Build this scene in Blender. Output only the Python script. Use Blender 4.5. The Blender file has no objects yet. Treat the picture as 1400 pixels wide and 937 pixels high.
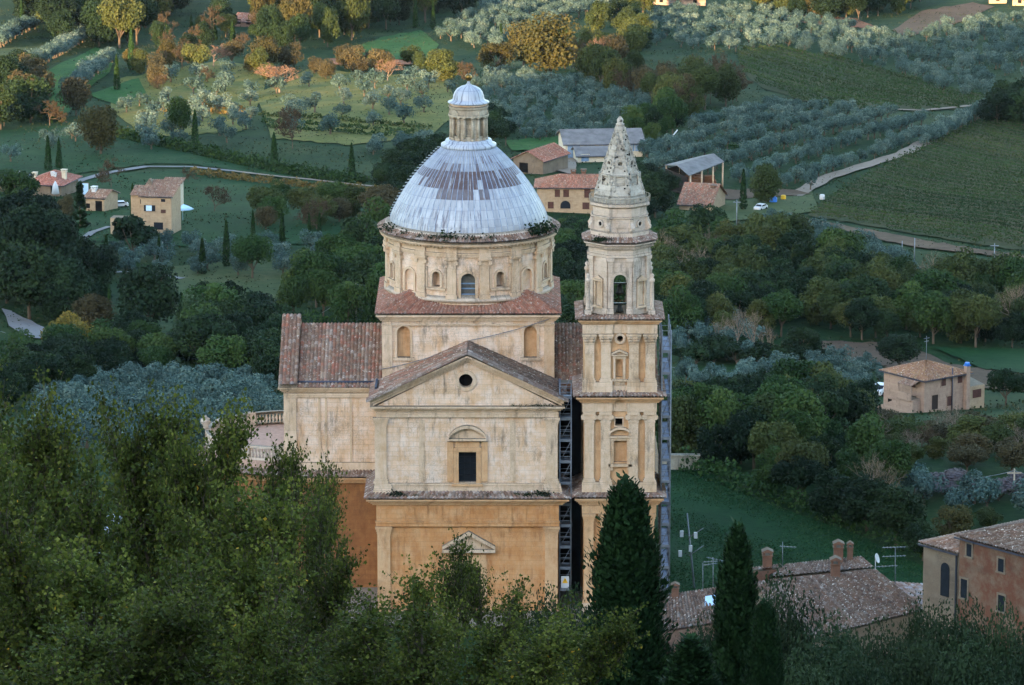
import bpy, bmesh, math, random
import numpy as np
from mathutils import Vector, Matrix, geometry
from math import sin, cos, tan, pi, sqrt, atan2, hypot
rad = math.radians
random.seed(11)
rng = np.random.default_rng(11)
SC = bpy.context.scene
COL = SC.collection

# ---------------------------------------------------------------- camera
CAM = Vector((4.0, -400.0, 110.0)); TILT = rad(12.0); FPX = 6250.0
cd = bpy.data.cameras.new('camera'); cd.sensor_width = 36.0; cd.lens = FPX * 36 / 1400
cd.clip_start = 1.0; cd.clip_end = 12000
co = bpy.data.objects.new('camera', cd); co.location = CAM; co.rotation_euler = (rad(90) - TILT, 0, 0)
COL.objects.link(co); SC.camera = co

# ---------------------------------------------------------------- light
SUN_AZ, SUN_EL = rad(22), rad(9.0)           # the sun stands low behind the viewer, a little to the left
world = bpy.data.worlds.new('World'); SC.world = world; world.use_nodes = True
_wn = world.node_tree
sky = _wn.nodes.new('ShaderNodeTexSky'); sky.sky_type = 'NISHITA'; sky.sun_disc = False
sky.sun_elevation = SUN_EL; sky.sun_rotation = rad(180) + SUN_AZ; sky.altitude = 500
sky.air_density = 1.0; sky.dust_density = 1.3; sky.ozone_density = 1.0
_wn.links.new(sky.outputs[0], _wn.nodes['Background'].inputs[0])
_wn.nodes['Background'].inputs[1].default_value = 0.15
sl = bpy.data.lights.new('sun', 'SUN'); sl.energy = 3.1; sl.angle = rad(0.5); sl.color = (1.0, 0.64, 0.33)
so = bpy.data.objects.new('sun', sl); COL.objects.link(so); so.location = (-200, -600, 300)
_sd = Vector((sin(SUN_AZ) * cos(SUN_EL), cos(SUN_AZ) * cos(SUN_EL), -sin(SUN_EL)))
so.rotation_euler = _sd.to_track_quat('-Z', 'Y').to_euler()
SC.view_settings.view_transform = 'Standard'; SC.view_settings.look = 'None'
SC.view_settings.exposure = 2.95; SC.view_settings.gamma = 1.0
SC.cycles.use_denoising = True
SC.cycles.max_bounces = 4; SC.cycles.diffuse_bounces = 2; SC.cycles.transmission_bounces = 3
SC.cycles.sample_clamp_indirect = 5

# ---------------------------------------------------------------- picture <-> world
def ray(px, py):
    a = (px - 700) / FPX; b = (468.5 - py) / FPX
    return Vector((a, cos(TILT) + b * sin(TILT), -sin(TILT) + b * cos(TILT)))
def atY(px, py, Y):
    d = ray(px, py); t = (Y - CAM.y) / d.y
    return CAM + d * t
def atZ(px, py, Z):
    d = ray(px, py); return CAM + d * ((Z - CAM.z) / d.z)
def Zp(py, Y=0): return atY(639, py, Y).z
def Xp(px, Y=0, py=600): return atY(px, py, Y).x
def proj(x, y, z):
    dx, dy, dz = x - CAM.x, y - CAM.y, z - CAM.z
    w = dy * cos(TILT) - dz * sin(TILT); u = dy * sin(TILT) + dz * cos(TILT)
    return 700 + FPX * dx / w, 468.5 - FPX * u / w

_PF = [(-2500, 60), (-800, 118), (-300, 122), (-120, 120), (-40, 112), (0, 102), (40, 91), (100, 73), (200, 43), (300, 14), (345, 3.5),
       (368, 0), (456, 0), (472, -2), (520, -12), (600, -25), (700, -35), (800, -41), (950, -52), (1150, -66), (1400, -83),
       (1600, -92), (2500, -98), (9000, -100)]
_pd = np.arange(-2500, 9000, 1.0)
_pz = np.interp(_pd, [p[0] for p in _PF], [p[1] for p in _PF])
_k = np.exp(-0.5 * (np.arange(-30, 31) / 9.0) ** 2); _k /= _k.sum()
_pz = np.convolve(np.pad(_pz, 30, mode='edge'), _k, mode='valid')
# crest of the town hill behind the viewer: it keeps the near valley in shade and lets the sun reach the far slope
_BND = [(-250, 170), (0, 178), (120, 208), (200, 216), (320, 215), (450, 240), (560, 236), (640, 196), (720, 128), (850, 82), (1000, 62), (1150, 44),
        (1280, 22), (1400, 0), (1550, -30), (1700, -40)]
_CRX, _CRZ = None, None
def _base(x, d):
    x = np.asarray(x, float); d = np.asarray(d, float)
    z = np.interp(d, _pd, _pz)
    far = np.clip((d - 470) / 120, 0, 1)
    z = z + far * (0.9 * np.sin(x / 41 + 0.7) * np.sin(d / 53 + 1.1) + 0.7 * np.sin(x / 23 - d / 37))
    return z
def height(x, y):
    d = np.asarray(y, float) + 400; x = np.asarray(x, float)
    z = _base(x, d)
    if _CRX is not None:
        w = np.exp(-((d + 120) / 45) ** 2)
        z = z + w * (np.interp(x, _CRX, _CRZ) - np.interp(-120, _pd, _pz))
    return z
def H(x, y): return float(height(x, y))
def ground(px, py):
    d = ray(px, py); ts = np.arange(330, 2600, 0.5)
    X = CAM.x + d.x * ts; Y = CAM.y + d.y * ts; Z = CAM.z + d.z * ts
    i = np.argmax(Z < height(X, Y))
    return Vector((X[i], Y[i], H(X[i], Y[i])))
_cx, _cz = [], []
for _x, _y in _BND:
    g = ground(_x, _y); dd = (g.y + 400 + 120)
    _cx.append(g.x - dd * tan(SUN_AZ)); _cz.append(g.z + dd / cos(SUN_AZ) * tan(SUN_EL))
_o = np.argsort(_cx); _sx = np.arange(-2200, 2200, 3.0)
_sz = np.interp(_sx, np.array(_cx)[_o], np.array(_cz)[_o])
_kk = np.exp(-0.5 * (np.arange(-15, 16) / 5.0) ** 2); _kk /= _kk.sum()
_sz = np.convolve(np.pad(_sz, 15, mode='edge'), _kk, mode='valid')
_sz = _sz + 1.6 * np.sin(_sx / 9.0) * np.sin(_sx / 23.0 + 1) + 1.0 * np.sin(_sx / 5.1 + 2) + np.where(rng.random(len(_sx)) > .8, 2.0, 0)
_CRX, _CRZ = _sx, _sz
def pxm(p):                                    # metres per picture pixel at a point
    return ((p.y - CAM.y) * cos(TILT) - (p.z - CAM.z) * sin(TILT)) / FPX

# ---------------------------------------------------------------- objects
def tag(o, label=None, cat=None, group=None, kind=None):
    if label: o['label'] = label
    if cat: o['category'] = cat
    if group: o['group'] = group
    if kind: o['kind'] = kind
    return o
def empty(name, loc, label=None, cat=None, group=None, rz=0.0):
    o = bpy.data.objects.new(name, None); COL.objects.link(o)
    o.location = loc; o.rotation_euler = (0, 0, rz); o.empty_display_size = .5
    return tag(o, label, cat, group)
def link(name, me, parent=None, world_space=True):
    o = bpy.data.objects.new(name, me); COL.objects.link(o)
    if parent is not None:
        o.parent = parent
        if world_space:
            q = parent; m = Matrix.Identity(4)
            chain = []
            while q is not None: chain.append(q); q = q.parent
            for q in reversed(chain): m = m @ q.matrix_parent_inverse @ Matrix.LocRotScale(q.location, q.rotation_euler, q.scale)
            o.matrix_parent_inverse = m.inverted()
    return o
class MB:
    def __init__(s): s.v = []; s.f = []; s.mi = []; s.sm = []
    def add(s, vs, fs, mi=0, smooth=False):
        b = len(s.v); s.v += [tuple(p) for p in vs]
        s.f += [tuple(i + b for i in f) for f in fs]; s.mi += [mi] * len(fs); s.sm += [smooth] * len(fs)
        return s
    def box(s, x0, x1, y0, y1, z0, z1, mi=0, rot=0.0, c=None):
        vs = [(x, y, z) for z in (z0, z1) for y in (y0, y1) for x in (x0, x1)]
        if rot:
            cx, cy = c if c else ((x0 + x1) / 2, (y0 + y1) / 2); ca, sa = cos(rot), sin(rot)
            vs = [(cx + (x - cx) * ca - (y - cy) * sa, cy + (x - cx) * sa + (y - cy) * ca, z) for x, y, z in vs]
        return s.add(vs, [(0, 2, 3, 1), (4, 5, 7, 6), (0, 1, 5, 4), (2, 6, 7, 3), (0, 4, 6, 2), (1, 3, 7, 5)], mi)
    def tube(s, p0, p1, r0, r1=None, n=6, mi=0, smooth=True):
        p0, p1 = Vector(p0), Vector(p1); r1 = r0 if r1 is None else r1
        d = (p1 - p0)
        if d.length < 1e-6: return s
        d.normalize(); a = d.orthogonal().normalized(); b = d.cross(a)
        vs = [p + (a * cos(2 * pi * k / n) + b * sin(2 * pi * k / n)) * r for p, r in ((p0, r0), (p1, r1)) for k in range(n)]
        fs = [(k, (k + 1) % n, n + (k + 1) % n, n + k) for k in range(n)]
        s.add(vs, fs, mi, smooth)
        b0 = len(s.v) - 2 * n
        s.f += [tuple(b0 + n - 1 - k for k in range(n)), tuple(b0 + n + k for k in range(n))]; s.mi += [mi] * 2; s.sm += [False] * 2
        return s
    def lathe(s, prof, c, n=32, a0=0.0, a1=2 * pi, mi=0, smooth=True, off=0.0, flat=False):
        full = abs(a1 - a0 - 2 * pi) < 1e-6; m = n if full else n + 1
        vs = [(c[0] + r * cos(a0 + off + (a1 - a0) * k / n), c[1] + r * sin(a0 + off + (a1 - a0) * k / n), z) for r, z in prof for k in range(m)]
        fs = []
        for j in range(len(prof) - 1):
            for k in range(n):
                k2 = (k + 1) % m
                fs.append((j * m + k, j * m + k2, (j + 1) * m + k2, (j + 1) * m + k))
        s.add(vs, fs, mi, smooth)
        b0 = len(s.v) - len(vs)
        if full:
            s.f += [tuple(b0 + m - 1 - k for k in range(m)), tuple(b0 + (len(prof) - 1) * m + k for k in range(m))]; s.mi += [mi] * 2; s.sm += [False] * 2
        return s
    def prism(s, poly, axis, lo, hi, mi=0):
        # poly: 2d points; axis 'y': (x,z) extruded along y; 'x': (y,z) along x; 'z': (x,y) along z
        n = len(poly)
        def P(p, t): return (p[0], t, p[1]) if axis == 'y' else ((t, p[0], p[1]) if axis == 'x' else (p[0], p[1], t))
        vs = [P(p, lo) for p in poly] + [P(p, hi) for p in poly]
        fs = [tuple(range(n))[::-1], tuple(range(n, 2 * n))] + [(k, (k + 1) % n, n + (k + 1) % n, n + k) for k in range(n)]
        return s.add(vs, fs, mi)
    def build(s, name, mats, parent=None, fix=True):
        me = bpy.data.meshes.new(name); me.from_pydata(s.v, [], s.f)
        for m in (mats if isinstance(mats, (list, tuple)) else [mats]): me.materials.append(m)
        me.polygons.foreach_set('material_index', s.mi); me.polygons.foreach_set('use_smooth', s.sm)
        if fix:
            bm = bmesh.new(); bm.from_mesh(me); bmesh.ops.recalc_face_normals(bm, faces=bm.faces); bm.to_mesh(me); bm.free()
        me.update()
        return link(name, me, parent)
def arch(cx, w, z0, z1, n=10):                 # outline of a round-headed opening
    r = w / 2; zs = z1 - r
    return [(cx - r, z0), (cx + r, z0)] + [(cx + r * cos(pi * k / n), zs + r * sin(pi * k / n)) for k in range(n + 1)]
def carve(o, cutters):
    """cut the closed shapes in the MB `cutters` out of the mesh of o"""
    me = bpy.data.meshes.new('cut'); me.from_pydata(cutters.v, [], cutters.f)
    bm = bmesh.new(); bm.from_mesh(me); bmesh.ops.recalc_face_normals(bm, faces=bm.faces); bm.to_mesh(me); bm.free()
    c = bpy.data.objects.new('cut', me); COL.objects.link(c)
    par, inv = o.parent, o.matrix_parent_inverse.copy(); o.parent = None
    md = o.modifiers.new('b', 'BOOLEAN'); md.operation = 'DIFFERENCE'; md.object = c; md.solver = 'EXACT'
    bpy.context.view_layer.update()
    dg = bpy.context.evaluated_depsgraph_get()
    new = bpy.data.meshes.new_from_object(o.evaluated_get(dg)); old = o.data
    o.modifiers.clear(); o.data = new; new.name = old.name
    o.parent = par; o.matrix_parent_inverse = inv
    bpy.data.objects.remove(c); bpy.data.meshes.remove(me)
    return o

# ---------------------------------------------------------------- materials
def lin(r, g, b): return tuple(((c / 255 + .055) / 1.055) ** 2.4 if c > 10 else c / 255 / 12.92 for c in (r, g, b)) + (1.0,)
class NT:
    def __init__(s, name):
        s.m = bpy.data.materials.new(name); s.m.use_nodes = True; s.t = s.m.node_tree
        s.b = s.t.nodes['Principled BSDF']; s.b.inputs['Roughness'].default_value = .85; s.b.inputs['Specular IOR Level'].default_value = .2
    def n(s, kind, ins={}, **props):
        nd = s.t.nodes.new('ShaderNode' + kind)
        for k, v in props.items(): setattr(nd, k, v)
        for k, v in ins.items():
            i = nd.inputs[k]
            if isinstance(v, bpy.types.NodeSocket): s.t.links.new(v, i)
            else: i.default_value = v
        return nd
    def link(s, a, b): s.t.links.new(a, b)
    def math(s, op, a, b=0.0, c=0.0): return s.n('Math', {0: a, 1: b, 2: c}, operation=op).outputs[0]
    def mix(s, f, a, b, mode='MIX'):
        nd = s.n('Mix', {}, data_type='RGBA', blend_type=mode)
        for i, v in ((0, f), (6, a), (7, b)):
            if isinstance(v, bpy.types.NodeSocket): s.t.links.new(v, nd.inputs[i])
            else: nd.inputs[i].default_value = v
        return nd.outputs[2]
    def noise(s, vec, scale, detail=4, rough=.6): return s.n('TexNoise', {'Vector': vec, 'Scale': scale, 'Detail': detail, 'Roughness': rough}).outputs[0]
    def ramp(s, f, stops):
        nd = s.n('ValToRGB', {0: f}); e = nd.color_ramp.elements
        while len(e) < len(stops): e.new(.5)
        for q, (p, c) in zip(e, stops): q.position = p; q.color = c if len(c) == 4 else tuple(c) + (1,)
        return nd.outputs[0]
    def rng(s, f, a, b, lo=0.0, hi=1.0): return s.n('MapRange', {0: f, 1: a, 2: b, 3: lo, 4: hi}, clamp=True).outputs[0]
    def obj(s): return s.n('TexCoord').outputs['Object']
    def color(s, c):
        if isinstance(c, bpy.types.NodeSocket): s.link(c, s.b.inputs['Base Color'])
        else: s.b.inputs['Base Color'].default_value = c
    def bump(s, h, strength=.4, dist=.05):
        nd = s.n('Bump', {'Height': h, 'Strength': strength, 'Distance': dist}); s.link(nd.outputs[0], s.b.inputs['Normal'])
def plain(name, rgb, rough=.6, metal=0.0, var=.25, scale=2.0):
    t = NT(name); f = t.noise(t.obj(), scale)
    c = lin(*rgb); d = tuple(k * (1 - var) for k in c[:3]) + (1,); u = tuple(min(1, k * (1 + var)) for k in c[:3]) + (1,)
    t.color(t.mix(t.rng(f, .3, .7), d, u)); t.b.inputs['Roughness'].default_value = rough; t.b.inputs['Metallic'].default_value = metal
    return t.m
def stone(name, c1, c2, streak, dark, bw=.95, bh=.44, streak_amt=.55, dark_amt=.35, mortar=.012, pits=0.0, wash=None, wash_amt=0.0):
    t = NT(name); o = t.obj(); sp = t.n('SeparateXYZ', {0: o})
    u = t.math('ADD', sp.outputs[0], t.math('MULTIPLY', sp.outputs[1], .93))
    v = sp.outputs[2]
    uv = t.n('CombineXYZ', {0: u, 1: v}).outputs[0]
    br = t.n('TexBrick', {'Vector': uv, 'Color1': (0, 0, 0, 1), 'Color2': (1, 1, 1, 1), 'Mortar': (.5, .5, .5, 1), 'Scale': 1.0, 'Mortar Size': mortar,
                          'Mortar Smooth': .3, 'Brick Width': bw, 'Row Height': bh, 'Bias': 0.0})
    big = t.noise(o, .35, 5); mid = t.noise(o, 1.6, 6, .65); fine = t.noise(o, 9, 4, .7)
    f = t.math('ADD', t.math('MULTIPLY', br.outputs[0], .38), t.math('MULTIPLY', t.rng(mid, .3, .7), .62))
    c = t.mix(f, lin(*c1), lin(*c2))
    if wash: c = t.mix(t.math('MULTIPLY', t.rng(t.noise(o, .8, 5, .7), .42, .62), wash_amt), c, lin(*wash))
    st = t.noise(t.n('CombineXYZ', {0: t.math('MULTIPLY', u, 1.1), 1: t.math('MULTIPLY', v, .3)}).outputs[0], 1.0, 5, .65)
    c = t.mix(t.math('MULTIPLY', t.rng(st, .5, .72), streak_amt), c, lin(*streak))
    st2 = t.noise(t.n('CombineXYZ', {0: t.math('MULTIPLY', u, 2.2), 1: t.math('MULTIPLY', v, .4), 2: t.math('MULTIPLY', sp.outputs[1], .2)}).outputs[0], 1.0, 6, .7)
    c = t.mix(t.math('MULTIPLY', t.math('MULTIPLY', t.rng(st2, .52, .66), t.rng(big, .38, .62, .1, 1)), min(1, dark_amt * 1.45)), c, lin(*dark))
    c = t.mix(t.math('MULTIPLY', t.rng(t.math('ADD', t.math('MULTIPLY', big, .5), t.math('MULTIPLY', fine, .5)), .5, .68), dark_amt), c, lin(*dark))
    c = t.mix(t.math('MULTIPLY', br.outputs[1], t.rng(mid, .35, .65, .15, .5)), c, lin(*dark))
    if pits:
        vo = t.n('TexVoronoi', {'Vector': o, 'Scale': 1.3}).outputs[0]
        c = t.mix(t.math('MULTIPLY', t.rng(t.math('ADD', vo, t.math('MULTIPLY', fine, .5)), .47, .36), pits), c, lin(52, 48, 42))
    nz = t.n('SeparateXYZ', {0: t.n('NewGeometry').outputs['Normal']}).outputs[2]
    c = t.mix(t.math('MULTIPLY', t.rng(nz, .45, .8), t.rng(fine, .3, .6, .35, .9)), c, lin(92, 88, 76))
    t.color(c); t.bump(t.math('SUBTRACT', t.math('ADD', fine, t.math('MULTIPLY', mid, .7)), br.outputs[1]), .45, .04)
    return t.m
def tile_mat(name):
    t = NT(name); a = t.n('Attribute', attribute_name='tcol').outputs[0]; o = t.obj()
    c = t.mix(t.rng(t.noise(o, .5, 4), .4, .7, 0, .4), a, lin(98, 80, 68))
    c = t.mix(t.rng(t.noise(o, 3.2, 6, .75), .52, .7, 0, .65), c, lin(170, 160, 152))
    c = t.mix(t.rng(t.noise(o, 1.1, 5, .7), .55, .7, 0, .5), c, lin(70, 62, 56))
    c = t.mix(t.rng(t.noise(o, 4.6, 2, .5), .64, .69, 0, .75), c, lin(206, 198, 188))
    t.color(c); t.bump(t.noise(o, 12, 3), .3, .02); return t.m
def leaf_mat(name, stops, trans=.25, objvar=.5, tint=(0.06, 0.12, 0.02)):
    """stops: colours along leaf-to-leaf variation; objvar: how far one tree differs from the next"""
    t = NT(name); a = t.n('Attribute', attribute_name='v').outputs['Fac']; r = t.n('ObjectInfo').outputs['Random']
    f = t.math('ADD', t.math('MULTIPLY', a, 1 - objvar), t.math('MULTIPLY', r, objvar))
    c = t.ramp(f, stops)
    hs = t.n('HueSaturation', {'Color': c, 'Value': t.rng(t.math('FRACT', t.math('MULTIPLY', r, 7.3)), 0, 1, .78, 1.2)}).outputs[0]
    t.color(hs); t.b.inputs['Roughness'].default_value = .8; t.b.inputs['Specular IOR Level'].default_value = .12
    tr = t.n('BsdfTranslucent', {'Color': hs}); mx = t.n('MixShader', {0: trans * .6, 1: t.b.outputs[0], 2: tr.outputs[0]})
    t.link(mx.outputs[0], t.t.nodes['Material Output'].inputs[0]); return t.m

M = {}
M['stone'] = stone('travertine', (229, 198, 170), (194, 158, 120), (190, 138, 82), (98, 90, 80), streak_amt=.65, dark_amt=.55, wash=(233, 213, 197), wash_amt=.8)
M['stone_low'] = stone('ochre_travertine', (206, 150, 98), (178, 122, 74), (154, 92, 50), (122, 88, 60), streak_amt=.55, dark_amt=.4, wash=(216, 174, 130), wash_amt=.6)
M['stone_trim'] = stone('carved_travertine', (223, 198, 173), (189, 161, 130), (184, 138, 88), (74, 69, 62), bw=2.2, bh=3.0, streak_amt=.45, dark_amt=.45)
M['stone_warm'] = stone('warm_travertine', (214, 176, 136), (188, 144, 102), (176, 118, 70), (92, 76, 60), bw=2.2, bh=3.0, streak_amt=.5, dark_amt=.3)
M['stone_pale'] = stone('pale_weathered_travertine', (214, 196, 180), (184, 164, 144), (178, 138, 100), (78, 76, 72), streak_amt=.3, dark_amt=.6)
M['stone_spire'] = stone('lichened_travertine', (196, 188, 174), (160, 152, 140), (122, 112, 98), (68, 68, 66), bw=.8, bh=.5, streak_amt=.35, dark_amt=.8, pits=.95)
M['stone_grey'] = stone('grey_brown_stone', (190, 178, 158), (158, 146, 126), (140, 110, 80), (84, 78, 70), streak_amt=.4, dark_amt=.5)
M['stone_apse'] = stone('brown_ashlar', (160, 112, 70), (136, 90, 56), (108, 68, 42), (96, 70, 50), streak_amt=.5, dark_amt=.4)
M['farm_stone'] = stone('farm_rubble', (176, 154, 126), (148, 126, 102), (140, 112, 84), (104, 90, 76), bw=.7, bh=.35, streak_amt=.3, dark_amt=.3)
M['farm_pink'] = stone('farm_pink_rubble', (170, 144, 126), (146, 122, 106), (124, 100, 86), (104, 88, 78), bw=.6, bh=.3, streak_amt=.3, dark_amt=.35)
M['plaster_red'] = stone('peeling_red_plaster', (104, 66, 50), (92, 58, 44), (112, 92, 76), (66, 50, 42), bw=30, bh=30, mortar=0, streak_amt=.35, dark_amt=.3, wash=(116, 98, 82), wash_amt=.85)
M['plaster_pink'] = plain('pinkish_plaster', (122, 98, 84), .9, var=.25)
M['plaster_tan'] = stone('stained_tan_plaster', (120, 104, 88), (104, 90, 76), (84, 74, 64), (78, 70, 62), bw=30, bh=30, mortar=0, streak_amt=.5, dark_amt=.5, wash=(134, 122, 106), wash_amt=.5)
M['plaster_cream'] = plain('cream_plaster', (190, 180, 160), .9, var=.15)
M['brick'] = stone('brick_stack', (122, 88, 70), (102, 72, 58), (130, 112, 96), (74, 60, 52), bw=.3, bh=.09, streak_amt=.4, dark_amt=.3)
M['tile'] = tile_mat('barrel_tile')
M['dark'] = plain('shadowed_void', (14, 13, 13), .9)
M['wood_dark'] = plain('dark_wood', (46, 36, 32), .7)
M['shutter'] = plain('brown_shutter', (76, 50, 44), .7)
M['iron'] = plain('dark_iron', (40, 42, 46), .5, .5)
M['zinc'] = plain('zinc_steel', (110, 118, 128), .45, .6)
M['steelpale'] = plain('galvanised_tube', (112, 118, 126), .45, .3)
M['net'] = plain('scaffold_board', (116, 126, 146), .8, var=.35, scale=3)
M['copper'] = plain('patinated_flashing', (66, 68, 80), .5, .3)
M['gold'] = plain('gilded_copper', (120, 96, 52), .3, .9)
M['bronze'] = plain('bronze', (58, 60, 58), .45, .7)
M['white'] = plain('white_paint', (188, 190, 192), .5, var=.06)
M['yellow'] = plain('yellow_paint', (222, 170, 40), .6, var=.05)
M['blue'] = plain('blue_plastic', (50, 110, 190), .5)
M['turq'] = plain('turquoise_paint', (70, 170, 180), .4)
M['bluegrey'] = plain('blue_grey_paint', (112, 138, 168), .6)
M['lightblue'] = plain('pale_blue_cover', (176, 206, 232), .6, var=.08)
M['grey_roof'] = plain('fibre_cement_roof', (104, 102, 102), .85, var=.3, scale=.6)
M['slate_roof'] = plain('dark_blue_grey_roof', (92, 100, 116), .8)
M['glass'] = plain('dark_glass', (34, 38, 44), .12, var=.2)
M['glass_grey'] = plain('dusty_leaded_glass', (92, 92, 88), .4, var=.3, scale=3)
M['bark'] = plain('bark', (84, 74, 62), .95, var=.4, scale=6)
M['bark_pale'] = plain('pale_bark', (128, 112, 98), .9, var=.25, scale=4)
M['terrace'] = plain('terracotta_paving', (176, 146, 130), .9, var=.2)
def lead_mat():
    t = NT('lead_sheet'); a = t.n('Attribute', attribute_name='tcol').outputs[0]; o = t.obj()
    uv = t.n('UVMap', uv_map='panel').outputs[0]; sp = t.n('SeparateXYZ', {0: uv})
    fu = t.math('FRACT', sp.outputs[0]); fv = t.math('FRACT', sp.outputs[1])
    st = t.noise(t.n('CombineXYZ', {0: t.math('MULTIPLY', sp.outputs[0], 2.7), 1: t.math('MULTIPLY', sp.outputs[1], .3)}).outputs[0], 1.0, 4, .7)
    sr = t.n('Attribute', attribute_name='streak').outputs['Fac']
    c = t.mix(t.math('MULTIPLY', t.rng(st, .52, .6), sr), a, lin(72, 66, 82))
    c = t.mix(t.rng(st, .43, .34, 0, .7), c, lin(196, 202, 208))
    c = t.mix(t.rng(t.noise(o, .9, 5, .65), .4, .7, 0, .35), c, lin(120, 132, 150))
    e = t.math('MAXIMUM', t.rng(t.math('ABSOLUTE', t.math('SUBTRACT', fu, .5)), .43, .49), t.rng(t.math('ABSOLUTE', t.math('SUBTRACT', fv, .5)), .46, .5))
    c = t.mix(t.math('MULTIPLY', e, .45), c, lin(92, 96, 112))
    t.color(c); t.b.inputs['Roughness'].default_value = .5; t.b.inputs['Metallic'].default_value = .1; t.b.inputs['Specular IOR Level'].default_value = .5
    t.bump(t.math('ADD', t.math('MULTIPLY', e, 1.0), t.noise(o, 3, 3)), .35, .04); return t.m
M['lead'] = lead_mat()

TILE_RED = [(150, 96, 78), (138, 88, 72), (158, 106, 86), (130, 86, 72), (160, 116, 96), (146, 98, 80)]
TILE_OLD = [(124, 96, 80), (114, 88, 74), (132, 100, 82), (106, 86, 74), (136, 110, 92), (118, 98, 84), (110, 92, 80), (128, 94, 78), (118, 90, 76), (146, 128, 112)]
TILE_PALE = [(160, 144, 132), (146, 126, 116), (168, 154, 144), (138, 110, 100), (130, 112, 104)]
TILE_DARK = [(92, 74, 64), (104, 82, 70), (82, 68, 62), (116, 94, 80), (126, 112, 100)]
def tile_quads(name, quads, parent, pal, tw=.32, cl=.5, amp=.07, mat=None, seed=0):
    """barrel-tiled slopes: each quad is top-left, top-right, bottom-right, bottom-left"""
    r = np.random.default_rng(seed + 5); V = []; Fc = []; Cc = []; base = 0
    palette = np.array([lin(*c)[:3] for c in pal])
    for q in quads:
        A, B, Cq, D = [np.array(p, float) for p in q]
        nu = max(2, int(round(np.linalg.norm(Cq - D) / tw))); L = max(np.linalg.norm(D - A), np.linalg.norm(Cq - B)); nv = max(2, int(round(L / cl)))
        nrm = np.cross(Cq - D, A - D)
        if np.linalg.norm(nrm) < 1e-6: nrm = np.cross(Cq - D, B - D)
        nrm /= np.linalg.norm(nrm)
        if nrm[2] < 0: nrm = -nrm
        us = np.linspace(0, 1, nu * 4 + 1); hp = np.tile([0, .85, 1.0, .85], nu); hp = np.append(hp, 0) * amp * 1.7
        rows = []
        for j in range(nv):
            for f, e in ((0.0, 0.0), (.98, 1.0)): rows.append(((j + f) / nv, e))
        jit = (r.random((nu, nv)) - .5) * .02
        vs = np.zeros((len(rows), len(us), 3))
        for k, (t, e) in enumerate(rows):
            l = A + (D - A) * t; rr = B + (Cq - B) * t
            pts = l + (rr - l) * us[:, None]
            jj = np.append(np.repeat(jit[:, k // 2], 4), 0)
            vs[k] = pts + nrm * (hp + e * .035 + jj)[:, None]
        nc = len(us); V.append(vs.reshape(-1, 3))
        pick = palette[r.integers(0, len(palette), (nv, nu))] * (0.86 + .28 * r.random((nv, nu, 1)))
        colv = (0.9 + .2 * r.random((1, nu, 1))); pick = (pick * .72 + .28 * palette[r.integers(0, len(palette), (1, nu))]) * colv
        k = np.arange(len(rows) - 1)[:, None] * nc; c = np.arange(nc - 1)[None, :]
        i0 = (k + c).ravel() + base
        Fc.append(np.stack([i0, i0 + nc, i0 + nc + 1, i0 + 1], 1))
        full = np.repeat(np.repeat(pick, 2, 0)[:-1], 4, 1).reshape(-1, 3); Cc.append(full)
        base += len(rows) * nc
    V = np.concatenate(V); Fc = np.concatenate(Fc); Cc = np.concatenate(Cc)
    me = np_mesh(name, V, Fc); 
    at = me.attributes.new('tcol', 'FLOAT_COLOR', 'FACE'); at.data.foreach_set('color', np.concatenate([Cc, np.ones((len(Cc), 1))], 1).astype(np.float32).ravel())
    me.materials.append(mat or M['tile'])
    return link(name, me, parent)
def np_mesh(name, V, Q, smooth=False):
    me = bpy.data.meshes.new(name); nv, nf = len(V), len(Q)
    me.vertices.add(nv); me.vertices.foreach_set('co', np.asarray(V, np.float32).ravel())
    me.loops.add(nf * 4); me.loops.foreach_set('vertex_index', np.asarray(Q, np.int32).ravel())
    me.polygons.add(nf); me.polygons.foreach_set('loop_start', np.arange(0, nf * 4, 4, dtype=np.int32))
    if smooth: me.polygons.foreach_set('use_smooth', np.ones(nf, bool))
    me.update(calc_edges=True); return me
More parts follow.
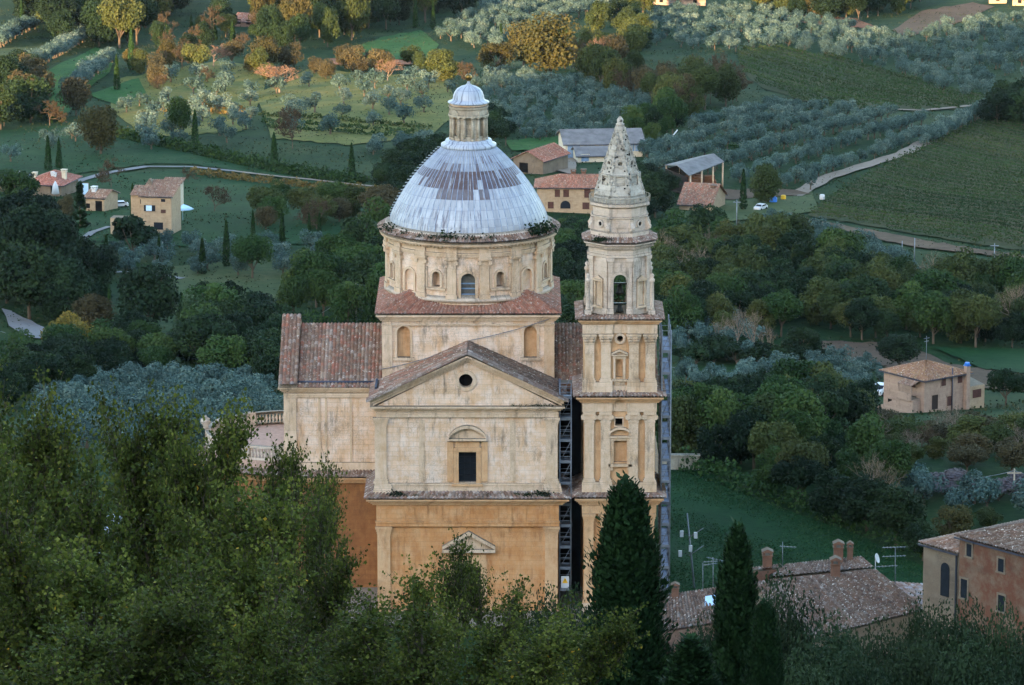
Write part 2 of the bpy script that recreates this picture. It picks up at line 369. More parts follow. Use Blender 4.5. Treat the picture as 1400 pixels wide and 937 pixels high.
# ================================================================ the church
CH = empty('church', (0, 16.3, 0), 'pale travertine domed church with a grey lead dome above a gabled front', 'church')
def MBx(): return MB()
S, SL, ST, SW, SP = M['stone'], M['stone_low'], M['stone_trim'], M['stone_warm'], M['stone_pale']
def cornice(mb, x0, x1, yf, yb, z0, z1, proj, n=4, sides=True):
    """stacked mouldings that step outwards going up"""
    for k in range(n):
        a = z0 + (z1 - z0) * k / n; b = z0 + (z1 - z0) * (k + 1) / n; p = proj * (0.25 + .75 * ((k + 1) / n) ** 1.3)
        e = p if sides else 0
        mb.box(x0 - e, x1 + e, yf - p, yb, a, b)
    return mb
def pilaster(parent, xc, w, yf, z0, z1, depth=.22, mat=ST, capital='tuscan', base=.9, flare=True, name='pilaster'):
    m = MB(); h = w / 2
    m.box(xc - h - .14, xc + h + .14, yf - depth - .14, yf + .05, z0, z0 + base * .35)
    m.box(xc - h - .07, xc + h + .07, yf - depth - .07, yf + .05, z0 + base * .35, z0 + base * .6)
    capz = z1 - (1.0 if capital != 'tuscan' else .7)
    m.box(xc - h, xc + h, yf - depth, yf + .05, z0 + base * .6, capz)
    if capital == 'corinthian':
        for k in range(4):
            q = .03 + .07 * k; m.box(xc - h - q, xc + h + q, yf - depth - q, yf + .05, capz + .25 * k + .02, capz + .25 * (k + 1) - .02)
        for s in (-1, 1):
            for zz in (.35, .62): m.tube((xc + s * (h * .5), yf - depth - .16 - zz * .1, capz + zz), (xc + s * (h + .02), yf - depth - .16 - zz * .1, capz + zz + .08), .11, .08)
    elif capital == 'ionic':
        m.box(xc - h - .06, xc + h + .06, yf - depth - .06, yf + .05, capz, capz + .2)
        m.box(xc - h - .02, xc + h + .02, yf - depth - .03, yf + .05, capz + .2, capz + .7)
        for s in (-1, 1): m.tube((xc + s * (h + .08), yf - depth - .14, capz + .5), (xc + s * (h + .08), yf, capz + .5), .24, .24, 10)
        m.box(xc - h - .14, xc + h + .14, yf - depth - .14, yf + .05, capz + .72, capz + 1.0)
    else:
        for k in range(3): m.box(xc - h - .05 - .07 * k, xc + h + .05 + .07 * k, yf - depth - .05 - .07 * k, yf + .05, capz + .23 * k, capz + .23 * (k + 1))
    return m.build(name, mat, parent)

# ---- west front: lower storey
W = 8.17; Z1 = 10.1; Z2 = 11.3
lw = MB().box(-W, W, 0, 8.4, 0, Z1).build('lower_wall', SL, CH)
DX0, DX1, DZ = Xp(622), Xp(657), Zp(775)
carve(lw, MB().box(DX0, DX1, -1, .7, .3, DZ))
d = MB().box(DX0, DX1, .5, .62, .3, DZ)
for k in range(3): d.box(DX0 + .1, DX1 - .1, .44, .5, .5 + k * 1.3, 1.5 + k * 1.3)
d.build('door', M['wood_dark'], CH)
m = MB()
for s, x in ((-1, DX0), (1, DX1)): m.box(min(x, x + s * .55), max(x, x + s * .55), -.12, .05, 0, DZ + .0)
m.box(DX0 - .55, DX1 + .55, -.13, .05, DZ, DZ + .55); m.box(DX0 - .5, DX1 + .5, -.08, .05, DZ + .55, DZ + 1.15)
m.build('door_frame', SW, CH)
pz = Zp(752, -.5); pa = Zp(727, -.5); px0, px1 = Xp(604, -.5), Xp(677, -.5)
m = MB().box(px0, px1, -.55, .05, pz - .28, pz)
m.prism([(px0 + .35, pz), (px1 - .35, pz), ((px0 + px1) / 2, pa - .28)], 'y', -.14, .05)
for a, b in (((px0, pz), (px0 + .0, pz + .3)), ((px1, pz), (px1, pz + .3))):
    c = (px0 + px1) / 2
    m.prism([a, b, (c, pa), (c, pa - .34)], 'y', -.56, .04)
m.build('door_pediment', ST, CH)
for px_ in (524, 754): pilaster(CH, Xp(px_), 1.15, 0, 0, Zp(719), .25, SW, 'tuscan', 1.2)
m = MB(); z0 = Zp(719) + .003
m.box(-W - .1, W + .1, -.3, .03, z0, z0 + .35); m.box(-W - .14, W + .14, -.36, .03, z0 + .35, z0 + .5)
m.box(-W - .05, W + .05, -.24, .03, z0 + .5, Z1 - .02)
for k in range(13):
    x = -W + .6 + k * (2 * W - 1.2) / 12; m.box(x - .22, x + .22, -.31, -.2, z0 + .5, Z1 - .05)
m.build('lower_entablature', SL, CH)
m = MB(); cornice(m, -W - .1, W + .1, -.1, 8.3, Z1, Z1 + .62, .85)
m.build('lower_cornice', SW, CH)
tile_quads('cornice_tiles', [((-W - .2, -.15, Z2 - .02), (W + .2, -.15, Z2 - .02), (W + 1.1, -1.05, Z1 + .66), (-W - 1.1, -1.05, Z1 + .66)),
                             ((-W - .2, 8.2, Z2 - .02), (-W - .2, -.15, Z2 - .02), (-W - 1.1, -1.05, Z1 + .66), (-W - 1.1, 8.2, Z1 + .66)),
                             ((W + .2, -.15, Z2 - .02), (W + .2, 8.2, Z2 - .02), (W + 1.1, 8.2, Z1 + .66), (W + 1.1, -1.05, Z1 + .66))],
           CH, TILE_PALE + TILE_OLD, tw=.34, amp=.08, seed=1)
# ---- west front: upper storey
ZE = Zp(566); ZC = Zp(558, -.5)
uw = MB().box(-W + .1, W - .1, .1, 8.35, Z1 + .6, ZE + .3).build('upper_wall', S, CH)
wx0, wx1, wz0, wz1 = Xp(627), Xp(651), Zp(660), Zp(618)
carve(uw, MB().box(wx0, wx1, -1, .7, wz0, wz1))
fr = MB()
for s, x in ((-1, wx0), (1, wx1)): fr.box(min(x, x + s * .45), max(x, x + s * .45), -.1, .14, wz0 - .1, wz1)
fr.box(wx0 - .45, wx1 + .45, -.11, .14, wz1, wz1 + .42); fr.box(wx0 - .3, wx1 + .3, -.06, .14, wz1 + .42, wz1 + .95)
fr.box(wx0 - .6, wx1 + .6, -.2, .14, wz0 - .32, wz0 - .1)
for s, x in ((-1, wx0 - .75), (1, wx1 + .75)): fr.box(x - .28, x + .28, -.06, .14, Z2 + .9, wz1 + .95)
win = fr.build('window_frame', SW, CH)
g = MB().box(wx0, wx1, .55, .6, wz0, wz1).build('window', M['glass'], CH)
b = MB()
for k in range(1, 5): b.box(wx0, wx1, .48, .54, wz0 + (wz1 - wz0) * k / 5 - .03, wz0 + (wz1 - wz0) * k / 5 + .03)
for k in range(1, 3): b.box(wx0 + (wx1 - wx0) * k / 3 - .03, wx0 + (wx1 - wx0) * k / 3 + .03, .42, .48, wz0, wz1)
b.build('window_bars', M['iron'], g)
# segmental pediment
c = (wx0 + wx1) / 2; hw = (Xp(664) - Xp(613)) / 2; sz = Zp(600, -.3); rise = Zp(586, -.3) - sz
R_ = (hw * hw + rise * rise) / (2 * rise); th = math.asin(hw / R_)
arc = [(c + R_ * sin(-th + 2 * th * k / 14), sz + rise - R_ + R_ * cos(-th + 2 * th * k / 14)) for k in range(15)]
m = MB().box(c - hw, c + hw, -.42, .12, sz - .2, sz); m.prism(arc + [(c + hw, sz), (c - hw, sz)], 'y', -.05, .12)
for k in range(14):
    a, b2 = arc[k], arc[k + 1]; m.prism([a, b2, (b2[0], b2[1] + .26), (a[0], a[1] + .26)], 'y', -.45, .11)
m.build('window_pediment', ST, CH)
for px_ in (520.5, 754.5): pilaster(CH, Xp(px_), 1.05, .1, Z2 + .75, ZE - .3, .22, ST, 'tuscan', .7)
for px_ in (577, 701): MB().box(Xp(px_) - .26, Xp(px_) + .26, .06, .13, Z2 + .9, ZE - .6).build('blind_strip', M['stone_trim'], CH)
m = MB(); m.box(-W + .02, W - .02, -.05, .15, Z2 - .25, Z2 + .55); m.box(-W - .0, W, -.13, .15, Z2 + .55, Z2 + .75)
for s in (-1, 1):
    for k in range(5): m.box(s * (W - .55) - .75 - .05 * (4 - k), s * (W - .55) + .75 + .05 * (4 - k), -.24 - .06 * (4 - k), .14, Z2 - .3 + .21 * k, Z2 - .3 + .21 * (k + 1) - .004)
m.build('plinth_course', ST, CH)
m = MB(); m.box(-W, W, -.14, .13, ZE - .3, ZE + .02); m.box(-W - .04, W + .04, -.2, .13, ZE + .02, ZE + .16); m.box(-W + .04, W - .04, -.1, .14, ZE + .16, ZC - .35)
cornice(m, -W + .05, W - .05, .05, 8.2, ZC - .35, ZC + .1, .62, 3)
m.build('upper_cornice', ST, CH)
# pediment
ZA = 24.05; ez = ZC + .1; ex = 8.78
pw = MB().prism([(-W + .1, ez), (W - .1, ez), (0, ZA - .75)], 'y', .12, .8).build('pediment_wall', S, CH)
oc = (Xp(637), Zp(521, 0)); 
carve(pw, MB().tube((oc[0], -1, oc[1]), (oc[0], .75, oc[1]), .62, .62, 24))
m = MB(); 
for k in range(24):
    a, b2 = 2 * pi * k / 24, 2 * pi * (k + 1) / 24
    P = lambda r, q: (oc[0] + r * cos(q), oc[1] + r * sin(q))
    m.prism([P(.63, a), P(.95, a), P(.95, b2), P(.63, b2)], 'y', .0, .15)
oc_o = m.build('oculus', ST, CH)
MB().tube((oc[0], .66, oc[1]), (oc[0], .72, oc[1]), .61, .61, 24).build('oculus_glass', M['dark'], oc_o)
m = MB(); sl_ = (ZA - .3 - ez) / ex
for s in (-1, 1):
    for k, (t0, t1, pj) in enumerate(((-.62, -.42, .14), (-.42, -.18, .32), (-.18, -.0, .58))):
        m.prism([(s * (ex - .15 * (2 - k)), ez + t0 + .62 - .45 * (k == 9)), (s * (ex - .15 * (2 - k)), ez + t1 + .62), (0, ZA - .3 + t1 + .12), (0, ZA - .3 + t0 + .12)], 'y', -pj + .05, .9 - .01 * k)
m.build('raking_cornice', ST, CH)
q = []
for s in (-1, 1):
    top = [(0, -.72, ZA + .0), (0, .95, ZA + .0)]; bot = [(s * (ex + .25), -.72, ez + .42), (s * (ex + .25), .95, ez + .42)]
    q.append((top[0], top[1], bot[1], bot[0]) if s > 0 else (top[1], top[0], bot[0], bot[1]))
tile_quads('gable_coping', q, CH, TILE_PALE + TILE_PALE + TILE_OLD, tw=.4, amp=.07, seed=3)
# roof of the front arm
RZ, EZ = 23.3, 19.3
sf = RZ / 1.0
q = [((0, 8.3, RZ), (0, .9, RZ), (-8.9, .9, EZ), (-8.9, 8.3, EZ)), ((0, .9, RZ), (0, 8.3, RZ), (8.9, 8.3, EZ), (8.9, .9, EZ))]
tile_quads('front_roof', [q[0]], CH, TILE_OLD + TILE_RED[:3] + TILE_PALE[:2], tw=.36, amp=.09, seed=4)
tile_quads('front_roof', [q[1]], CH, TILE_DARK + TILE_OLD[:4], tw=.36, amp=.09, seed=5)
MB().prism([(-8.6, EZ), (8.6, EZ), (0, RZ - .1)], 'y', .82, 8.3).build('front_gable_core', S, CH)
for s in (-1, 1):
    MB().box(s * 8.35 - .1, s * 8.35 + .1, 4.5, 8.0, EZ + .2, EZ + .62).build('roof_flashing', M['copper'], CH)
# ---- crossing block
BH = 7.85; BY0, BY1 = 8.3, 24.3; BZ = 25.25
bw = MB().box(-BH, BH, BY0, BY1, 0, BZ + .2).build('crossing_wall', S, CH)
cut = MB()
for px_ in (552.5, 725): cut.prism(arch(Xp(px_, 8.3), 1.18, Zp(489, 8.3), Zp(446, 8.3)), 'y', 7, 9.0)
carve(bw, cut)
for px_ in (552.5, 725): MB().prism(arch(Xp(px_, 8.3), 1.16, Zp(489, 8.3) + .01, Zp(446, 8.3) - .01), 'y', 8.84, 8.89).build('niche_back', SW, CH)
for px_ in (552.5, 725):
    x = Xp(px_, 8.3); m = MB(); o_, i_ = arch(x, 1.62, Zp(489, 8.3), Zp(446, 8.3) + .22), arch(x, 1.19, Zp(489, 8.3), Zp(446, 8.3))
    for k in range(1, len(o_)): 
        if k + 1 < len(o_): m.prism([i_[k], o_[k], o_[k + 1], i_[k + 1]], 'y', 8.22, 8.32)
    m.prism([i_[-1], o_[-1], o_[0], i_[0]], 'y', 8.22, 8.32); m.box(x - .95, x + .95, 8.1, 8.32, Zp(489, 8.3) - .25, Zp(489, 8.3))
    m.build('niche_frame', ST, CH)
for s in (-1, 1): MB().box(s * (BH - .45) - .47, s * (BH - .45) + .47, BY0 - .14, BY0 + .1, 19, BZ - .42).build('block_pilaster', ST, CH)
m = MB(); m.box(-BH - .06, BH + .06, BY0 - .2, BY1 + .06, BZ - .42, BZ - .28)
for px_ in (531, 579, 588, 669, 688, 749): m.box(Xp(px_, 8.3) - .28, Xp(px_, 8.3) + .28, BY0 - .12, BY0 + .1, BZ - .28, BZ)
cornice(m, -BH + .05, BH - .05, BY0 + .05, BY1 - .05, BZ, BZ + .6, .6)
m.build('block_cornice', ST, CH)
e = 8.45; i = 5.6; za, zb = BZ + .66, 25.91 + .5 * 3.25; yc = 16.3
c4 = [(-e, yc - e), (e, yc - e), (e, yc + e), (-e, yc + e)]; d4 = [(-i, yc - 7.2), (i, yc - 7.2), (7.2, yc - i), (7.2, yc + i)]
t4 = 5.2
q = []
for k in range(4):
    a, b = c4[k], c4[(k + 1) % 4]
    A = (a[0] * t4 / e, yc + (a[1] - yc) * t4 / e, zb); B = (b[0] * t4 / e, yc + (b[1] - yc) * t4 / e, zb)
    q.append((A, B, (b[0], b[1], za), (a[0], a[1], za)))
tile_quads('skirt_roof', q, CH, TILE_RED + TILE_RED + TILE_OLD[:3], tw=.34, cl=.4, amp=.08, seed=6)
# corner infill: the flat top under the drum
MB().box(-7.8, 7.8, yc - 7.8, yc + 7.8, BZ + .3, BZ + .62).build('drum_base', M['stone_pale'], CH)
# ---- drum
RD = 7.6; DZ0, DZ1 = 26.6, 32.1
dm = MB().lathe([(RD, DZ0), (RD, DZ1)], (0, yc), 96, mi=0, smooth=False).build('drum', S, CH)
def radial(poly, ang, r0, r1):
    """polygon (u,z) facing outwards at angle ang, extruded from radius r0 to r1"""
    ca, sa = sin(ang), -cos(ang); ux, uy = cos(ang), sin(ang); n = len(poly)
    vs = [(ca * r + ux * p[0], yc + sa * r + uy * p[0], p[1]) for r in (r0, r1) for p in poly]
    return vs, [tuple(range(n))[::-1], tuple(range(n, 2 * n))] + [(k, (k + 1) % n, n + (k + 1) % n, n + k) for k in range(n)]
Zd = lambda py: Zp(py, 8.7)
cut = MB(); wins = []
for k in range(-8, 8):
    ang = rad(22.5 * k)
    if k % 4 == 0: cut.add(*radial(arch(0, 1.3, Zd(414), Zd(374)), ang, RD - 1.0, RD + 1)); wins.append(ang)
    elif k % 2 == 0: cut.add(*radial(arch(0, 1.15, Zd(404), Zd(374)), ang, RD - .16, RD + 1))
    else: cut.add(*radial(arch(0, .78, Zd(394), Zd(373)), ang, RD - .9, RD + 1))
carve(dm, cut)
for p in dm.data.polygons: p.use_smooth = False
for k in range(-5, 6):
    ang = rad(22.5 * k); w_ = (1.3, .72, 1.15, .72)[k % 4]; z0, z1 = ((Zd(414), Zd(374)), (Zd(394), Zd(373)), (Zd(404), Zd(374)), (Zd(394), Zd(373)))[k % 4]
    m = MB(); o_, i_ = arch(0, w_ + .46, z0, z1 + .23), arch(0, w_ + .02, z0, z1)
    for j in range(1, len(o_) - 1): m.add(*radial([i_[j], o_[j], o_[j + 1], i_[j + 1]], ang, RD - .05, RD + .09))
    m.add(*radial([i_[-1], o_[-1], o_[0], i_[0]], ang, RD - .05, RD + .09))
    if k % 2: 
        w2 = .95; m.add(*radial([(-w2, z0 - .28), (w2, z0 - .28), (w2, z0 - .08), (-w2, z0 - .08)], ang, RD - .1, RD + .16))
        for s in (-1, 1): m.add(*radial([(s * w2 - .09, z0 - .08), (s * w2 + .09, z0 - .08), (s * w2 + .09, z1 + .4), (s * w2 - .09, z1 + .4)], ang, RD - .1, RD + .07))
    m.build('opening_frame', ST, CH)
for ang in wins[1:3] + wins[3:]:
    if abs(ang) > 2: continue
    m = MB().add(*radial(arch(0, 1.28, Zd(414), Zd(374)), ang, RD - .6, RD - .5)); o = m.build('drum_window', M['glass_grey'], CH)
    m = MB()
    for zz in (0.45, .62): z = Zd(414) + (Zd(374) - Zd(414)) * zz; m.add(*radial([(-.64, z - .05), (.64, z - .05), (.64, z + .05), (-.64, z + .05)], ang, RD - .5, RD - .42))
    m.add(*radial([(-.62, Zd(414)), (.62, Zd(414)), (.62, Zd(403)), (-.62, Zd(403))], ang, RD - .49, RD - .45))
    m.build('glazing_bar', M['bluegrey'], o)
for k in range(-7, 8):
    ang = rad(22.5 * k + 11.25)
    if abs(ang) > rad(115): continue
    m = MB(); h = .42
    for (zz0, zz1, e_, dp) in ((27.2, 27.6, .1, .3), (27.6, Zd(357), 0, .2), (Zd(357), Zd(355), .1, .34), (Zd(355), Zd(352), .2, .42)):
        m.add(*radial([(-h - e_, zz0), (h + e_, zz0), (h + e_, zz1 - .003), (-h - e_, zz1 - .003)], ang, RD - .25, RD + dp))
    for s in (-1, 1): m.add(*radial([(s * .5 - .16, Zd(357) - .35), (s * .5 + .16, Zd(357) - .35), (s * .5 + .16, Zd(357)), (s * .5 - .16, Zd(357))], ang, RD - .2, RD + .32))
    for (zz0, zz1, dp) in ((Zd(352), Zd(346), .36), (Zd(346), Zd(337), .3)):
        m.add(*radial([(-h - .1, zz0), (h + .1, zz0), (h + .1, zz1 - .003), (-h - .1, zz1 - .003)], ang, RD - .25, RD + dp))
    m.build('drum_pilaster', ST, CH)
z = Zd(352)
m = MB().lathe([(RD - .1, z), (RD + .16, z), (RD + .16, z + .22), (RD + .24, z + .24), (RD + .24, z + .36), (RD + .12, z + .4), (RD + .12, Zd(337)), (RD + .3, Zd(336)),
            (RD + .36, Zd(334)), (RD + .66, 32.1), (RD + .72, 32.3), (RD + .5, 32.42), (RD - 1, 32.42)], (0, yc), 96, smooth=False)
for k in range(140):
    a = 2 * pi * k / 140; m.add(*radial([(-.08, 31.95), (.08, 31.95), (.08, 32.1), (-.08, 32.1)], a, RD + .3, RD + .56))
m.build('drum_cornice', ST, CH)
MB().lathe([(RD - .1, 26.9), (RD + .3, 26.9), (RD + .26, 27.15), (RD - .1, 27.5)], (0, yc), 96).build('drum_footing', M['stone_pale'], CH)
q = []
for k in range(64):
    a, b = 2 * pi * k / 64, 2 * pi * (k + 1) / 64
    P = lambda r, t, z: (r * sin(t), yc - r * cos(t), z)
    q.append((P(7.55, a, 33.0), P(7.55, b, 33.0), P(8.42, b, 32.48), P(8.42, a, 32.48)))
tile_quads('cornice_tiles', q, CH, TILE_PALE[:4] + TILE_OLD, tw=.28, cl=.45, amp=.09, seed=8)
MB().lathe([(7.75, 32.5), (7.75, 33.05), (7.6, 33.2), (7.2, 33.25)], (0, yc), 72).build('dome_footing', M['stone_pale'], CH)
# ---- dome of lead sheets
prof = [(7.33, 33.1), (7.2, 33.75), (6.86, 34.5), (6.36, 35.42), (5.72, 36.45), (5.05, 37.35), (4.35, 38.15), (3.7, 38.85), (3.05, 39.5), (2.42, 40.05)]
NC = 72; NR = 10
tt = np.linspace(0, 1, len(prof)); rows = np.linspace(0, 1, NR * 2 + 1)
pr = np.interp(rows, tt, [p[0] for p in prof]); pz_ = np.interp(rows, tt, [p[1] for p in prof])
V = []; Q = []; colr = []; UV = []; STK = []
for j in range(NR * 2 + 1):
    for k in range(NC * 2): a = 2 * pi * k / (NC * 2); V.append((pr[j] * sin(a), yc - pr[j] * cos(a), pz_[j]))
rg = np.random.default_rng(4); tone = rg.random((NR, NC)); 
for j in range(NR * 2):
    for k in range(NC * 2):
        k2 = (k + 1) % (NC * 2); n2 = NC * 2
        Q.append((j * n2 + k, j * n2 + k2, (j + 1) * n2 + k2, (j + 1) * n2 + k)); J, K = j // 2, k // 2
        a = 2 * pi * (K + .5) / NC; r_ = np.interp((J + .5) / NR, tt, [p[0] for p in prof]); z_ = np.interp((J + .5) / NR, tt, [p[1] for p in prof])
        an = atan2(sin(a), cos(a)); xd = sin(an) * r_
        c0 = lin(166, 169, 174); t_ = tone[J, K]; c_ = [c0[q] * (.82 + .3 * t_) for q in range(3)]; sk = .35
        front = abs(an) < 1.45
        brown = False
        if front:
            if J == 4: brown = -3.05 < xd < .35 or 1.05 < xd < 1.9
            if J == 5: brown = (-4.3 < xd < 4.6) and t_ > .05
            if J == 6: brown = (-4.6 < xd < 4.7) and t_ > .06
            if J in (7,): brown = (-3.2 < xd < 3.2) and t_ > .5
            if J == 8: brown = (-1.8 < xd < 2.0) and t_ > .85
            if J in (6, 7, 8): sk = .95
            if J in (5, 4): sk = .5
            if J <= 2: sk = .8 if xd < 1.0 else .15
            if J == 3: sk = .35
            if J == 9: sk = .4
        if brown:
            c0 = lin(80, 60, 54); w_b = 1.0 if J in (5, 6) else .82; c_ = [(c0[q] * (.85 + .3 * t_)) * w_b + c_[q] * .7 * (1 - w_b) for q in range(3)]; sk = min(sk, .5)
        elif J >= 7: c_ = [q * .78 for q in c_]
        colr.append(tuple(c_) + (1,)); STK.append(sk)
        f0 = (k % 2) / 2; g0 = (j % 2) / 2
        UV += [(K + f0, J + g0), (K + f0 + .5, J + g0), (K + f0 + .5, J + g0 + .4999), (K + f0, J + g0 + .4999)]
me = np_mesh('dome', np.array(V), np.array(Q), True)
me.attributes.new('tcol', 'FLOAT_COLOR', 'FACE').data.foreach_set('color', np.array(colr, np.float32).ravel())
me.attributes.new('streak', 'FLOAT', 'FACE').data.foreach_set('value', np.array(STK, np.float32))
me.uv_layers.new(name='panel').data.foreach_set('uv', np.array(UV, np.float32).ravel()); me.materials.append(M['lead'])
dome = link('dome', me, CH)
m = MB()
for k in range(NC):
    a = 2 * pi * k / NC
    for j in range(len(prof) - 1):
        (r0, z0), (r1, z1) = prof[j], prof[j + 1]; m.tube((r0 * sin(a), yc - r0 * cos(a), z0), (r1 * sin(a), yc - r1 * cos(a), z1), .035, .035, 4)
m.build('dome_seams', plain('lead_seam', (150, 162, 182), .5), dome, fix=False)
m = MB()
for k in range(26):                              # iron rungs up the left flank of the dome
    t = .04 + k * .036; r_ = np.interp(t, tt, [p[0] for p in prof]); z_ = np.interp(t, tt, [p[1] for p in prof]); a = rad(-96)
    x, y = r_ * sin(a), yc - r_ * cos(a); m.box(x - .16, x + .1, y - .3, y + .3, z_ + .02, z_ + .16)
m.build('dome_ladder', M['iron'], dome)
def lead_lathe(name, prof, n, parent):
    V = []; Q = []; UV = []
    for j, (r, z) in enumerate(prof):
        for k in range(n): a = 2 * pi * k / n; V.append((r * sin(a), yc - r * cos(a), z))
    for j in range(len(prof) - 1):
        for k in range(n):
            k2 = (k + 1) % n; Q.append((j * n + k, j * n + k2, (j + 1) * n + k2, (j + 1) * n + k)); UV += [(k * .5, j * .3), (k * .5 + .5, j * .3), (k * .5 + .5, j * .3 + .3), (k * .5, j * .3 + .3)]
    me = np_mesh(name, np.array(V), np.array(Q), True); nf = len(Q); c = lin(168, 174, 184)
    me.attributes.new('tcol', 'FLOAT_COLOR', 'FACE').data.foreach_set('color', np.array([c] * nf, np.float32).ravel())
    me.attributes.new('streak', 'FLOAT', 'FACE').data.foreach_set('value', np.full(nf, .75, np.float32))
    me.uv_layers.new(name='panel').data.foreach_set('uv', np.array(UV, np.float32).ravel()); me.materials.append(M['lead'])
    return link(name, me, parent)
# ---- lantern
lead_lathe('lantern_base', [(2.45, 39.95), (2.55, 40.05), (2.55, 40.3), (2.2, 40.45), (2.1, 40.7), (1.7, 40.75)], 40, CH)
SG = M['stone_grey']
la = MB().lathe([(1.62, 40.7), (1.62, 43.9)], (0, yc), 32, smooth=False).build('lantern', SG, CH)
cut = MB()
for k in range(8): cut.add(*radial([(-.3, 41.15), (.3, 41.15), (.3, 42.85), (-.3, 42.85)], rad(45 * k), 1.32, 2))
carve(la, cut)
m = MB()
for k in range(8):
    for s in (-9.5, 9.5):
        a = rad(45 * k + 22.5 + s); x, y = 1.66 * sin(a), yc - 1.66 * cos(a)
        m.tube((x, y, 41.0), (x, y, 42.75), .15, .13, 8)
        m.tube((x, y, 40.75), (x, y, 41.0), .2, .18, 8); m.tube((x, y, 42.75), (x, y, 42.95), .15, .22, 8)
m.build('lantern_columns', SG, la, fix=False)
m = MB().lathe([(1.6, 42.95), (1.88, 42.95), (1.88, 43.1), (1.72, 43.12), (1.72, 43.6), (1.8, 43.65), (1.86, 43.85), (1.6, 43.9)], (0, yc), 32, smooth=False)
for k in range(8): m.add(*radial(arch(0, .8, 43.05, 43.58), rad(45 * k), 1.6, 1.8))
m.build('lantern_cornice', SG, CH)
MB().lathe([(1.5, 43.88), (1.72, 43.9), (1.72, 44.08), (1.5, 44.1)], (0, yc), 32).build('lantern_attic', S, CH)
lead_lathe('lantern_cap', [(1.5, 44.0), (1.9, 44.12), (1.92, 44.2), (1.55, 44.35), (1.45, 44.5), (1.42, 44.75), (1.3, 45.1), (1.05, 45.42), (.7, 45.62), (.3, 45.75), (.14, 45.9), (.07, 46.2)], 32, CH)
m = MB().lathe([(.02, 46.08), (.2, 46.14), (.3, 46.32), (.32, 46.45), (.28, 46.62), (.15, 46.74), (.02, 46.78)], (0, yc), 20)
m.tube((0, yc, 46.75), (0, yc, 47.0), .04, .02); m.build('finial_ball', M['gold'], CH)
# ---- side arms
for s in (-1, 1):
    xa, xb = s * BH, s * 16.9
    lo, hi = min(xa, xb), max(xa, xb)
    MB().box(lo, hi, 8.2, 24.4, 0, Z1).build('arm_lower_wall', M['stone_apse'], CH)
    MB().box(lo, hi, 8.3, 24.3, Z1, 18.95).build('arm_wall', S, CH)
    MB().prism([(8.3, 18.96), (24.3, 18.96), (16.3, 23.1)], 'x', lo + .02, hi - .02).build('arm_gable', S, CH)
    m = MB(); cornice(m, lo, hi, 8.2, 24.4, Z1, Z1 + .6, .8); m.build('arm_lower_cornice', SW, CH)
    a, b = (lo - .3, hi + .3)
    tile_quads('arm_cornice_tiles', [((lo, 8.25, Z2), (hi, 8.25, Z2), (hi + (.9 if s > 0 else 0), 7.25, Z1 + .64), (lo - (.9 if s < 0 else 0), 7.25, Z1 + .64))], CH, TILE_OLD + TILE_PALE, tw=.34, amp=.08, seed=9)
    m = MB(); m.box(lo, hi, 8.05, 8.35, Z2 - .05, Z2 + .7); m.box(lo + .02, hi - .02, 8.14, 8.35, 18.1, 18.3); m.box(lo - .02, hi + .02, 8.1, 8.35, 18.3, 18.5)
    cornice(m, lo + .05, hi - .05, 8.35, 24.25, 18.6, 19.1, .55, 3); m.build('arm_cornice', ST, CH)
    MB().box(s * 16.3 - .55, s * 16.3 + .55, 8.12, 8.35, Z2 + .7, 18.1).build('arm_pilaster', ST, CH)
    if s < 0:
        for px_ in (437, 446, 480): MB().box(Xp(px_, 8.3) - .1, Xp(px_, 8.3) + .1, 8.22, 8.33, Z2 + .7, 18.1).build('arm_strip', ST, CH)
    xi, xo = s * 7.9, s * 15.6
    q = ((xo, 16.3, 23.3), (xi, 16.3, 23.3), (xi, 7.7, 19.05), (xo, 7.7, 19.05)) if s < 0 else ((xi, 16.3, 23.3), (xo, 16.3, 23.3), (xo, 7.7, 19.05), (xi, 7.7, 19.05))
    q2 = ((q[1][0], 16.3, 23.3), (q[0][0], 16.3, 23.3), (q[0][0], 24.9, 19.05), (q[1][0], 24.9, 19.05))
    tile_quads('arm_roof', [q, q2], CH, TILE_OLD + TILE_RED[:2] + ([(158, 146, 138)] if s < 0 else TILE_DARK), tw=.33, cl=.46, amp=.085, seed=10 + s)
    xe, xg = s * 17.35, s * 15.6
    l, r_ = min(xe, xg), max(xe, xg)
    tile_quads('gable_tiles', [((l, 16.3, 24.15), (r_, 16.3, 24.15), (r_, 7.5, 19.4), (l, 7.5, 19.4)), ((r_, 16.3, 24.15), (l, 16.3, 24.15), (l, 25.1, 19.4), (r_, 25.1, 19.4))], CH, TILE_OLD + TILE_RED[:1] + [(150, 138, 130)], tw=.33, cl=.46, amp=.085, seed=14 + s)
    MB().prism([(7.7, 19.15), (24.9, 19.15), (16.3, 24.0)], 'x', l + .15, r_ - .05).build('gable_parapet', S, CH)
    if s < 0:
        m = MB().tube((-7.9, 8.35, 19.5), (-15.7, 8.35, 19.5), .13, .13, 8); m.tube((-7.95, 8.4, 19.5), (-7.95, 6.6, 19.2), .13, .13, 8); m.build('gutter', M['copper'], CH)
MB().box(8.3, 10.2, 7.0, 8.4, 18.9, 19.7).build('broken_parapet', M['brick'], CH)
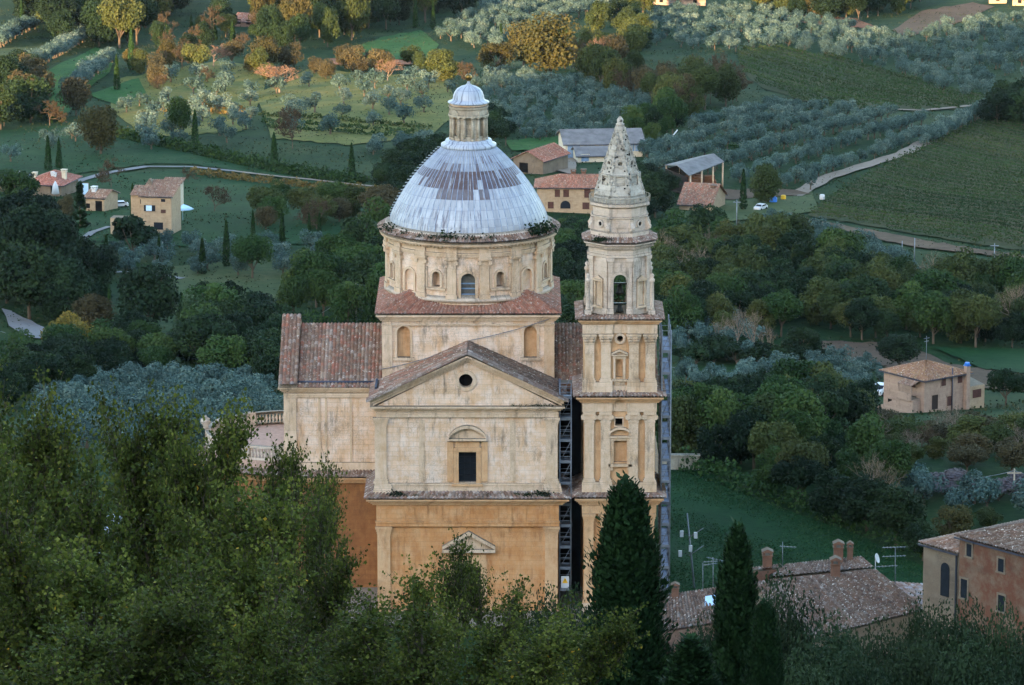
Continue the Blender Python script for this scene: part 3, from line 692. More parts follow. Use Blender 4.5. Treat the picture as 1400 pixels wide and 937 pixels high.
# ---- apse terrace on the left with its balustrade
AC = (-16.9, 16.3); AR = 7.6
m = MB().lathe([(AR, 0), (AR, Z1)], AC, 32, rad(90), rad(270)); m.build('apse_wall', M['stone_apse'], CH)
m = MB().lathe([(AR - .5, Z1), (AR + .2, Z1), (AR + .4, Z1 + .3), (AR + .85, Z1 + .6), (AR - .5, Z1 + .62)], AC, 32, rad(90), rad(270), smooth=False).build('apse_cornice', SW, CH)
q = []
for k in range(24):
    a, b = rad(90 + 180 * k / 24), rad(90 + 180 * (k + 1) / 24)
    P = lambda r, t, z: (AC[0] + r * cos(t), AC[1] + r * sin(t), z)
    q.append((P(AR + .0, a, Z2 - .05), P(AR + .0, b, Z2 - .05), P(AR + .95, b, Z1 + .66), P(AR + .95, a, Z1 + .66)))
tile_quads('apse_tiles', q, CH, TILE_OLD + TILE_PALE, tw=.3, amp=.08, seed=20)
MB().lathe([(AR + .1, Z1 + .5), (AR + .1, 12.0), (.05, 12.02)], AC, 32, rad(90), rad(270), smooth=False).build('terrace', M['terrace'], CH)
m = MB().lathe([(AR - .3, 12.0), (AR + .12, 12.0), (AR + .12, 12.22), (AR - .3, 12.22)], AC, 32, rad(90), rad(270), smooth=False)
m.lathe([(AR - .3, 13.1), (AR + .14, 13.1), (AR + .14, 13.32), (AR - .3, 13.32)], AC, 32, rad(90), rad(270), smooth=False)
bal = m.build('balustrade', SP, CH)
bm_ = None
for k in range(72):
    a = rad(90 + 180 * (k + .5) / 72); x, y = AC[0] + (AR - .08) * cos(a), AC[1] + (AR - .08) * sin(a)
    if k % 12 in (0, 11):
        if k % 12 == 0 or k == 71:
            MB().box(x - .45, x + .45, y - .25, y + .25, 12.0, 13.4, rot=a + pi / 2).build('pier', SP, bal)
        continue
    if bm_ is None:
        o = MB().lathe([(.13, 12.22), (.13, 12.3), (.07, 12.36), (.14, 12.58), (.12, 12.75), (.07, 12.95), (.13, 13.03), (.13, 13.1)], (0, 0), 8).build('baluster', SP, bal); bm_ = o
        o.location = (x, y, 0)
    else:
        c_ = bm_.copy(); COL.objects.link(c_); c_.location = (x, y, 0)
a = rad(183); x, y = AC[0] + AR * cos(a), AC[1] + AR * sin(a)
m = MB().lathe([(.3, 13.4), (.22, 13.6), (.5, 14.0), (.45, 14.3), (.15, 14.5), (.02, 14.7)], (x - .1, y - 4.6 * 0), 12)
m.build('urn', M['stone_pale'], CH)

# ================================================================ the bell tower
TW = empty('bell_tower', (13.65, 3.3, 0), 'slender pale bell tower with stone spire and tiled ledges right of the church', 'bell tower')
tx, ty = 13.65, 3.3; HW = 3.2
tz1, tz2, tz3, tz4 = Z1, Zp(552, -.6), Zp(445, -.6), Zp(338, .3)
def tower_stage(z0, z1, mat, cap, sub):
    y0 = ty - HW
    o = MB().box(tx - HW, tx + HW, y0, ty + HW, z0, z1).build('tower_wall', mat, TW)
    for s in (-1, 1):
        for dx in (2.72, 1.25):
            pilaster(TW, tx + s * dx, .86, y0, z0 + .95, z1 - .85, .28, ST if sub else SW, cap, .55, name='pilaster')
    m = MB(); m.box(tx - HW - .12, tx + HW + .12, y0 - .12, ty + HW + .1, z0 + .01, z0 + .6)
    for s in (-1, 1): m.box(tx + s * 2 - 1.35, tx + s * 2 + 1.35, y0 - .42, y0, z0 + .6 * 0 + .02, z0 + .93)
    m.build('tower_plinth', ST, TW)
    m = MB(); m.box(tx - HW - .04, tx + HW + .04, y0 - .1, ty + HW + .04, z1 - .85, z1 - .02)
    for s in (-1, 1): m.box(tx + s * 2 - 1.35, tx + s * 2 + 1.35, y0 - .34, y0, z1 - .84, z1 - .03)
    m.build('tower_frieze', ST if sub else SW, TW)
    return o
def tower_ledge(z0, z1, pr, pal, seed):
    m = MB(); cornice(m, tx - HW, tx + HW, ty - HW, ty + HW, z0, z0 + (z1 - z0) * .55, pr, 4)
    for s in (-1, 1): cornice(m, tx + s * 2 - 1.3, tx + s * 2 + 1.3, ty - HW - .22, ty, z0 + .01, z0 + (z1 - z0) * .56, pr, 4)
    m.build('tower_cornice', SW, TW)
    e, i = HW + pr + .3, HW + .0; za, zb = z0 + (z1 - z0) * .6, z1
    C4 = [(tx - e, ty - e), (tx + e, ty - e), (tx + e, ty + e), (tx - e, ty + e)]; I4 = [(tx - i, ty - i), (tx + i, ty - i), (tx + i, ty + i), (tx - i, ty + i)]
    tile_quads('ledge_tiles', [((*I4[k], zb), (*I4[(k + 1) % 4], zb), (*C4[(k + 1) % 4], za), (*C4[k], za)) for k in range(4)], TW, pal, tw=.34, amp=.1, seed=seed)
y0 = ty - HW
tower_stage(0, Z1, SL, 'tuscan', False)
tower_ledge(Z1, Z2, .7, TILE_PALE + TILE_OLD, 31)
o2 = tower_stage(Z2 - .05, tz2, SW, 'ionic', True)
tower_ledge(tz2, tz2 + 1.0, .62, TILE_OLD + TILE_PALE, 32)
o3 = tower_stage(tz2 + .95, tz3, SW, 'corinthian', True)
tower_ledge(tz3, tz3 + .72, .45, TILE_OLD + TILE_PALE[:2], 33)
for sx in (-1, 1):
    for sy in (-1, 1):
        x, y, z = tx + sx * 2.86, ty + sy * 2.86, tz3 + .5
        m = MB().box(x - .3, x + .3, y - .3, y + .3, z, z + .7); m.lathe([(.24, z + .703), (.2, z + .9), (.17, z + 3.2), (.24, z + 3.3), (.24, z + 3.5), (.12, z + 3.6), (.2, z + 3.85), (.02, z + 4.1)], (x, y), 12); m.build('corner_column', SP, TW)
XT = lambda px: Xp(px, y0); ZT = lambda py: Zp(py, y0)
carve(o2, MB().box(XT(841), XT(851), y0 - 1, y0 + .8, ZT(582), ZT(572)).box(XT(839), XT(857), y0 - 1, y0 + .35, ZT(632), ZT(602)))
carve(o3, MB().tube((XT(847), y0 - 1, ZT(463)), (XT(847), y0 + .8, ZT(463)), .27, .27, 16).prism(arch(XT(846), .62, ZT(516), ZT(492)), 'y', y0 - 1, y0 + .4))
MB().box(XT(841), XT(851), y0 + .7, y0 + .78, ZT(582), ZT(572)).build('vent', M['dark'], TW)
MB().tube((XT(847), y0 + .7, ZT(463)), (XT(847), y0 + .78, ZT(463)), .26, .26, 16).build('vent', M['dark'], TW)
m = MB()
for k in range(20):
    a, b = 2 * pi * k / 20, 2 * pi * (k + 1) / 20; P = lambda r, q: (XT(847) + r * cos(q), ZT(463) + r * sin(q))
    m.prism([P(.28, a), P(.5, a), P(.5, b), P(.28, b)], 'y', y0 - .12, y0 + .02)
m.build('vent_ring', ST, TW)
m = MB()
for a, b, c_, d_ in ((839.5, 841, 584, 570), (851, 852.5, 584, 570), (841, 851, 572, 570), (841, 851, 584, 582)): m.box(XT(a), XT(b), y0 - .08, y0 + .02, ZT(c_), ZT(d_))
m.build('vent_frame', ST, TW)
# niche with segmental pediment, stage two
m = MB()
for a, b in ((834.5, 839), (857, 861.5)): m.box(XT(a), XT(b), y0 - .16, y0 + .02, ZT(634), ZT(602))
m.box(XT(834), XT(862), y0 - .2, y0 + .02, ZT(602), ZT(598)); m.box(XT(831.5), XT(864.5), y0 - .36, y0 + .02, ZT(598), ZT(595.5))
c0, hw = XT(848), XT(864.5) - XT(848); zz = ZT(595.5); rs = .62
for k in range(10):
    a, b = -1 + .2 * k, -1 + .2 * (k + 1); f = lambda t: rs * (1 - t * t) ** .75
    m.prism([(c0 + a * hw, zz + f(a)), (c0 + b * hw, zz + f(b)), (c0 + b * hw, zz + f(b) + .22), (c0 + a * hw, zz + f(a) + .22)], 'y', y0 - .4, y0 + .02)
m.box(XT(832), XT(864), y0 - .28, y0 + .02, ZT(637.5), ZT(634))
for px_ in (836, 860): m.box(XT(px_) - .14, XT(px_) + .14, y0 - .18, y0 + .02, ZT(643), ZT(637.5))
m.build('niche_frame', ST, TW)
# niche with triangular pediment, stage three
m = MB()
for a, b in ((838, 841), (851, 854.5)): m.box(XT(a), XT(b), y0 - .14, y0 + .02, ZT(518), ZT(490))
m.box(XT(837), XT(855.5), y0 - .2, y0 + .02, ZT(490), ZT(486)); m.box(XT(835), XT(858), y0 - .34, y0 + .02, ZT(486), ZT(484.5))
c0, zz = XT(846.5), ZT(484.5)
for s, xx in ((-1, XT(835)), (1, XT(858))): m.prism([(xx, zz), (xx, zz + .16), (c0, ZT(477)), (c0, ZT(477) - .2)], 'y', y0 - .35, y0 + .02)
m.prism([(XT(838), zz), (XT(855), zz), (c0, ZT(478.5))], 'y', y0 - .1, y0 + .02)
m.box(XT(836), XT(857), y0 - .26, y0 + .02, ZT(521), ZT(518)); m.box(XT(839), XT(854), y0 - .1, y0 + .02, ZT(526), ZT(521))
m.build('niche_frame', ST, TW)
for (px_, py0, py1) in ((824, 530, 524), (812.5, 660, 654)): MB().box(XT(px_ - 1), XT(px_ + 1.2), y0 - .05, y0 + .0, ZT(py0), ZT(py1)).build('slit', M['dark'], TW)
# ---- octagonal belfry
OFF = rad(22.5); AP = 2.6; RB = AP / cos(OFF); bz0, bz1 = tz3 + .6, tz4
bf = MB().lathe([(RB, bz0), (RB, bz1)], (tx, ty), 8, off=OFF, smooth=False).build('belfry', SP, TW)
Zb = lambda py: Zp(py, ty - AP)
az0, az1 = Zb(440), Zb(375.5); aw = 1.22
carve(bf, MB().prism(arch(tx + .05, aw, az0, az1), 'y', ty - 6, ty + 6))
carve(bf, MB().prism([(p[0] - tx + ty, p[1]) for p in arch(tx, aw, az0 + .01, az1 - .01)], 'x', tx - 6, tx + 6))
def oct_(poly, k, r0, r1):
    ang = rad(45 * k); ca, sa = sin(ang), -cos(ang); ux, uy = cos(ang), sin(ang); n = len(poly)
    vs = [(tx + ca * r + ux * p[0], ty + sa * r + uy * p[0], p[1]) for r in (r0, r1) for p in poly]
    return vs, [tuple(range(n))[::-1], tuple(range(n, 2 * n))] + [(q, (q + 1) % n, n + (q + 1) % n, n + q) for q in range(n)]
def rect(x0, x1, z0, z1): return [(x0, z0), (x1, z0), (x1, z1), (x0, z1)]
m = MB(); o_, i_ = arch(0, aw + .5, az0, az1 + .25), arch(0, aw + .02, az0, az1)
for k in (0, 2, 6):
    for j in range(1, len(o_) - 1): m.add(*oct_([i_[j], o_[j], o_[j + 1], i_[j + 1]], k, AP - .05, AP + .1))
    m.add(*oct_([i_[-1], o_[-1], o_[0], i_[0]], k, AP - .05, AP + .1))
    m.add(*oct_([i_[1], o_[1], (o_[1][0], az0), (i_[1][0], az0)], k, AP - .05, AP + .1))
m.build('belfry_arch', SP, TW)
for k in (1, 7):
    m = MB()
    zt, zb_ = Zb(386), Zb(420)
    m.add(*oct_(rect(-.52, -.34, zb_, zt), k, AP - .05, AP + .16)); m.add(*oct_(rect(.34, .52, zb_, zt), k, AP - .05, AP + .16))
    m.add(*oct_(rect(-.6, .6, zt, zt + .18), k, AP - .05, AP + .3)); m.add(*oct_(rect(-.6, .6, zb_ - .2, zb_), k, AP - .05, AP + .22))
    m.add(*oct_([(-.6, zt + .18), (.6, zt + .18), (0, zt + .5)], k, AP - .05, AP + .2))
    m.add(*oct_(arch(0, .5, zb_ + .1, zt - .1), k, AP - .05, AP + .03))
    m.build('belfry_niche', M['stone_trim'], TW)
zc = Zb(362)
for k in range(8):
    m = MB()
    for s in (-1, 1):
        for (a, b, e_, dp) in ((bz0 + .2, bz0 + .7, .08, .24), (bz0 + .7, zc, 0, .14), (zc, zc + .3, .05, .2), (zc + .3, zc + .62, .12, .3)):
            m.add(*oct_(rect(s * .86 - .2 - e_, s * .86 + .2 + e_, a, b - .004), k, AP - .1, AP + dp))
    m.build('belfry_pilaster', SP, TW)
r8 = lambda a: a / cos(OFF)
MB().lathe([(r8(AP - .2), zc + .62), (r8(AP + .2), zc + .62), (r8(AP + .2), zc + .85), (r8(AP + .12), zc + .88), (r8(AP + .12), bz1 - .35), (r8(AP + .3), bz1 - .25),
            (r8(AP + .4), bz1), (r8(AP + .62), bz1 + .12), (r8(AP + .62), bz1 + .22), (r8(AP - .4), bz1 + .3)], (tx, ty), 8, off=OFF, smooth=False).build('belfry_cornice', SP, TW)
m = MB()
for k in range(8):
    for j in range(-6, 7): m.add(*oct_(rect(j * .2 - .05, j * .2 + .05, bz1 - .22, bz1 - .06), k, AP + .2, AP + .42))
m.build('belfry_dentils', SP, TW)
q = []
for k in range(8):
    a, b = rad(45 * k) + OFF, rad(45 * (k + 1)) + OFF; P = lambda r, t, z: (tx + r8(r) * cos(t), ty + r8(r) * sin(t), z)
    q.append((P(AP - .05, a, bz1 + .72), P(AP - .05, b, bz1 + .72), P(AP + .72, b, bz1 + .3), P(AP + .72, a, bz1 + .3)))
tile_quads('belfry_tiles', q, TW, TILE_PALE + TILE_OLD, tw=.26, cl=.4, amp=.09, seed=41)
# bells
for k, (zz, sc_) in enumerate(((az0 + 2.05, 1.0), (az0 + .35, .85))):
    m = MB().lathe([(.05, zz + .85 * sc_), (.2 * sc_, zz + .8 * sc_), (.26 * sc_, zz + .5 * sc_), (.34 * sc_, zz + .2 * sc_), (.46 * sc_, zz), (.4 * sc_, zz), (.02, zz + .1)], (tx + .05, ty), 16)
    m.box(tx - 1.2, tx + 1.2, ty - .1, ty + .1, zz + .85 * sc_, zz + 1.0 * sc_); m.tube((tx + .05, ty, zz + .1), (tx + .05, ty, zz - .15), .06, .08)
    tag(m.build('bell', M['bronze']), ['bronze bell hanging in the upper arch of the bell tower belfry', 'lower bronze bell sitting near the sill of the bell tower arch'][k], 'bell', 'bells in the belfry')
# ---- tambour with volutes
Zt = lambda py: Zp(py, ty - 2.7)
s0, s1, s2, s3, s4 = bz1 + .45, Zt(318), Zt(299), Zt(286), Zt(279.5)
A5 = 2.48
MB().lathe([(r8(A5 + .12), s0), (r8(A5 + .12), s1 - .12), (r8(A5 + .02), s1 - .08), (r8(A5 - .06), s1), (r8(A5 - .06), s2 - .1), (r8(A5 + .04), s2 - .08), (r8(A5 + .04), s2 + .04), (r8(A5 - .1), s2 + .08), (r8(A5 - .1), s3 - .05),
            (r8(A5 + .0), s3), (r8(A5 + .16), s3 + .12), (r8(A5 + .16), s4 - .08), (r8(A5 - .2), s4)], (tx, ty), 8, off=OFF, smooth=False).build('tambour', SP, TW)
for k in range(8):
    a = rad(45 * k) + OFF; m = MB(); c_, s_ = cos(a), sin(a); px_, py_ = -s_, c_
    n_ = 8; vs = []
    for (r, z) in ((2.45, s1 - .05), (2.95, s1 + .1), (3.0, s1 + .35), (2.83, s1 + .6), (2.72, s1 + .85), (2.78, s2 - .15), (2.45, s2 - .1)):
        for w_ in (-.17, .17): vs.append((tx + c_ * r + px_ * w_, ty + s_ * r + py_ * w_, z))
    nn = 7; fs = [(2 * j, 2 * j + 1, 2 * ((j + 1) % nn) + 1, 2 * ((j + 1) % nn)) for j in range(nn)] + [tuple(2 * j for j in range(nn)), tuple(2 * j + 1 for j in reversed(range(nn)))]
    m.add(vs, fs); m.build('volute', SP, TW)
for k in (0, 1, 2, 6, 7):
    m = MB(); zz = (s1 + s2) / 2; rr = .3
    for j in range(14):
        a, b = 2 * pi * j / 14, 2 * pi * (j + 1) / 14; P = lambda r, q: (r * cos(q), zz + r * sin(q))
        m.add(*oct_([P(.2, a), P(.36, a), P(.36, b), P(.2, b)], k, A5 - .12, A5 + .06))
    ring = m.build('roundel', SP, TW)
    if k in (1, 7): MB().add(*oct_([(.21 * cos(2 * pi * j / 14), zz + .21 * sin(2 * pi * j / 14)) for j in range(14)], k, A5 - .1, A5 - .035)).build('roundel_hole', M['dark'], ring)
    else: MB().add(*oct_([(.24 * cos(2 * pi * j / 14), zz + .24 * sin(2 * pi * j / 14)) for j in range(14)], k, A5 - .12, A5 + .1)).build('roundel_boss', SP, ring)
m = MB()
for k in range(40):
    a = 2 * pi * k / 40; x, y = tx + 2.72 * cos(a), ty + 2.72 * sin(a); m.tube((x, y, s4 - .1), (x, y, s4 + .42), .035, .035, 4)
for k in range(40):
    a, b = 2 * pi * k / 40, 2 * pi * (k + 1) / 40; m.tube((tx + 2.72 * cos(a), ty + 2.72 * sin(a), s4 + .4), (tx + 2.72 * cos(b), ty + 2.72 * sin(b), s4 + .4), .04, .04, 4)
m.build('spire_railing', M['stone_grey'], TW, fix=False)
# ---- spire
zs0, zs1 = s4 - .05, Zp(170, ty)
R0, R1 = 2.2, .27
sp_prof = [(r8(R0) + .1, zs0), (r8(R0) + .1, zs0 + .5), (r8(R0) - .05, zs0 + .62)] + [(r8(R0 + (R1 - R0) * t), zs0 + .6 + (zs1 - zs0 - .6) * t) for t in np.linspace(.01, 1, 12)]
spi = MB().lathe(sp_prof, (tx, ty), 8, off=OFF, smooth=False).build('spire', M['stone_spire'], TW)
def spf(t): return (R0 + (R1 - R0) * t), zs0 + .6 + (zs1 - zs0 - .6) * t
cut = MB()
for k in range(8):
    for t, rr in ((.46, .2), (.78, .07)):
        r, z = spf(t); a = rad(45 * k); cut.tube((tx + sin(a) * (r - .35), ty - cos(a) * (r - .35), z), (tx + sin(a) * (r + .6), ty - cos(a) * (r + .6), z), rr, rr, 12)
    r, z = spf(.22); cut.add(*oct_(rect(-.42, .42, z - .45, z + .45), k, r - .05, r + 1))
carve(spi, cut)
m = MB()
for k in range(8):
    a = rad(45 * k) + OFF
    for j in range(11):
        t0, t1 = j / 11, (j + .88) / 11; r0_, z0_ = spf(t0); r1_, z1_ = spf(t1)
        m.tube((tx + r8(r0_) * cos(a), ty + r8(r0_) * sin(a), z0_), (tx + r8(r1_) * cos(a), ty + r8(r1_) * sin(a), z1_), .1, .085, 6)
    for t in (.46,):
        r, z = spf(t)
        for j in range(12):
            b0, b1 = 2 * pi * j / 12, 2 * pi * (j + 1) / 12; P = lambda rr, q_: (rr * cos(q_), z + rr * sin(q_))
            m.add(*oct_([P(.2, b0), P(.33, b0), P(.33, b1), P(.2, b1)], k, r - .2, r + .12))
    r, z = spf(.22)
    for (x0_, x1_, a0_, a1_) in ((-.52, -.42, -.52, .52), (.42, .52, -.52, .52), (-.42, .42, .42, .52), (-.42, .42, -.52, -.42)):
        m.add(*oct_(rect(x0_, x1_, z + a0_, z + a1_), k, r - .25, r + .1))
rgm = np.random.default_rng(9)
for _ in range(150):
    t = rgm.random() ** 1.2 * .95; k = int(rgm.integers(0, 8)); r, z = spf(t); u = (rgm.random() - .5) * 2 * r * .4
    h_, w_ = .06 + .12 * rgm.random(), .06 + .14 * rgm.random(); m.add(*oct_(rect(u - w_, u + w_, z - h_, z + h_), k, r - .4, r + .03 + .09 * rgm.random()))
m.build('spire_ribs', M['stone_spire'], spi, fix=False)
m = MB()
for _ in range(80):
    t = rgm.random() * .92; k = int(rgm.integers(0, 8)); r, z = spf(t); u = (rgm.random() - .5) * 2 * r * .38
    m.add(*oct_(rect(u - .07, u + .07, z - .06, z + .05), k, r - .3, r + .06))
m.build('putlog_holes', M['dark'], spi)
m = MB().lathe([(.32, zs1 - .1), (.4, zs1 + .05), (.25, zs1 + .15), (.3, zs1 + .4), (.18, zs1 + .6), (.06, zs1 + .75)], (tx, ty), 10)
m.build('finial', M['stone_spire'], TW)
m = MB().tube((tx, ty, zs1 + .7), (tx, ty, zs1 + 2.1), .03, .02, 5); m.tube((tx - .25, ty, zs1 + 1.7), (tx + .25, ty, zs1 + 1.7), .02, .02, 5)
m.build('cross', M['iron'], TW)

# ================================================================ scaffolds
def scaffold(name, x0, x1, y0, y1, z1, dz, label, netted=False):
    r = empty(name, ((x0 + x1) / 2, (y0 + y1) / 2, 0), label, 'scaffold', 'scaffolds round the bell tower')
    ny = max(1, int(round((y1 - y0) / 2.2))); ys = [y0 + (y1 - y0) * k / ny for k in range(ny + 1)]
    for y in ys:
        m = MB()
        for x in (x0, x1): m.tube((x, y, 0), (x, y, z1 + .4), .06, .06, 6)
        m.build('standard', M['steelpale'], r)
    z = dz
    lv = 0
    while z < z1:
        m = MB()
        for zz in (z, z + .5, z + 1.0):
            for x in (x0, x1): m.tube((x, y0, zz), (x, y1, zz), .035, .035, 5)
            for y in (y0, y1): m.tube((x0, y, zz), (x1, y, zz), .035, .035, 5)
        if lv % 1 == 0: m.tube((x0, y0, z), (x1, y0, z + dz), .025, .025, 5)
        m.build('guard_rail', M['steelpale'], r)
        MB().box(x0 + .04, x1 - .04, y0 + .05, y1 - .05, z - .08, z - .03).build('platform', M['net'] if netted else M['zinc'], r)
        MB().box(x0 + .02, x1 - .02, y0 - .03, y0 + .02, z - .1, z + .16).build('toe_board', M['steelpale'], r)
        z += dz; lv += 1
    return r
sc1 = scaffold('scaffold', Xp(765.5), Xp(781), .5, 2.0, Zp(540), 1.98, 'narrow steel scaffold of seven lifts between church front and bell tower')
m = MB().box(8.35, 10.3, 6.6, 6.66, .2, 18.6); m.box(8.3, 8.36, 2.2, 6.6, .2, 18.6); m.build('gap_shade_sheet', M['dark'], sc1)  # near-black sheets added to stand in for the deep shade of the gap
sc2 = scaffold('scaffold', 17.45, 18.25, .6, 7.4, 25.6, 2.0, 'tall scaffold with blue grey boards on the right flank of the bell tower', True)
m = MB()
for k in range(12):
    z = .3 + 2.0 * k; m.box(18.28, 18.32, .7, 7.3, z + .95, z + 1.75)
m.build('side_boards', M['net'], sc2)
z = Zp(804, .4); x = Xp(773, .4)
sg = empty('warning_sign', (x, .4, z), 'white warning sign with a yellow triangle fixed to the narrow scaffold', 'sign')
hh = Zp(788, .4) - z
MB().box(x - .36, x + .36, .38, .42, z, z + hh).build('board', M['white'], sg)
MB().prism([(x - .26, z + hh * .42), (x + .26, z + hh * .42), (x, z + hh * .9)], 'y', .365, .379).build('triangle', M['yellow'], sg)
m = MB().box(x - .025, x + .025, .358, .364, z + hh * .58, z + hh * .76); m.box(x - .025, x + .025, .358, .364, z + hh * .49, z + hh * .53)
m.build('exclamation_mark', M['dark'], sg)
# ================================================================ ground
def grass_mat(name, stops, scale=.05, rows=None):
    t = NT(name); o = t.obj()
    a = t.noise(o, scale, 5, .6); b = t.noise(o, scale * 9, 5, .75); c = t.noise(o, 1.6, 4, .8)
    f = t.math('ADD', t.math('ADD', t.math('MULTIPLY', a, .4), t.math('MULTIPLY', b, .32)), t.math('MULTIPLY', c, .28))
    t.color(t.ramp(f, stops)); t.b.inputs['Roughness'].default_value = .95; t.b.inputs['Specular IOR Level'].default_value = .05
    t.bump(t.math('ADD', b, c), .5, .15); return t.m
M['ground'] = grass_mat('meadow', [(.36, lin(12, 30, 18)), (.45, lin(22, 46, 24)), (.53, lin(34, 54, 28)), (.66, lin(62, 66, 40))])
M['lawn'] = grass_mat('mown_lawn', [(.36, lin(12, 34, 18)), (.46, lin(20, 50, 26)), (.55, lin(28, 58, 30)), (.66, lin(54, 70, 42))])
M['grass'] = grass_mat('green_meadow', [(.35, lin(24, 58, 30)), (.5, lin(42, 78, 36)), (.66, lin(78, 98, 50))])
M['dry'] = grass_mat('dry_grass', [(.35, lin(50, 68, 36)), (.5, lin(88, 90, 46)), (.66, lin(124, 110, 62))])
M['meadow_olive'] = grass_mat('rough_meadow', [(.35, lin(44, 58, 38)), (.5, lin(62, 74, 46)), (.66, lin(84, 86, 58))])
M['soil'] = grass_mat('ploughed_soil', [(.35, lin(58, 52, 42)), (.5, lin(80, 66, 54)), (.66, lin(98, 82, 66))])
M['redsoil'] = grass_mat('red_soil', [(.35, lin(96, 66, 50)), (.5, lin(122, 82, 60)), (.66, lin(142, 104, 78))])
M['vinefloor'] = grass_mat('vineyard_floor', [(.35, lin(34, 48, 28)), (.5, lin(52, 58, 36)), (.66, lin(76, 70, 48))])
M['gravel'] = grass_mat('pale_track', [(.35, lin(104, 94, 84)), (.5, lin(126, 114, 102)), (.66, lin(142, 132, 120))])
M['asphalt'] = grass_mat('grey_road', [(.35, lin(92, 92, 96)), (.5, lin(112, 112, 114)), (.66, lin(124, 122, 122))])
M['paleasphalt'] = grass_mat('pale_road', [(.35, lin(130, 134, 138)), (.5, lin(150, 154, 158)), (.66, lin(164, 166, 170))])

def sheet():
    d1 = np.concatenate([np.arange(-1500, -220, 60.), np.arange(-220, 0, 10.), np.arange(0, 1000, 5.), np.arange(1000, 1800, 7.), np.arange(1800, 9001, 200.)])
    x1 = np.concatenate([np.arange(-6000, -900, 300.), np.arange(-900, -260, 8.), np.arange(-260, 300, 5.), np.arange(300, 900, 20.), np.arange(900, 6001, 300.)])
    X, D = np.meshgrid(x1, d1); Z = height(X, D - 400)
    V = np.stack([X, D - 400, Z], -1).reshape(-1, 3); n = len(x1); r = np.arange(len(d1) - 1)[:, None] * n; c = np.arange(n - 1)[None]
    i = (r + c).ravel(); return V, np.stack([i, i + 1, i + n + 1, i + n], 1)
me = np_mesh('terrain', *sheet(), True); me.materials.append(M['ground'])
tag(link('terrain', me), kind='structure')
def drape(name, px_poly, mat, off=.22, step=6.0, kind='structure'):
    rj = random.Random(len(px_poly) * 31 + int(px_poly[0][0])); fine_ = []
    for (xa, ya), (xb, yb) in zip(px_poly, px_poly[1:] + px_poly[:1]):
        k_ = max(1, int(hypot(xb - xa, yb - ya) / 9)); nl = max(1e-6, hypot(xb - xa, yb - ya)); jx, jy = -(yb - ya) / nl, (xb - xa) / nl
        for q in range(k_): e_ = rj.uniform(-1.8, 1.8) if q else 0; fine_.append((xa + (xb - xa) * q / k_ + jx * e_, ya + (yb - ya) * q / k_ + jy * e_ * .6))
    pts = [ground(*p) for p in fine_]
    bm = bmesh.new(); vs = [bm.verts.new((p.x, p.y, 0)) for p in pts]; bm.faces.new(vs)
    bmesh.ops.triangulate(bm, faces=bm.faces)
    for ax, n in ((0, (1, 0, 0)), (1, (0, 1, 0))):
        lo, hi = min(p[ax] for p in pts), max(p[ax] for p in pts); k = lo + step
        while k < hi:
            co_ = (k, 0, 0) if ax == 0 else (0, k, 0)
            bmesh.ops.bisect_plane(bm, geom=bm.verts[:] + bm.edges[:] + bm.faces[:], plane_co=co_, plane_no=n); k += step
    bmesh.ops.triangulate(bm, faces=bm.faces)
    for v in bm.verts: v.co.z = H(v.co.x, v.co.y) + off
    bmesh.ops.recalc_face_normals(bm, faces=bm.faces)
    if sum(f.normal.z for f in bm.faces) < 0: bmesh.ops.reverse_faces(bm, faces=bm.faces)
    me = bpy.data.meshes.new(name); bm.to_mesh(me); bm.free(); me.materials.append(mat)
    for p in me.polygons: p.use_smooth = True
    return tag(link(name, me), kind=kind)
def ribbon(name, pxs, w, mat, off=.34):
    P = [ground(*p) for p in pxs]; Q = []
    for a, b in zip(P, P[1:]):
        n = max(1, int((b - a).length / 4))
        Q += [a.lerp(b, k / n) for k in range(n)]
    Q.append(P[-1]); V = []; F = []
    for k, p in enumerate(Q):
        d = Q[min(k + 2, len(Q) - 1)] - Q[max(k - 2, 0)]; d.z = 0; d.normalize(); s = Vector((-d.y, d.x, 0))
        ww = w * (1 + .12 * sin(k * 1.7))
        for t in (-.5, 0, .5): q = p + s * (ww * t); V.append((q.x, q.y, H(q.x, q.y) + off))
    for k in range(len(Q) - 1):
        for t in (0, 1): F.append((k * 3 + t, k * 3 + t + 1, k * 3 + 4 + t, k * 3 + 3 + t))
    m = MB().add(V, F, 0, True)
    return tag(m.build(name, mat), kind='structure')
LAWN = [(905, 646), (960, 643), (1045, 690), (1160, 728), (1290, 790), (1290, 826), (900, 836)]
drape('lawn', LAWN, M['lawn'], .1)
drape('meadow', [(455, 80), (520, 52), (575, 42), (600, 62), (590, 84)], M['grass'])
drape('meadow', [(0, 68), (60, 62), (110, 48), (60, 90), (0, 104)], M['meadow_olive'])
drape('meadow', [(30, 150), (60, 100), (130, 66), (160, 72), (150, 100), (110, 130), (90, 160)], M['grass'])
drape('meadow', [(0, 180), (110, 170), (240, 200), (330, 212), (520, 258), (515, 268), (340, 238), (260, 226), (200, 226), (90, 242), (0, 246)], M['lawn'], .2)
drape('meadow', [(120, 130), (190, 108), (200, 128), (160, 145)], M['grass'])
drape('meadow', [(150, 150), (165, 108), (300, 84), (372, 96), (350, 150), (330, 180), (200, 190)], M['dry'], .16)
drape('meadow', [(370, 190), (350, 130), (420, 96), (610, 108), (630, 150), (590, 186), (480, 200)], M['dry'])
drape('meadow', [(190, 148), (330, 152), (340, 178), (230, 186)], M['dry'])
drape('meadow', [(200, 370), (400, 350), (400, 400), (350, 432), (245, 440)], M['meadow_olive'], .2)
drape('meadow', [(110, 240), (270, 234), (400, 252), (520, 280), (520, 330), (300, 340), (100, 330)], M['lawn'], .15)
UPV = [(1008, 70), (1060, 66), (1160, 84), (1270, 116), (1375, 140), (1350, 150), (1240, 152), (1120, 146), (1040, 120), (1012, 96)]
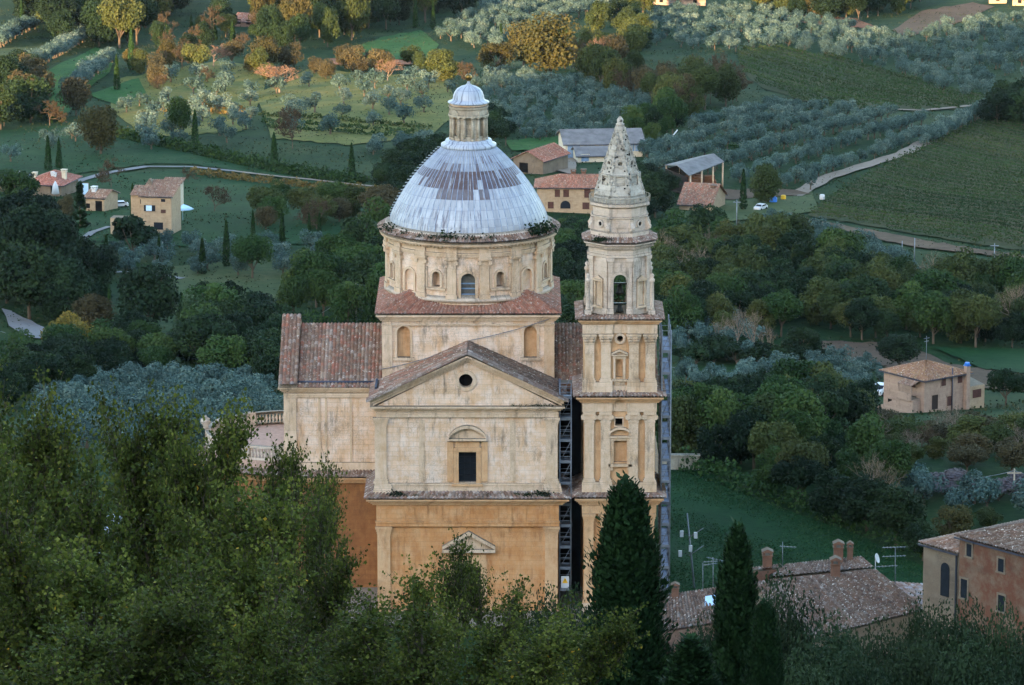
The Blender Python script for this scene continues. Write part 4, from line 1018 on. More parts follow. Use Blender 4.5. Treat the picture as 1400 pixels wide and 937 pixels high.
drape('vineyard_floor', UPV, M['vinefloor'])
LOV = [(1104, 296), (1150, 262), (1222, 222), (1290, 192), (1345, 168), (1450, 150), (1450, 352), (1300, 330)]
drape('vineyard_floor', LOV, M['vinefloor'])
drape('soil_strip', [(1075, 291), (1105, 301), (1300, 337), (1450, 358), (1450, 362), (1250, 340), (1120, 310)], M['soil'], .3)
drape('ploughed_field', [(1122, 468), (1235, 472), (1300, 500), (1440, 520), (1440, 540), (1290, 530), (1200, 500), (1125, 492)], M['soil'], .2)
drape('meadow', [(1275, 478), (1440, 480), (1440, 518), (1340, 506)], M['lawn'], .3)
drape('soil_strip', [(1220, 42), (1260, 16), (1330, 4), (1360, 10), (1300, 36), (1240, 52)], M['soil'])
drape('soil_strip', [(1050, 20), (1110, 22), (1170, 26), (1200, 40), (1110, 34)], M['redsoil'])
drape('soil_strip', [(450, 82), (590, 85), (590, 91), (455, 90)], M['redsoil'], .4)
drape('farmyard', [(905, 288), (1010, 270), (1110, 262), (1120, 290), (1040, 300), (960, 308)], M['meadow_olive'], .25)
drape('farmyard', [(740, 232), (760, 212), (790, 206), (785, 240)], M['gravel'], .3)
drape('farmyard', [(920, 264), (985, 262), (1080, 262), (1110, 268), (1000, 276)], M['soil'], .4)
drape('meadow', [(690, 194), (780, 188), (775, 206), (700, 208)], M['grass'], .3)
ribbon('dirt_track', [(1085, 270), (1130, 245), (1190, 226), (1235, 212), (1265, 196)], 3.4, M['gravel'])
ribbon('dirt_track', [(1180, 150), (1260, 153), (1330, 146), (1372, 138)], 2.6, M['gravel'])
ribbon('gravel_road', [(92, 256), (112, 248), (150, 238), (200, 230), (262, 230), (320, 236)], 2.0, M['asphalt'])
ribbon('gravel_road', [(320, 236), (420, 247), (520, 258), (560, 262)], 1.6, M['gravel'])
drape('road', [(2, 424), (16, 428), (60, 450), (66, 466), (40, 464), (12, 448)], M['asphalt'], .3)
ribbon('footpath', [(96, 344), (108, 334), (126, 320), (150, 312)], 1.4, M['asphalt'])
ribbon('footpath', [(250, 384), (180, 374), (140, 376)], 1.6, M['asphalt'])
ribbon('dirt_track', [(842, -10), (846, 10), (850, 30)], 3, M['soil'])
drape('pale_road', [(104, 775), (118, 735), (140, 712), (166, 704), (168, 716), (150, 735), (136, 770), (122, 800)], M['paleasphalt'], .3)
drape('church_forecourt', [(330, 800), (900, 800), (930, 860), (300, 860)], M['gravel'], .12)

# ================================================================ plants
def quads_mesh(name, C_, T, B, v, mats, smooth=False, trunk=None):
    """diamond leaves: centre, half-length vector, half-width vector; trunk: an MB added with the second material"""
    n = len(C_); V = np.empty((n, 4, 3)); V[:, 0] = C_ + T; V[:, 1] = C_ + B; V[:, 2] = C_ - T; V[:, 3] = C_ - B
    Vv = V.reshape(-1, 3); Q = np.arange(n * 4).reshape(-1, 4); vv = v; mi = np.zeros(n, np.int32)
    if trunk is not None:
        tv = np.array(trunk.v); tq = np.array([f for f in trunk.f if len(f) == 4]); 
        Q = np.concatenate([Q, tq + len(Vv)]); Vv = np.concatenate([Vv, tv]); vv = np.concatenate([v, np.full(len(tq), .5)]); mi = np.concatenate([mi, np.ones(len(tq), np.int32)])
    me = np_mesh(name, Vv, Q)
    me.attributes.new('v', 'FLOAT', 'FACE').data.foreach_set('value', vv.astype(np.float32))
    for m_ in mats: me.materials.append(m_)
    me.polygons.foreach_set('material_index', mi); return me
def unit(a): return a / np.maximum(np.linalg.norm(a, axis=-1, keepdims=True), 1e-9)
def leaf_frame(N, r, L, Wd):
    n = unit(N); t = unit(np.cross(n, r.normal(size=n.shape))); b = np.cross(n, t)
    s = (0.7 + .6 * r.random((len(n), 1))); return t * L * s, b * Wd * s
def crown(seed, n, kind='round', leaf=.034, loose=.3, trunk_h=.18, clumps=16):
    """unit tree: 1 high, 1 wide; returns crown arrays and a trunk MB"""
    r = np.random.default_rng(seed); cc = []; cr = []
    for k in range(clumps):
        for _ in range(60):
            p = r.uniform(-1, 1, 3)
            if np.linalg.norm(p) < 1: break
        p = unit(p[None])[0] * (np.linalg.norm(p) ** .45)
        if kind == 'round': c = np.array([p[0] * .33, p[1] * .33, .56 + p[2] * .29]); rad_ = .14 + .09 * r.random()
        elif kind == 'tall': c = np.array([p[0] * .27, p[1] * .27, .55 + p[2] * .34]); rad_ = .15 + .08 * r.random()
        elif kind == 'spread': c = np.array([p[0] * .37, p[1] * .37, .66 + p[2] * .2]); rad_ = .12 + .09 * r.random()
        else: c = np.array([p[0] * .33, p[1] * .33, .5 + p[2] * .36]); rad_ = .1 + .12 * r.random()
        cc.append(c); cr.append(rad_)
    cc = np.array(cc); cr = np.array(cr); w = cr ** 2; idx = r.choice(len(cc), n, p=w / w.sum())
    d = unit(r.normal(size=(n, 3)) + np.array([0, 0, .25])); rr = cr[idx] * (1 - loose + loose * 1.6 * r.random(n) ** .7)
    C_ = cc[idx] + d * rr[:, None] * np.array([1, 1, .85]); N = d * .7 + r.normal(size=(n, 3)) * .5 + np.array([0, 0, .2])
    T, B = leaf_frame(N, r, leaf, leaf * .68); v = np.clip(.5 + .3 * (r.random(n) - .5) + .5 * (r.random(len(cc))[idx] - .5), 0, 1)
    tr = MB(); tr.tube((0, 0, -.03), (0.01, 0, trunk_h + .12), .028, .02, 6)
    for k in range(min(8, clumps)): tr.tube((0.01, 0, trunk_h + .1 * (k % 3) * .5), tuple(cc[k]), .014, .004, 5)
    return C_, T, B, v, tr
def bare(seed, n_leaf, spread=.5, up=.6, leafc=.02, levels=4, kids=3, trunk_h=.2):
    """leafless or nearly leafless tree, unit size: limbs, twigs and a thin veil of small leaves"""
    r = np.random.default_rng(seed); tr = MB(); ends = []
    def grow(p, d, L, ra, lev):
        q = p + d * L; tr.tube(p, q, ra, ra * .65, 5 if lev < 2 else 3)
        if lev >= 2: ends.append((p, q))
        if lev >= levels: return
        for _ in range(kids + (1 if lev == 0 else 0)):
            dd = unit((d * .75 + r.normal(size=3) * spread + np.array([0, 0, up * .35]))[None])[0]; grow(q if r.random() > .3 else p + d * L * (.5 + .5 * r.random()), dd, L * (.62 + .25 * r.random()), ra * .55, lev + 1)
    grow(np.array([0, 0, -.03]), np.array([0, 0, 1.]), trunk_h + .03, .013, 0)
    tv = np.array(tr.v); zmax, xm = tv[:, 2].max(), np.percentile(np.abs(tv[:, :2]), 99); sc = np.array([.5 / xm, .5 / xm, 1 / zmax])
    tr.v = [tuple(q) for q in (tv * sc)]
    e = np.array(ends); k = r.integers(0, len(e), n_leaf); t = r.random((n_leaf, 1)); C_ = (e[k, 0] * (1 - t) + e[k, 1] * t) * sc + r.normal(size=(n_leaf, 3)) * .014
    T, B = leaf_frame(r.normal(size=(n_leaf, 3)), r, leafc, leafc * .6); return C_, T, B, r.random(n_leaf), tr
def olive(seed, n=950):
    r = np.random.default_rng(seed); k = 7; cc = np.stack([r.uniform(-.3, .3, k), r.uniform(-.3, .3, k), r.uniform(.42, .78, k)], 1); cr = r.uniform(.16, .24, k)
    i = r.integers(0, k, n); d = unit(r.normal(size=(n, 3)) + [0, 0, .35]); C_ = cc[i] + d * (cr[i] * r.uniform(.65, 1.15, n))[:, None] * [1, 1, 1.15]
    T, B = leaf_frame(d * .9 + r.normal(size=(n, 3)) * .35 + [0, 0, .15], r, .038, .024); T[:, 2] = T[:, 2] * 1.3
    tr = MB(); tr.tube((0, 0, -.05), (.03, 0, .3), .05, .03, 5); [tr.tube((.03, 0, .27), tuple(cc[j]), .022, .008, 4) for j in range(4)]
    return C_, T, B, np.clip(.5 + (r.random(n) - .5) * .7 + .3 * (r.random(k)[i] - .5), 0, 1), tr
def cypress(seed, n=1300, L=.028, W=.085, tufts=None, blunt=.62):
    r = np.random.default_rng(seed); prof_ = lambda t: .5 * np.minimum(1, (t + .02) / .12) ** .5 * np.clip(1 - t, 0, 1) ** blunt * (1 + .0 * t)
    if tufts:
        tz = r.random(tufts) ** .85 * .985; ta = r.random(tufts) * 2 * pi; trr = prof_(tz) * r.uniform(.8, 1.1, tufts); i = r.integers(0, tufts, n)
        o_ = r.normal(size=(n, 3)); trr = trr * (1 + .14 * r.normal(size=tufts)); z = tz[i] + o_[:, 0] * .017; a = ta[i] + o_[:, 1] * .1 / np.maximum(trr[i] * 2, .15); rr = trr[i] * (1 - .18 * np.abs(o_[:, 2])) + .0
        z = z + (rr - trr[i] * .8) * .06; v = np.clip(.4 + .4 * (r.random(tufts)[i] - .5) + .5 * (rr / np.maximum(trr[i], .01) - .8) + .2 * (r.random(n) - .5), 0, 1)
    else:
        z = r.random(n) ** .85 * .99; a = r.random(n) * 2 * pi; rr = prof_(z) * r.uniform(.7, 1.08, n); v = r.random(n)
    C_ = np.stack([rr * np.cos(a), rr * np.sin(a), z], 1)
    out = np.stack([np.cos(a), np.sin(a), 0 * a], 1); s = r.uniform(.6, 1.4, (n, 1)); T = (np.array([[0, 0, 1.]]) * L + out * W * .5 + r.normal(size=(n, 3)) * [W * .3, W * .3, L * .2]) * s
    tang = np.stack([-np.sin(a), np.cos(a), 0 * a], 1); B = (tang + r.normal(size=(n, 3)) * .5 * [1, 1, .1]) * W * .5 * s
    tr = MB(); tr.tube((0, 0, -.03), (0, 0, .5), .06, .03, 6); return C_, T, B, v, tr
LF = {}
LF['oak'] = leaf_mat('dark_evergreen_leaves', [(0, lin(13, 27, 17)), (.4, lin(24, 41, 26)), (.75, lin(39, 56, 31)), (1, lin(60, 72, 38))], .2, .35)
LF['green'] = leaf_mat('green_leaves', [(0, lin(21, 41, 22)), (.4, lin(39, 62, 31)), (.75, lin(61, 79, 39)), (1, lin(86, 94, 47))], .25, .4)
LF['olivegreen'] = leaf_mat('olive_brown_leaves', [(0, lin(32, 46, 26)), (.4, lin(52, 64, 34)), (.75, lin(72, 78, 41)), (1, lin(92, 86, 46))], .25, .45)
LF['olive'] = leaf_mat('silver_olive_leaves', [(0, lin(30, 50, 48)), (.4, lin(58, 80, 76)), (.75, lin(84, 104, 96)), (1, lin(114, 126, 114))], .15, .25)
LF['cypress'] = leaf_mat('cypress_sprays', [(0, lin(14, 30, 16)), (.5, lin(28, 52, 26)), (1, lin(52, 78, 38))], .1, .2)
LF['orange'] = leaf_mat('orange_autumn_leaves', [(0, lin(44, 50, 28)), (.5, lin(66, 64, 36)), (1, lin(86, 76, 44))], .3, .3)
LF['rust'] = leaf_mat('rust_brown_leaves', [(0, lin(52, 48, 36)), (.5, lin(68, 58, 43)), (1, lin(84, 70, 53))], .3, .3)
LF['pink'] = leaf_mat('pinkish_twig_haze', [(0, lin(92, 72, 58)), (.5, lin(116, 88, 70)), (1, lin(132, 102, 80))], .3, .3)
LF['greybrown'] = leaf_mat('grey_brown_leaves', [(0, lin(48, 48, 34)), (.5, lin(68, 64, 44)), (1, lin(86, 76, 50))], .25, .4)
LF['yellow'] = leaf_mat('yellowing_leaves', [(0, lin(58, 62, 30)), (.5, lin(98, 90, 40)), (1, lin(140, 116, 50))], .3, .3)
LF['poplar'] = leaf_mat('poplar_leaves', [(0, lin(28, 38, 15)), (.45, lin(72, 82, 32)), (.8, lin(124, 124, 54)), (.93, lin(140, 128, 58)), (.97, lin(170, 136, 44)), (1, lin(186, 138, 40))], .45, .12)
LF['vine'] = leaf_mat('vine_leaves', [(0, lin(28, 48, 28)), (.5, lin(46, 66, 36)), (.8, lin(66, 78, 42)), (1, lin(88, 86, 50))], .25, .4)
LF['vineautumn'] = leaf_mat('autumn_vine_leaves', [(0, lin(64, 66, 38)), (.5, lin(92, 82, 46)), (1, lin(116, 94, 54))], .25, .3)
LF['hedge'] = leaf_mat('hedge_leaves', [(0, lin(20, 40, 20)), (.5, lin(36, 60, 30)), (1, lin(60, 80, 40))], .2, .3)
LF['lavender'] = leaf_mat('grey_purple_scrub', [(0, lin(70, 66, 70)), (.5, lin(96, 88, 92)), (1, lin(120, 112, 108))], .2, .4)
LF['weeds'] = leaf_mat('rough_weeds', [(0, lin(20, 34, 22)), (.5, lin(36, 48, 30)), (.85, lin(56, 60, 38)), (1, lin(66, 66, 42))], .2, 0.0)
LF['lawn'] = leaf_mat('lawn_blades', [(0, lin(16, 44, 24)), (.5, lin(30, 58, 30)), (1, lin(58, 74, 42))], .2, 0.0)
PROTO = {}
def proto(key, leaf, gens, parts=True, bark='bark'):
    L_ = []
    for g in gens:
        C_, T, B, v, tr = g
        if parts:
            cm = quads_mesh('crown', C_, T, B, v, [LF[leaf]]); tm = bpy.data.meshes.new('trunk'); tm.from_pydata(tr.v, [], tr.f); tm.materials.append(M[bark]); L_.append((cm, tm))
        else: L_.append((quads_mesh('tree', C_, T, B, v, [LF[leaf], M[bark]], trunk=tr), None))
    PROTO[key] = L_
broads = [('round', 1), ('tall', 2), ('irr', 3), ('spread', 4), ('irr', 5)]
for key, leaf in (('oak', 'oak'), ('green', 'green'), ('olivegreen', 'olivegreen'), ('orange', 'orange'), ('greybrown', 'greybrown'), ('yellow', 'yellow')):
    proto(key, leaf, [crown(s * 7 + len(key), 5200 if key in ('oak', 'green', 'olivegreen') else 4200, k, .027, .3 if key in ('oak', 'green') else .34, clumps=22) for k, s in broads])
proto('rust', 'rust', [bare(21, 2600, .5, .7, .018, 5), bare(22, 2600, .55, .5, .018, 5)])
proto('pink', 'pink', [bare(31, 2400, .42, .9, .014, 5), bare(32, 2400, .46, .8, .014, 5)], bark='bark_pale')
proto('bare', 'greybrown', [bare(41, 500, .42, .8, .014, 5, 3, .16), bare(42, 500, .46, .7, .014, 5, 3, .14)], bark='bark_pale')
proto('bush', 'oak', [crown(51, 1500, 'round', .05, .3, .05, 10), crown(52, 1500, 'irr', .05, .3, .05, 10)])
proto('cypress', 'cypress', [cypress(61), cypress(62)])
proto('conifer', 'cypress', [cypress(63, 2600, .02, .16, 120, .95), cypress(64, 2600, .02, .16, 120, 1.0)])
proto('olive', 'olive', [olive(71), olive(72), olive(73), olive(74)], parts=False, bark='bark')
proto('olivebush', 'olive', [crown(81, 1800, 'irr', .045, .35, .06, 12)])
proto('lavender', 'lavender', [crown(91, 1500, 'spread', .04, .45, .03, 14)])
def plant(key, x, y, h, w, name, label, cat, group=None, z=None, var=None, rz=None, sink=.05):
    L_ = PROTO[key]; cm, tm = L_[var if var is not None else random.randrange(len(L_))]
    z = H(x, y) - sink if z is None else z
    if tm is None:
        o = bpy.data.objects.new(name, cm); COL.objects.link(o); tag(o, label, cat, group)
    else:
        o = empty(name, (x, y, z), label, cat, group)
        for nm, me in (('crown', cm), ('trunk', tm)):
            c_ = bpy.data.objects.new(nm, me); COL.objects.link(c_); c_.parent = o
    o.location = (x, y, z); o.scale = (w, w * random.uniform(.9, 1.1), h); o.rotation_euler = (0, 0, random.random() * 6.28 if rz is None else rz)
    return o
def tree_at(key, px, py, wpx, hpx, name, label, cat='tree', group=None, **k):
    """tree whose foot stands at picture point (px, py) on the ground, with its size given in picture pixels"""
    p = ground(px, py); s = pxm(p); return plant(key, p.x, p.y, hpx * s / cos(TILT), wpx * s, name, label, cat, group, **k)
def inside(px, py, poly):
    c = False; n = len(poly)
    for i in range(n):
        (x1, y1), (x2, y2) = poly[i], poly[i - 1]
        if (y1 > py) != (y2 > py) and px < (x2 - x1) * (py - y1) / (y2 - y1) + x1: c = not c
    return c
def scatter(poly, sx, sy, rot=0.0, jit=.25, skip=0.0, seed=0):
    r = random.Random(seed); P = [ground(*p) for p in poly]; cx = sum(p.x for p in P) / len(P); cy = sum(p.y for p in P) / len(P); Rm = max((p - Vector((cx, cy, p.z))).length for p in P)
    out = []; n, m_ = int(Rm / sx) + 2, int(Rm / sy) + 2
    for j in range(-m_, m_ + 1):
        for i in range(-n, n + 1):
            u, v = i * sx + r.uniform(-jit, jit) * sx, j * sy + r.uniform(-jit, jit) * sy
            x, y = cx + u * cos(rot) - v * sin(rot), cy + u * sin(rot) + v * cos(rot)
            if r.random() < skip: continue
            q = proj(x, y, H(x, y))
            if inside(q[0], q[1], poly): out.append((x, y))
    return out
# ---------------------------------------------------------------- olives
OL = []      # (x, y, size, label, group)
def olives(poly, sx, sy, rot, label, group, size=4.6, jit=.22, skip=.04, seed=0):
    for x, y in scatter(poly, sx, sy, rot, jit, skip, seed): OL.append((x, y, size, label, group))
def olive_row(pxs, label, group, gap=4.0, size=4.6):
    P = [ground(*p) for p in pxs]
    for a, b in zip(P, P[1:]):
        n = max(1, int((b - a).length / gap))
        for k in range(n): q = a.lerp(b, (k + .5) / n); OL.append((q.x + random.uniform(-.5, .5), q.y + random.uniform(-.5, .5), size, label, group))
olives([(45, 560), (110, 535), (230, 528), (392, 528), (392, 585), (280, 620), (250, 650), (60, 640)], 5.0, 6.6, .3, 'silver olive tree in the dense grove left of the balustraded church terrace', 'olives left of the church', 4.8)
olives([(918, 445), (1000, 440), (1040, 475), (918, 490)], 4.2, 5, .2, 'silver olive tree beside the bare pale trees right of the bell tower', 'olives beside the bare trees', 4.6)
olives([(918, 520), (1060, 512), (1205, 520), (1205, 540), (1060, 548), (918, 540)], 3.8, 4.4, .05, 'silver olive tree in the low rows left of the white car', 'olives left of the white car', 4.0)
olives([(1000, 492), (1060, 500), (1205, 506), (1205, 516), (1060, 512)], 4, 5, .05, 'silver olive tree in the low rows left of the white car', 'olives left of the white car', 4.2)
olives([(1040, 305), (1110, 318), (1240, 362), (1262, 382), (1160, 372), (1050, 335)], 4.4, 6, -.3, 'silver olive tree in the strip below the lower vineyard', 'olives below the lower vineyard', 4.4)
olives([(1235, 668), (1300, 660), (1430, 672), (1430, 720), (1330, 720), (1250, 700)], 4.0, 5, .2, 'silver olive tree behind the red plaster house', 'olives behind the red house', 4.4, skip=.25)
olives([(905, 262), (880, 235), (905, 205), (960, 165), (1060, 148), (1180, 160), (1262, 164), (1268, 190), (1225, 220), (1130, 246), (1095, 262), (1020, 252)], 4.4, 10.5, rad(68), 'silver olive tree in the planted rows right of the stone spire', 'olives in rows right of the spire', 4.7, .1)
olives([(130, 352), (250, 332), (440, 340), (440, 378), (260, 384), (120, 380)], 6.5, 7, .1, 'blue green olive tree on the terrace below the stone villa', 'olives below the stone villa', 4.6, skip=.15)
olives([(640, 120), (690, 106), (880, 128), (888, 186), (800, 196), (700, 196), (668, 172)], 5.8, 7.6, .4, 'silver olive tree in the grove right of the dome lantern', 'olives right of the lantern', 4.7)
olives([(860, 208), (920, 204), (950, 220), (905, 240), (880, 222)], 5, 6, .4, 'silver olive tree between the white shed and the open barn', 'olives between shed and barn', 4.8)
olives([(170, 158), (200, 108), (300, 98), (365, 118), (350, 146), (336, 196), (205, 208)], 10.0, 13, .35, 'pale olive tree in the left hillside orchard', 'olives in the left orchard', 5.6, skip=.1)
olives([(350, 140), (440, 102), (612, 116), (632, 158), (590, 186), (470, 190), (360, 200)], 12.0, 19, .35, 'pale olive tree on the sunlit dry grass behind the dome lantern', 'olives on the dry grass', 5.8, skip=.1)
olives([(490, 204), (600, 196), (600, 214), (500, 216)], 5, 6, 0, 'blue green olive tree in the shaded row left of the lantern base', 'olives left of the lantern base', 5.0)
olives([(0, 196), (110, 190), (150, 208), (60, 226), (0, 226)], 11, 12, .2, 'small olive tree scattered on the shaded left meadow', 'olives on the left meadow', 5.0, skip=.2)
for row in ([(10, 118), (60, 88), (112, 58)], [(92, 136), (120, 112), (154, 86)], [(0, 66), (24, 50), (48, 40)]): olive_row(row, 'sunlit olive tree in a single file along the upper left field', 'olives along the upper left field', 3.6, 6.0)
olive_row([(1264, 202), (1300, 182), (1346, 160)], 'silver olive tree in the single row beside the dirt track', 'olives beside the dirt track', 3.6, 5.0)
olives([(885, 62), (892, 20), (1050, 16), (1180, 46), (1320, 88), (1372, 128), (1340, 142), (1260, 118), (1160, 86), (1060, 68), (1010, 74)], 6.2, 9.4, .5, 'sunlit olive tree in the top right grove above the upper vineyard', 'olives above the upper vineyard', 5.2)
olives([(600, 54), (640, 26), (680, 0), (760, -12), (850, -12), (838, 24), (790, 26), (716, 52), (690, 78), (640, 68)], 6.4, 8.4, .5, 'sunlit olive tree in the top centre grove', 'olives of the top centre grove', 5.4)
olives([(1228, 60), (1290, 38), (1420, 24), (1420, 116), (1376, 108), (1300, 84)], 5.2, 14, .75, 'olive tree in the sloping rows of the top right corner', 'olives of the top right corner', 4.8)
OL.sort(key=lambda o: o[1] - 1.0 * 0)
KEEP = 285
for x, y, s, lab, grp in OL[:KEEP]:
    k = random.uniform(.82, 1.2); plant('olive', x, y, s * k * .74, s * k * .9, 'olive_tree', lab, 'olive tree', grp)
bufV, bufQ, bufv, bufm, nb = [], [], [], [], 0
for x, y, s, lab, grp in OL[KEEP:]:
    me = random.choice(PROTO['olive'])[0]; n = len(me.vertices); a = np.empty(n * 3, np.float32); me.vertices.foreach_get('co', a); a = a.reshape(-1, 3)
    k = random.uniform(.8, 1.22) * s; t = random.random() * 6.28; R2 = np.array([[cos(t), -sin(t), 0], [sin(t), cos(t), 0], [0, 0, 1]]); a = (a * [k * .9, k * .9, k * .74]) @ R2.T + [x, y, H(x, y) - .05]
    q = np.empty(len(me.loops), np.int32); me.loops.foreach_get('vertex_index', q); f = np.empty(len(me.polygons), np.float32); me.attributes['v'].data.foreach_get('value', f); mi = np.empty(len(me.polygons), np.int32); me.polygons.foreach_get('material_index', mi)
    bufV.append(a); bufQ.append(q.reshape(-1, 4) + nb); bufv.append(np.clip(f + random.uniform(-.25, .25), 0, 1)); bufm.append(mi); nb += n
me = np_mesh('olive_grove', np.concatenate(bufV), np.concatenate(bufQ)); me.attributes.new('v', 'FLOAT', 'FACE').data.foreach_set('value', np.concatenate(bufv).astype(np.float32))
me.materials.append(LF['olive']); me.materials.append(M['bark']); me.polygons.foreach_set('material_index', np.concatenate(bufm))
tag(link('olive_grove', me), 'far silver olive groves covering the upper slopes', 'olive grove', kind='stuff')
print('OLIVES', len(OL))

# ---------------------------------------------------------------- woods
KINDN = {'oak': 'evergreen_oak', 'green': 'broadleaf_tree', 'olivegreen': 'deciduous_tree', 'rust': 'autumn_tree', 'orange': 'golden_tree', 'greybrown': 'thin_tree', 'bare': 'bare_tree'}
def wood(poly, sx, sy, keys, hpx, wpx, name, label, group, seed=0, skip=.03, rot=.2):
    r = random.Random(seed)
    for x, y in scatter(poly, sx, sy, rot, .3, skip, seed):
        key = r.choices([k for k, _ in keys], [w for _, w in keys])[0]; s = pxm(Vector((x, y, H(x, y)))); k = r.uniform(.72, 1.28)
        plant(key, x, y, hpx * s * k / .97, wpx * s * k, KINDN.get(key, name), label, 'tree', group)
wood([(890, 352), (960, 350), (1040, 345), (1120, 378), (1250, 408), (1440, 420), (1440, 478), (1240, 474), (1130, 468), (1060, 462), (925, 474), (893, 440)], 5.2, 6.4, [('olivegreen', 5), ('green', 4), ('oak', 4), ('bare', .8)], 62, 58, 'wood_tree', 'broadleaf tree in the wood between bell tower and lower vineyard', 'trees of the wood below the vineyard', 1)
wood([(918, 600), (1000, 580), (1110, 580), (1180, 600), (1235, 650), (1235, 720), (1275, 762), (1180, 718), (1050, 678), (960, 636), (918, 634)], 5.0, 5.2, [('oak', 5), ('green', 3), ('olivegreen', 2), ('bare', .5)], 76, 66, 'wood_tree', 'leafy dark green tree in the thicket along the lawn', 'trees of the thicket along the lawn', 2)
wood([(1110, 588), (1240, 606), (1440, 600), (1440, 650), (1290, 652), (1235, 640), (1180, 610)], 4.8, 5.2, [('greybrown', 5), ('olivegreen', 4), ('rust', 1), ('bare', 2)], 40, 52, 'thin_tree', 'thin brownish tree in the scrub in front of the pink farmhouse', 'thin trees in front of the pink farmhouse', 3)
wood([(370, 78), (470, 66), (500, 50), (480, 20), (480, -12), (365, -12), (350, 40)], 10, 12, [('oak', 4), ('olivegreen', 3), ('orange', 1)], 62, 44, 'wood_tree', 'tall mixed tree in the wood at the top left of centre', 'trees of the top wood', 4)
wood([(500, 46), (560, 36), (640, 22), (650, -12), (480, -12), (485, 20)], 10, 12, [('oak', 5), ('olivegreen', 3)], 62, 40, 'wood_tree', 'tall dark tree behind the bright green clearing', 'trees behind the clearing', 5)
wood([(40, 58), (90, 66), (185, 72), (200, 40), (260, 10), (200, -12), (40, -12)], 10, 12, [('oak', 5), ('olivegreen', 3)], 60, 52, 'wood_tree', 'big olive green tree in the upper left wood', 'trees of the upper left wood', 6)
wood([(200, 70), (300, 40), (360, 50), (350, 80), (260, 90)], 14, 14, [('oak', 2), ('rust', 2), ('olivegreen', 2)], 40, 34, 'hillside_tree', 'scattered tree on the slope below the sunlit farmhouse', 'trees below the sunlit farmhouse', 7, .2)
wood([(1040, 28), (1170, 34), (1262, 12), (1270, -14), (1040, -14)], 10, 11, [('oak', 2), ('olivegreen', 5), ('orange', 1)], 40, 36, 'wood_tree', 'sunlit tree in the top right wood above the red soil', 'trees of the top right wood', 8)
wood([(0, 345), (50, 345), (112, 400), (140, 448), (60, 446), (0, 420)], 7, 7, [('oak', 6), ('green', 1)], 92, 84, 'evergreen_oak', 'dark evergreen tree in the left wood beside the grey road', 'dark trees beside the grey road', 9)
wood([(395, 415), (430, 385), (500, 362), (540, 352), (540, 450), (400, 442)], 6.5, 7.5, [('oak', 4), ('green', 4)], 74, 66, 'wood_tree', 'leafy green tree in the wood behind the left arm roof', 'trees behind the left arm roof', 10)
wood([(236, 500), (300, 530), (390, 540), (392, 480), (290, 470)], 6.5, 7, [('oak', 6), ('green', 1)], 74, 74, 'evergreen_oak', 'dark evergreen tree between olive grove and rough meadow', 'dark trees above the left olive grove', 11)
wood([(0, 520), (100, 505), (225, 490), (235, 520), (110, 545), (40, 560), (0, 570)], 6, 6, [('oak', 4), ('green', 3)], 60, 60, 'wood_tree', 'green tree in the belt above the left olive grove', 'trees above the left olive grove', 12)
wood([(290, 290), (400, 282), (540, 300), (540, 340), (440, 326), (330, 316)], 7.5, 8.5, [('greybrown', 3), ('green', 3), ('rust', 2), ('olivegreen', 3)], 40, 44, 'hillside_tree', 'small autumn tree on the slope between villa and dome', 'small trees between villa and dome', 13, .15)
wood([(800, 116), (850, 104), (900, 132), (985, 120), (1015, 138), (930, 172), (880, 152)], 7, 10, [('rust', 2), ('olivegreen', 4), ('greybrown', 3)], 52, 40, 'wood_tree', 'brownish autumn tree in the belt left of the upper vineyard', 'trees left of the upper vineyard', 14)
wood([(840, 190), (905, 160), (935, 172), (900, 200)], 7, 9, [('oak', 3), ('green', 2)], 40, 36, 'wood_tree', 'dark green tree behind the spire tip', 'trees behind the spire tip', 15)
wood([(490, 258), (545, 232), (600, 220), (600, 260), (540, 296)], 6.5, 8, [('oak', 6), ('green', 1)], 42, 42, 'evergreen_shrub', 'dark evergreen beside the left shoulder of the dome', 'dark evergreens left of the dome', 16)
wood([(640, 180), (690, 172), (700, 205), (660, 215)], 7, 9, [('oak', 6)], 40, 40, 'evergreen_shrub', 'dark evergreen right of the dome lantern', 'dark evergreens right of the lantern', 17)
wood([(750, 370), (805, 345), (905, 350), (905, 450), (750, 460)], 6.5, 7.5, [('oak', 4), ('green', 2)], 46, 50, 'wood_tree', 'green tree seen between drum and bell tower', 'trees between drum and bell tower', 18)
wood([(850, 262), (905, 240), (925, 262), (900, 300), (860, 320)], 6, 8, [('oak', 5), ('rust', 1)], 46, 46, 'wood_tree', 'dark tree between spire and ruined tiled shed', 'trees beside the ruined shed', 19)
wood([(745, 316), (850, 326), (850, 342), (750, 342)], 6, 7, [('oak', 5), ('green', 3)], 24, 36, 'garden_shrub', 'garden shrub below the hip roofed farmhouse', 'shrubs below the hip roofed farmhouse', 20)
wood([(930, 482), (1130, 492), (1130, 500), (930, 500)], 3.2, 3, [('bush', 1)], 26, 38, 'hedge_shrub', 'dark shrub in the hedge line above the low olives', 'shrubs of the hedge above the low olives', 21)
wood([(1240, 672), (1300, 664), (1440, 660), (1440, 690), (1300, 690)], 3.4, 4, [('lavender', 1)], 22, 50, 'scrub_bush', 'grey purple bare bush on the slope above the red house', 'grey purple bushes above the red house', 22)
wood([(760, 90), (820, 84), (850, 120), (800, 130)], 9, 12, [('rust', 3), ('olivegreen', 3)], 52, 40, 'wood_tree', 'autumn tree behind the pink bare poplars', 'trees behind the pink bare trees', 23)
wood([(1330, 160), (1420, 150), (1420, 175), (1350, 172)], 7, 7, [('oak', 3)], 46, 50, 'wood_tree', 'dark tree at the right end of the upper vineyard', 'trees right of the upper vineyard', 24)
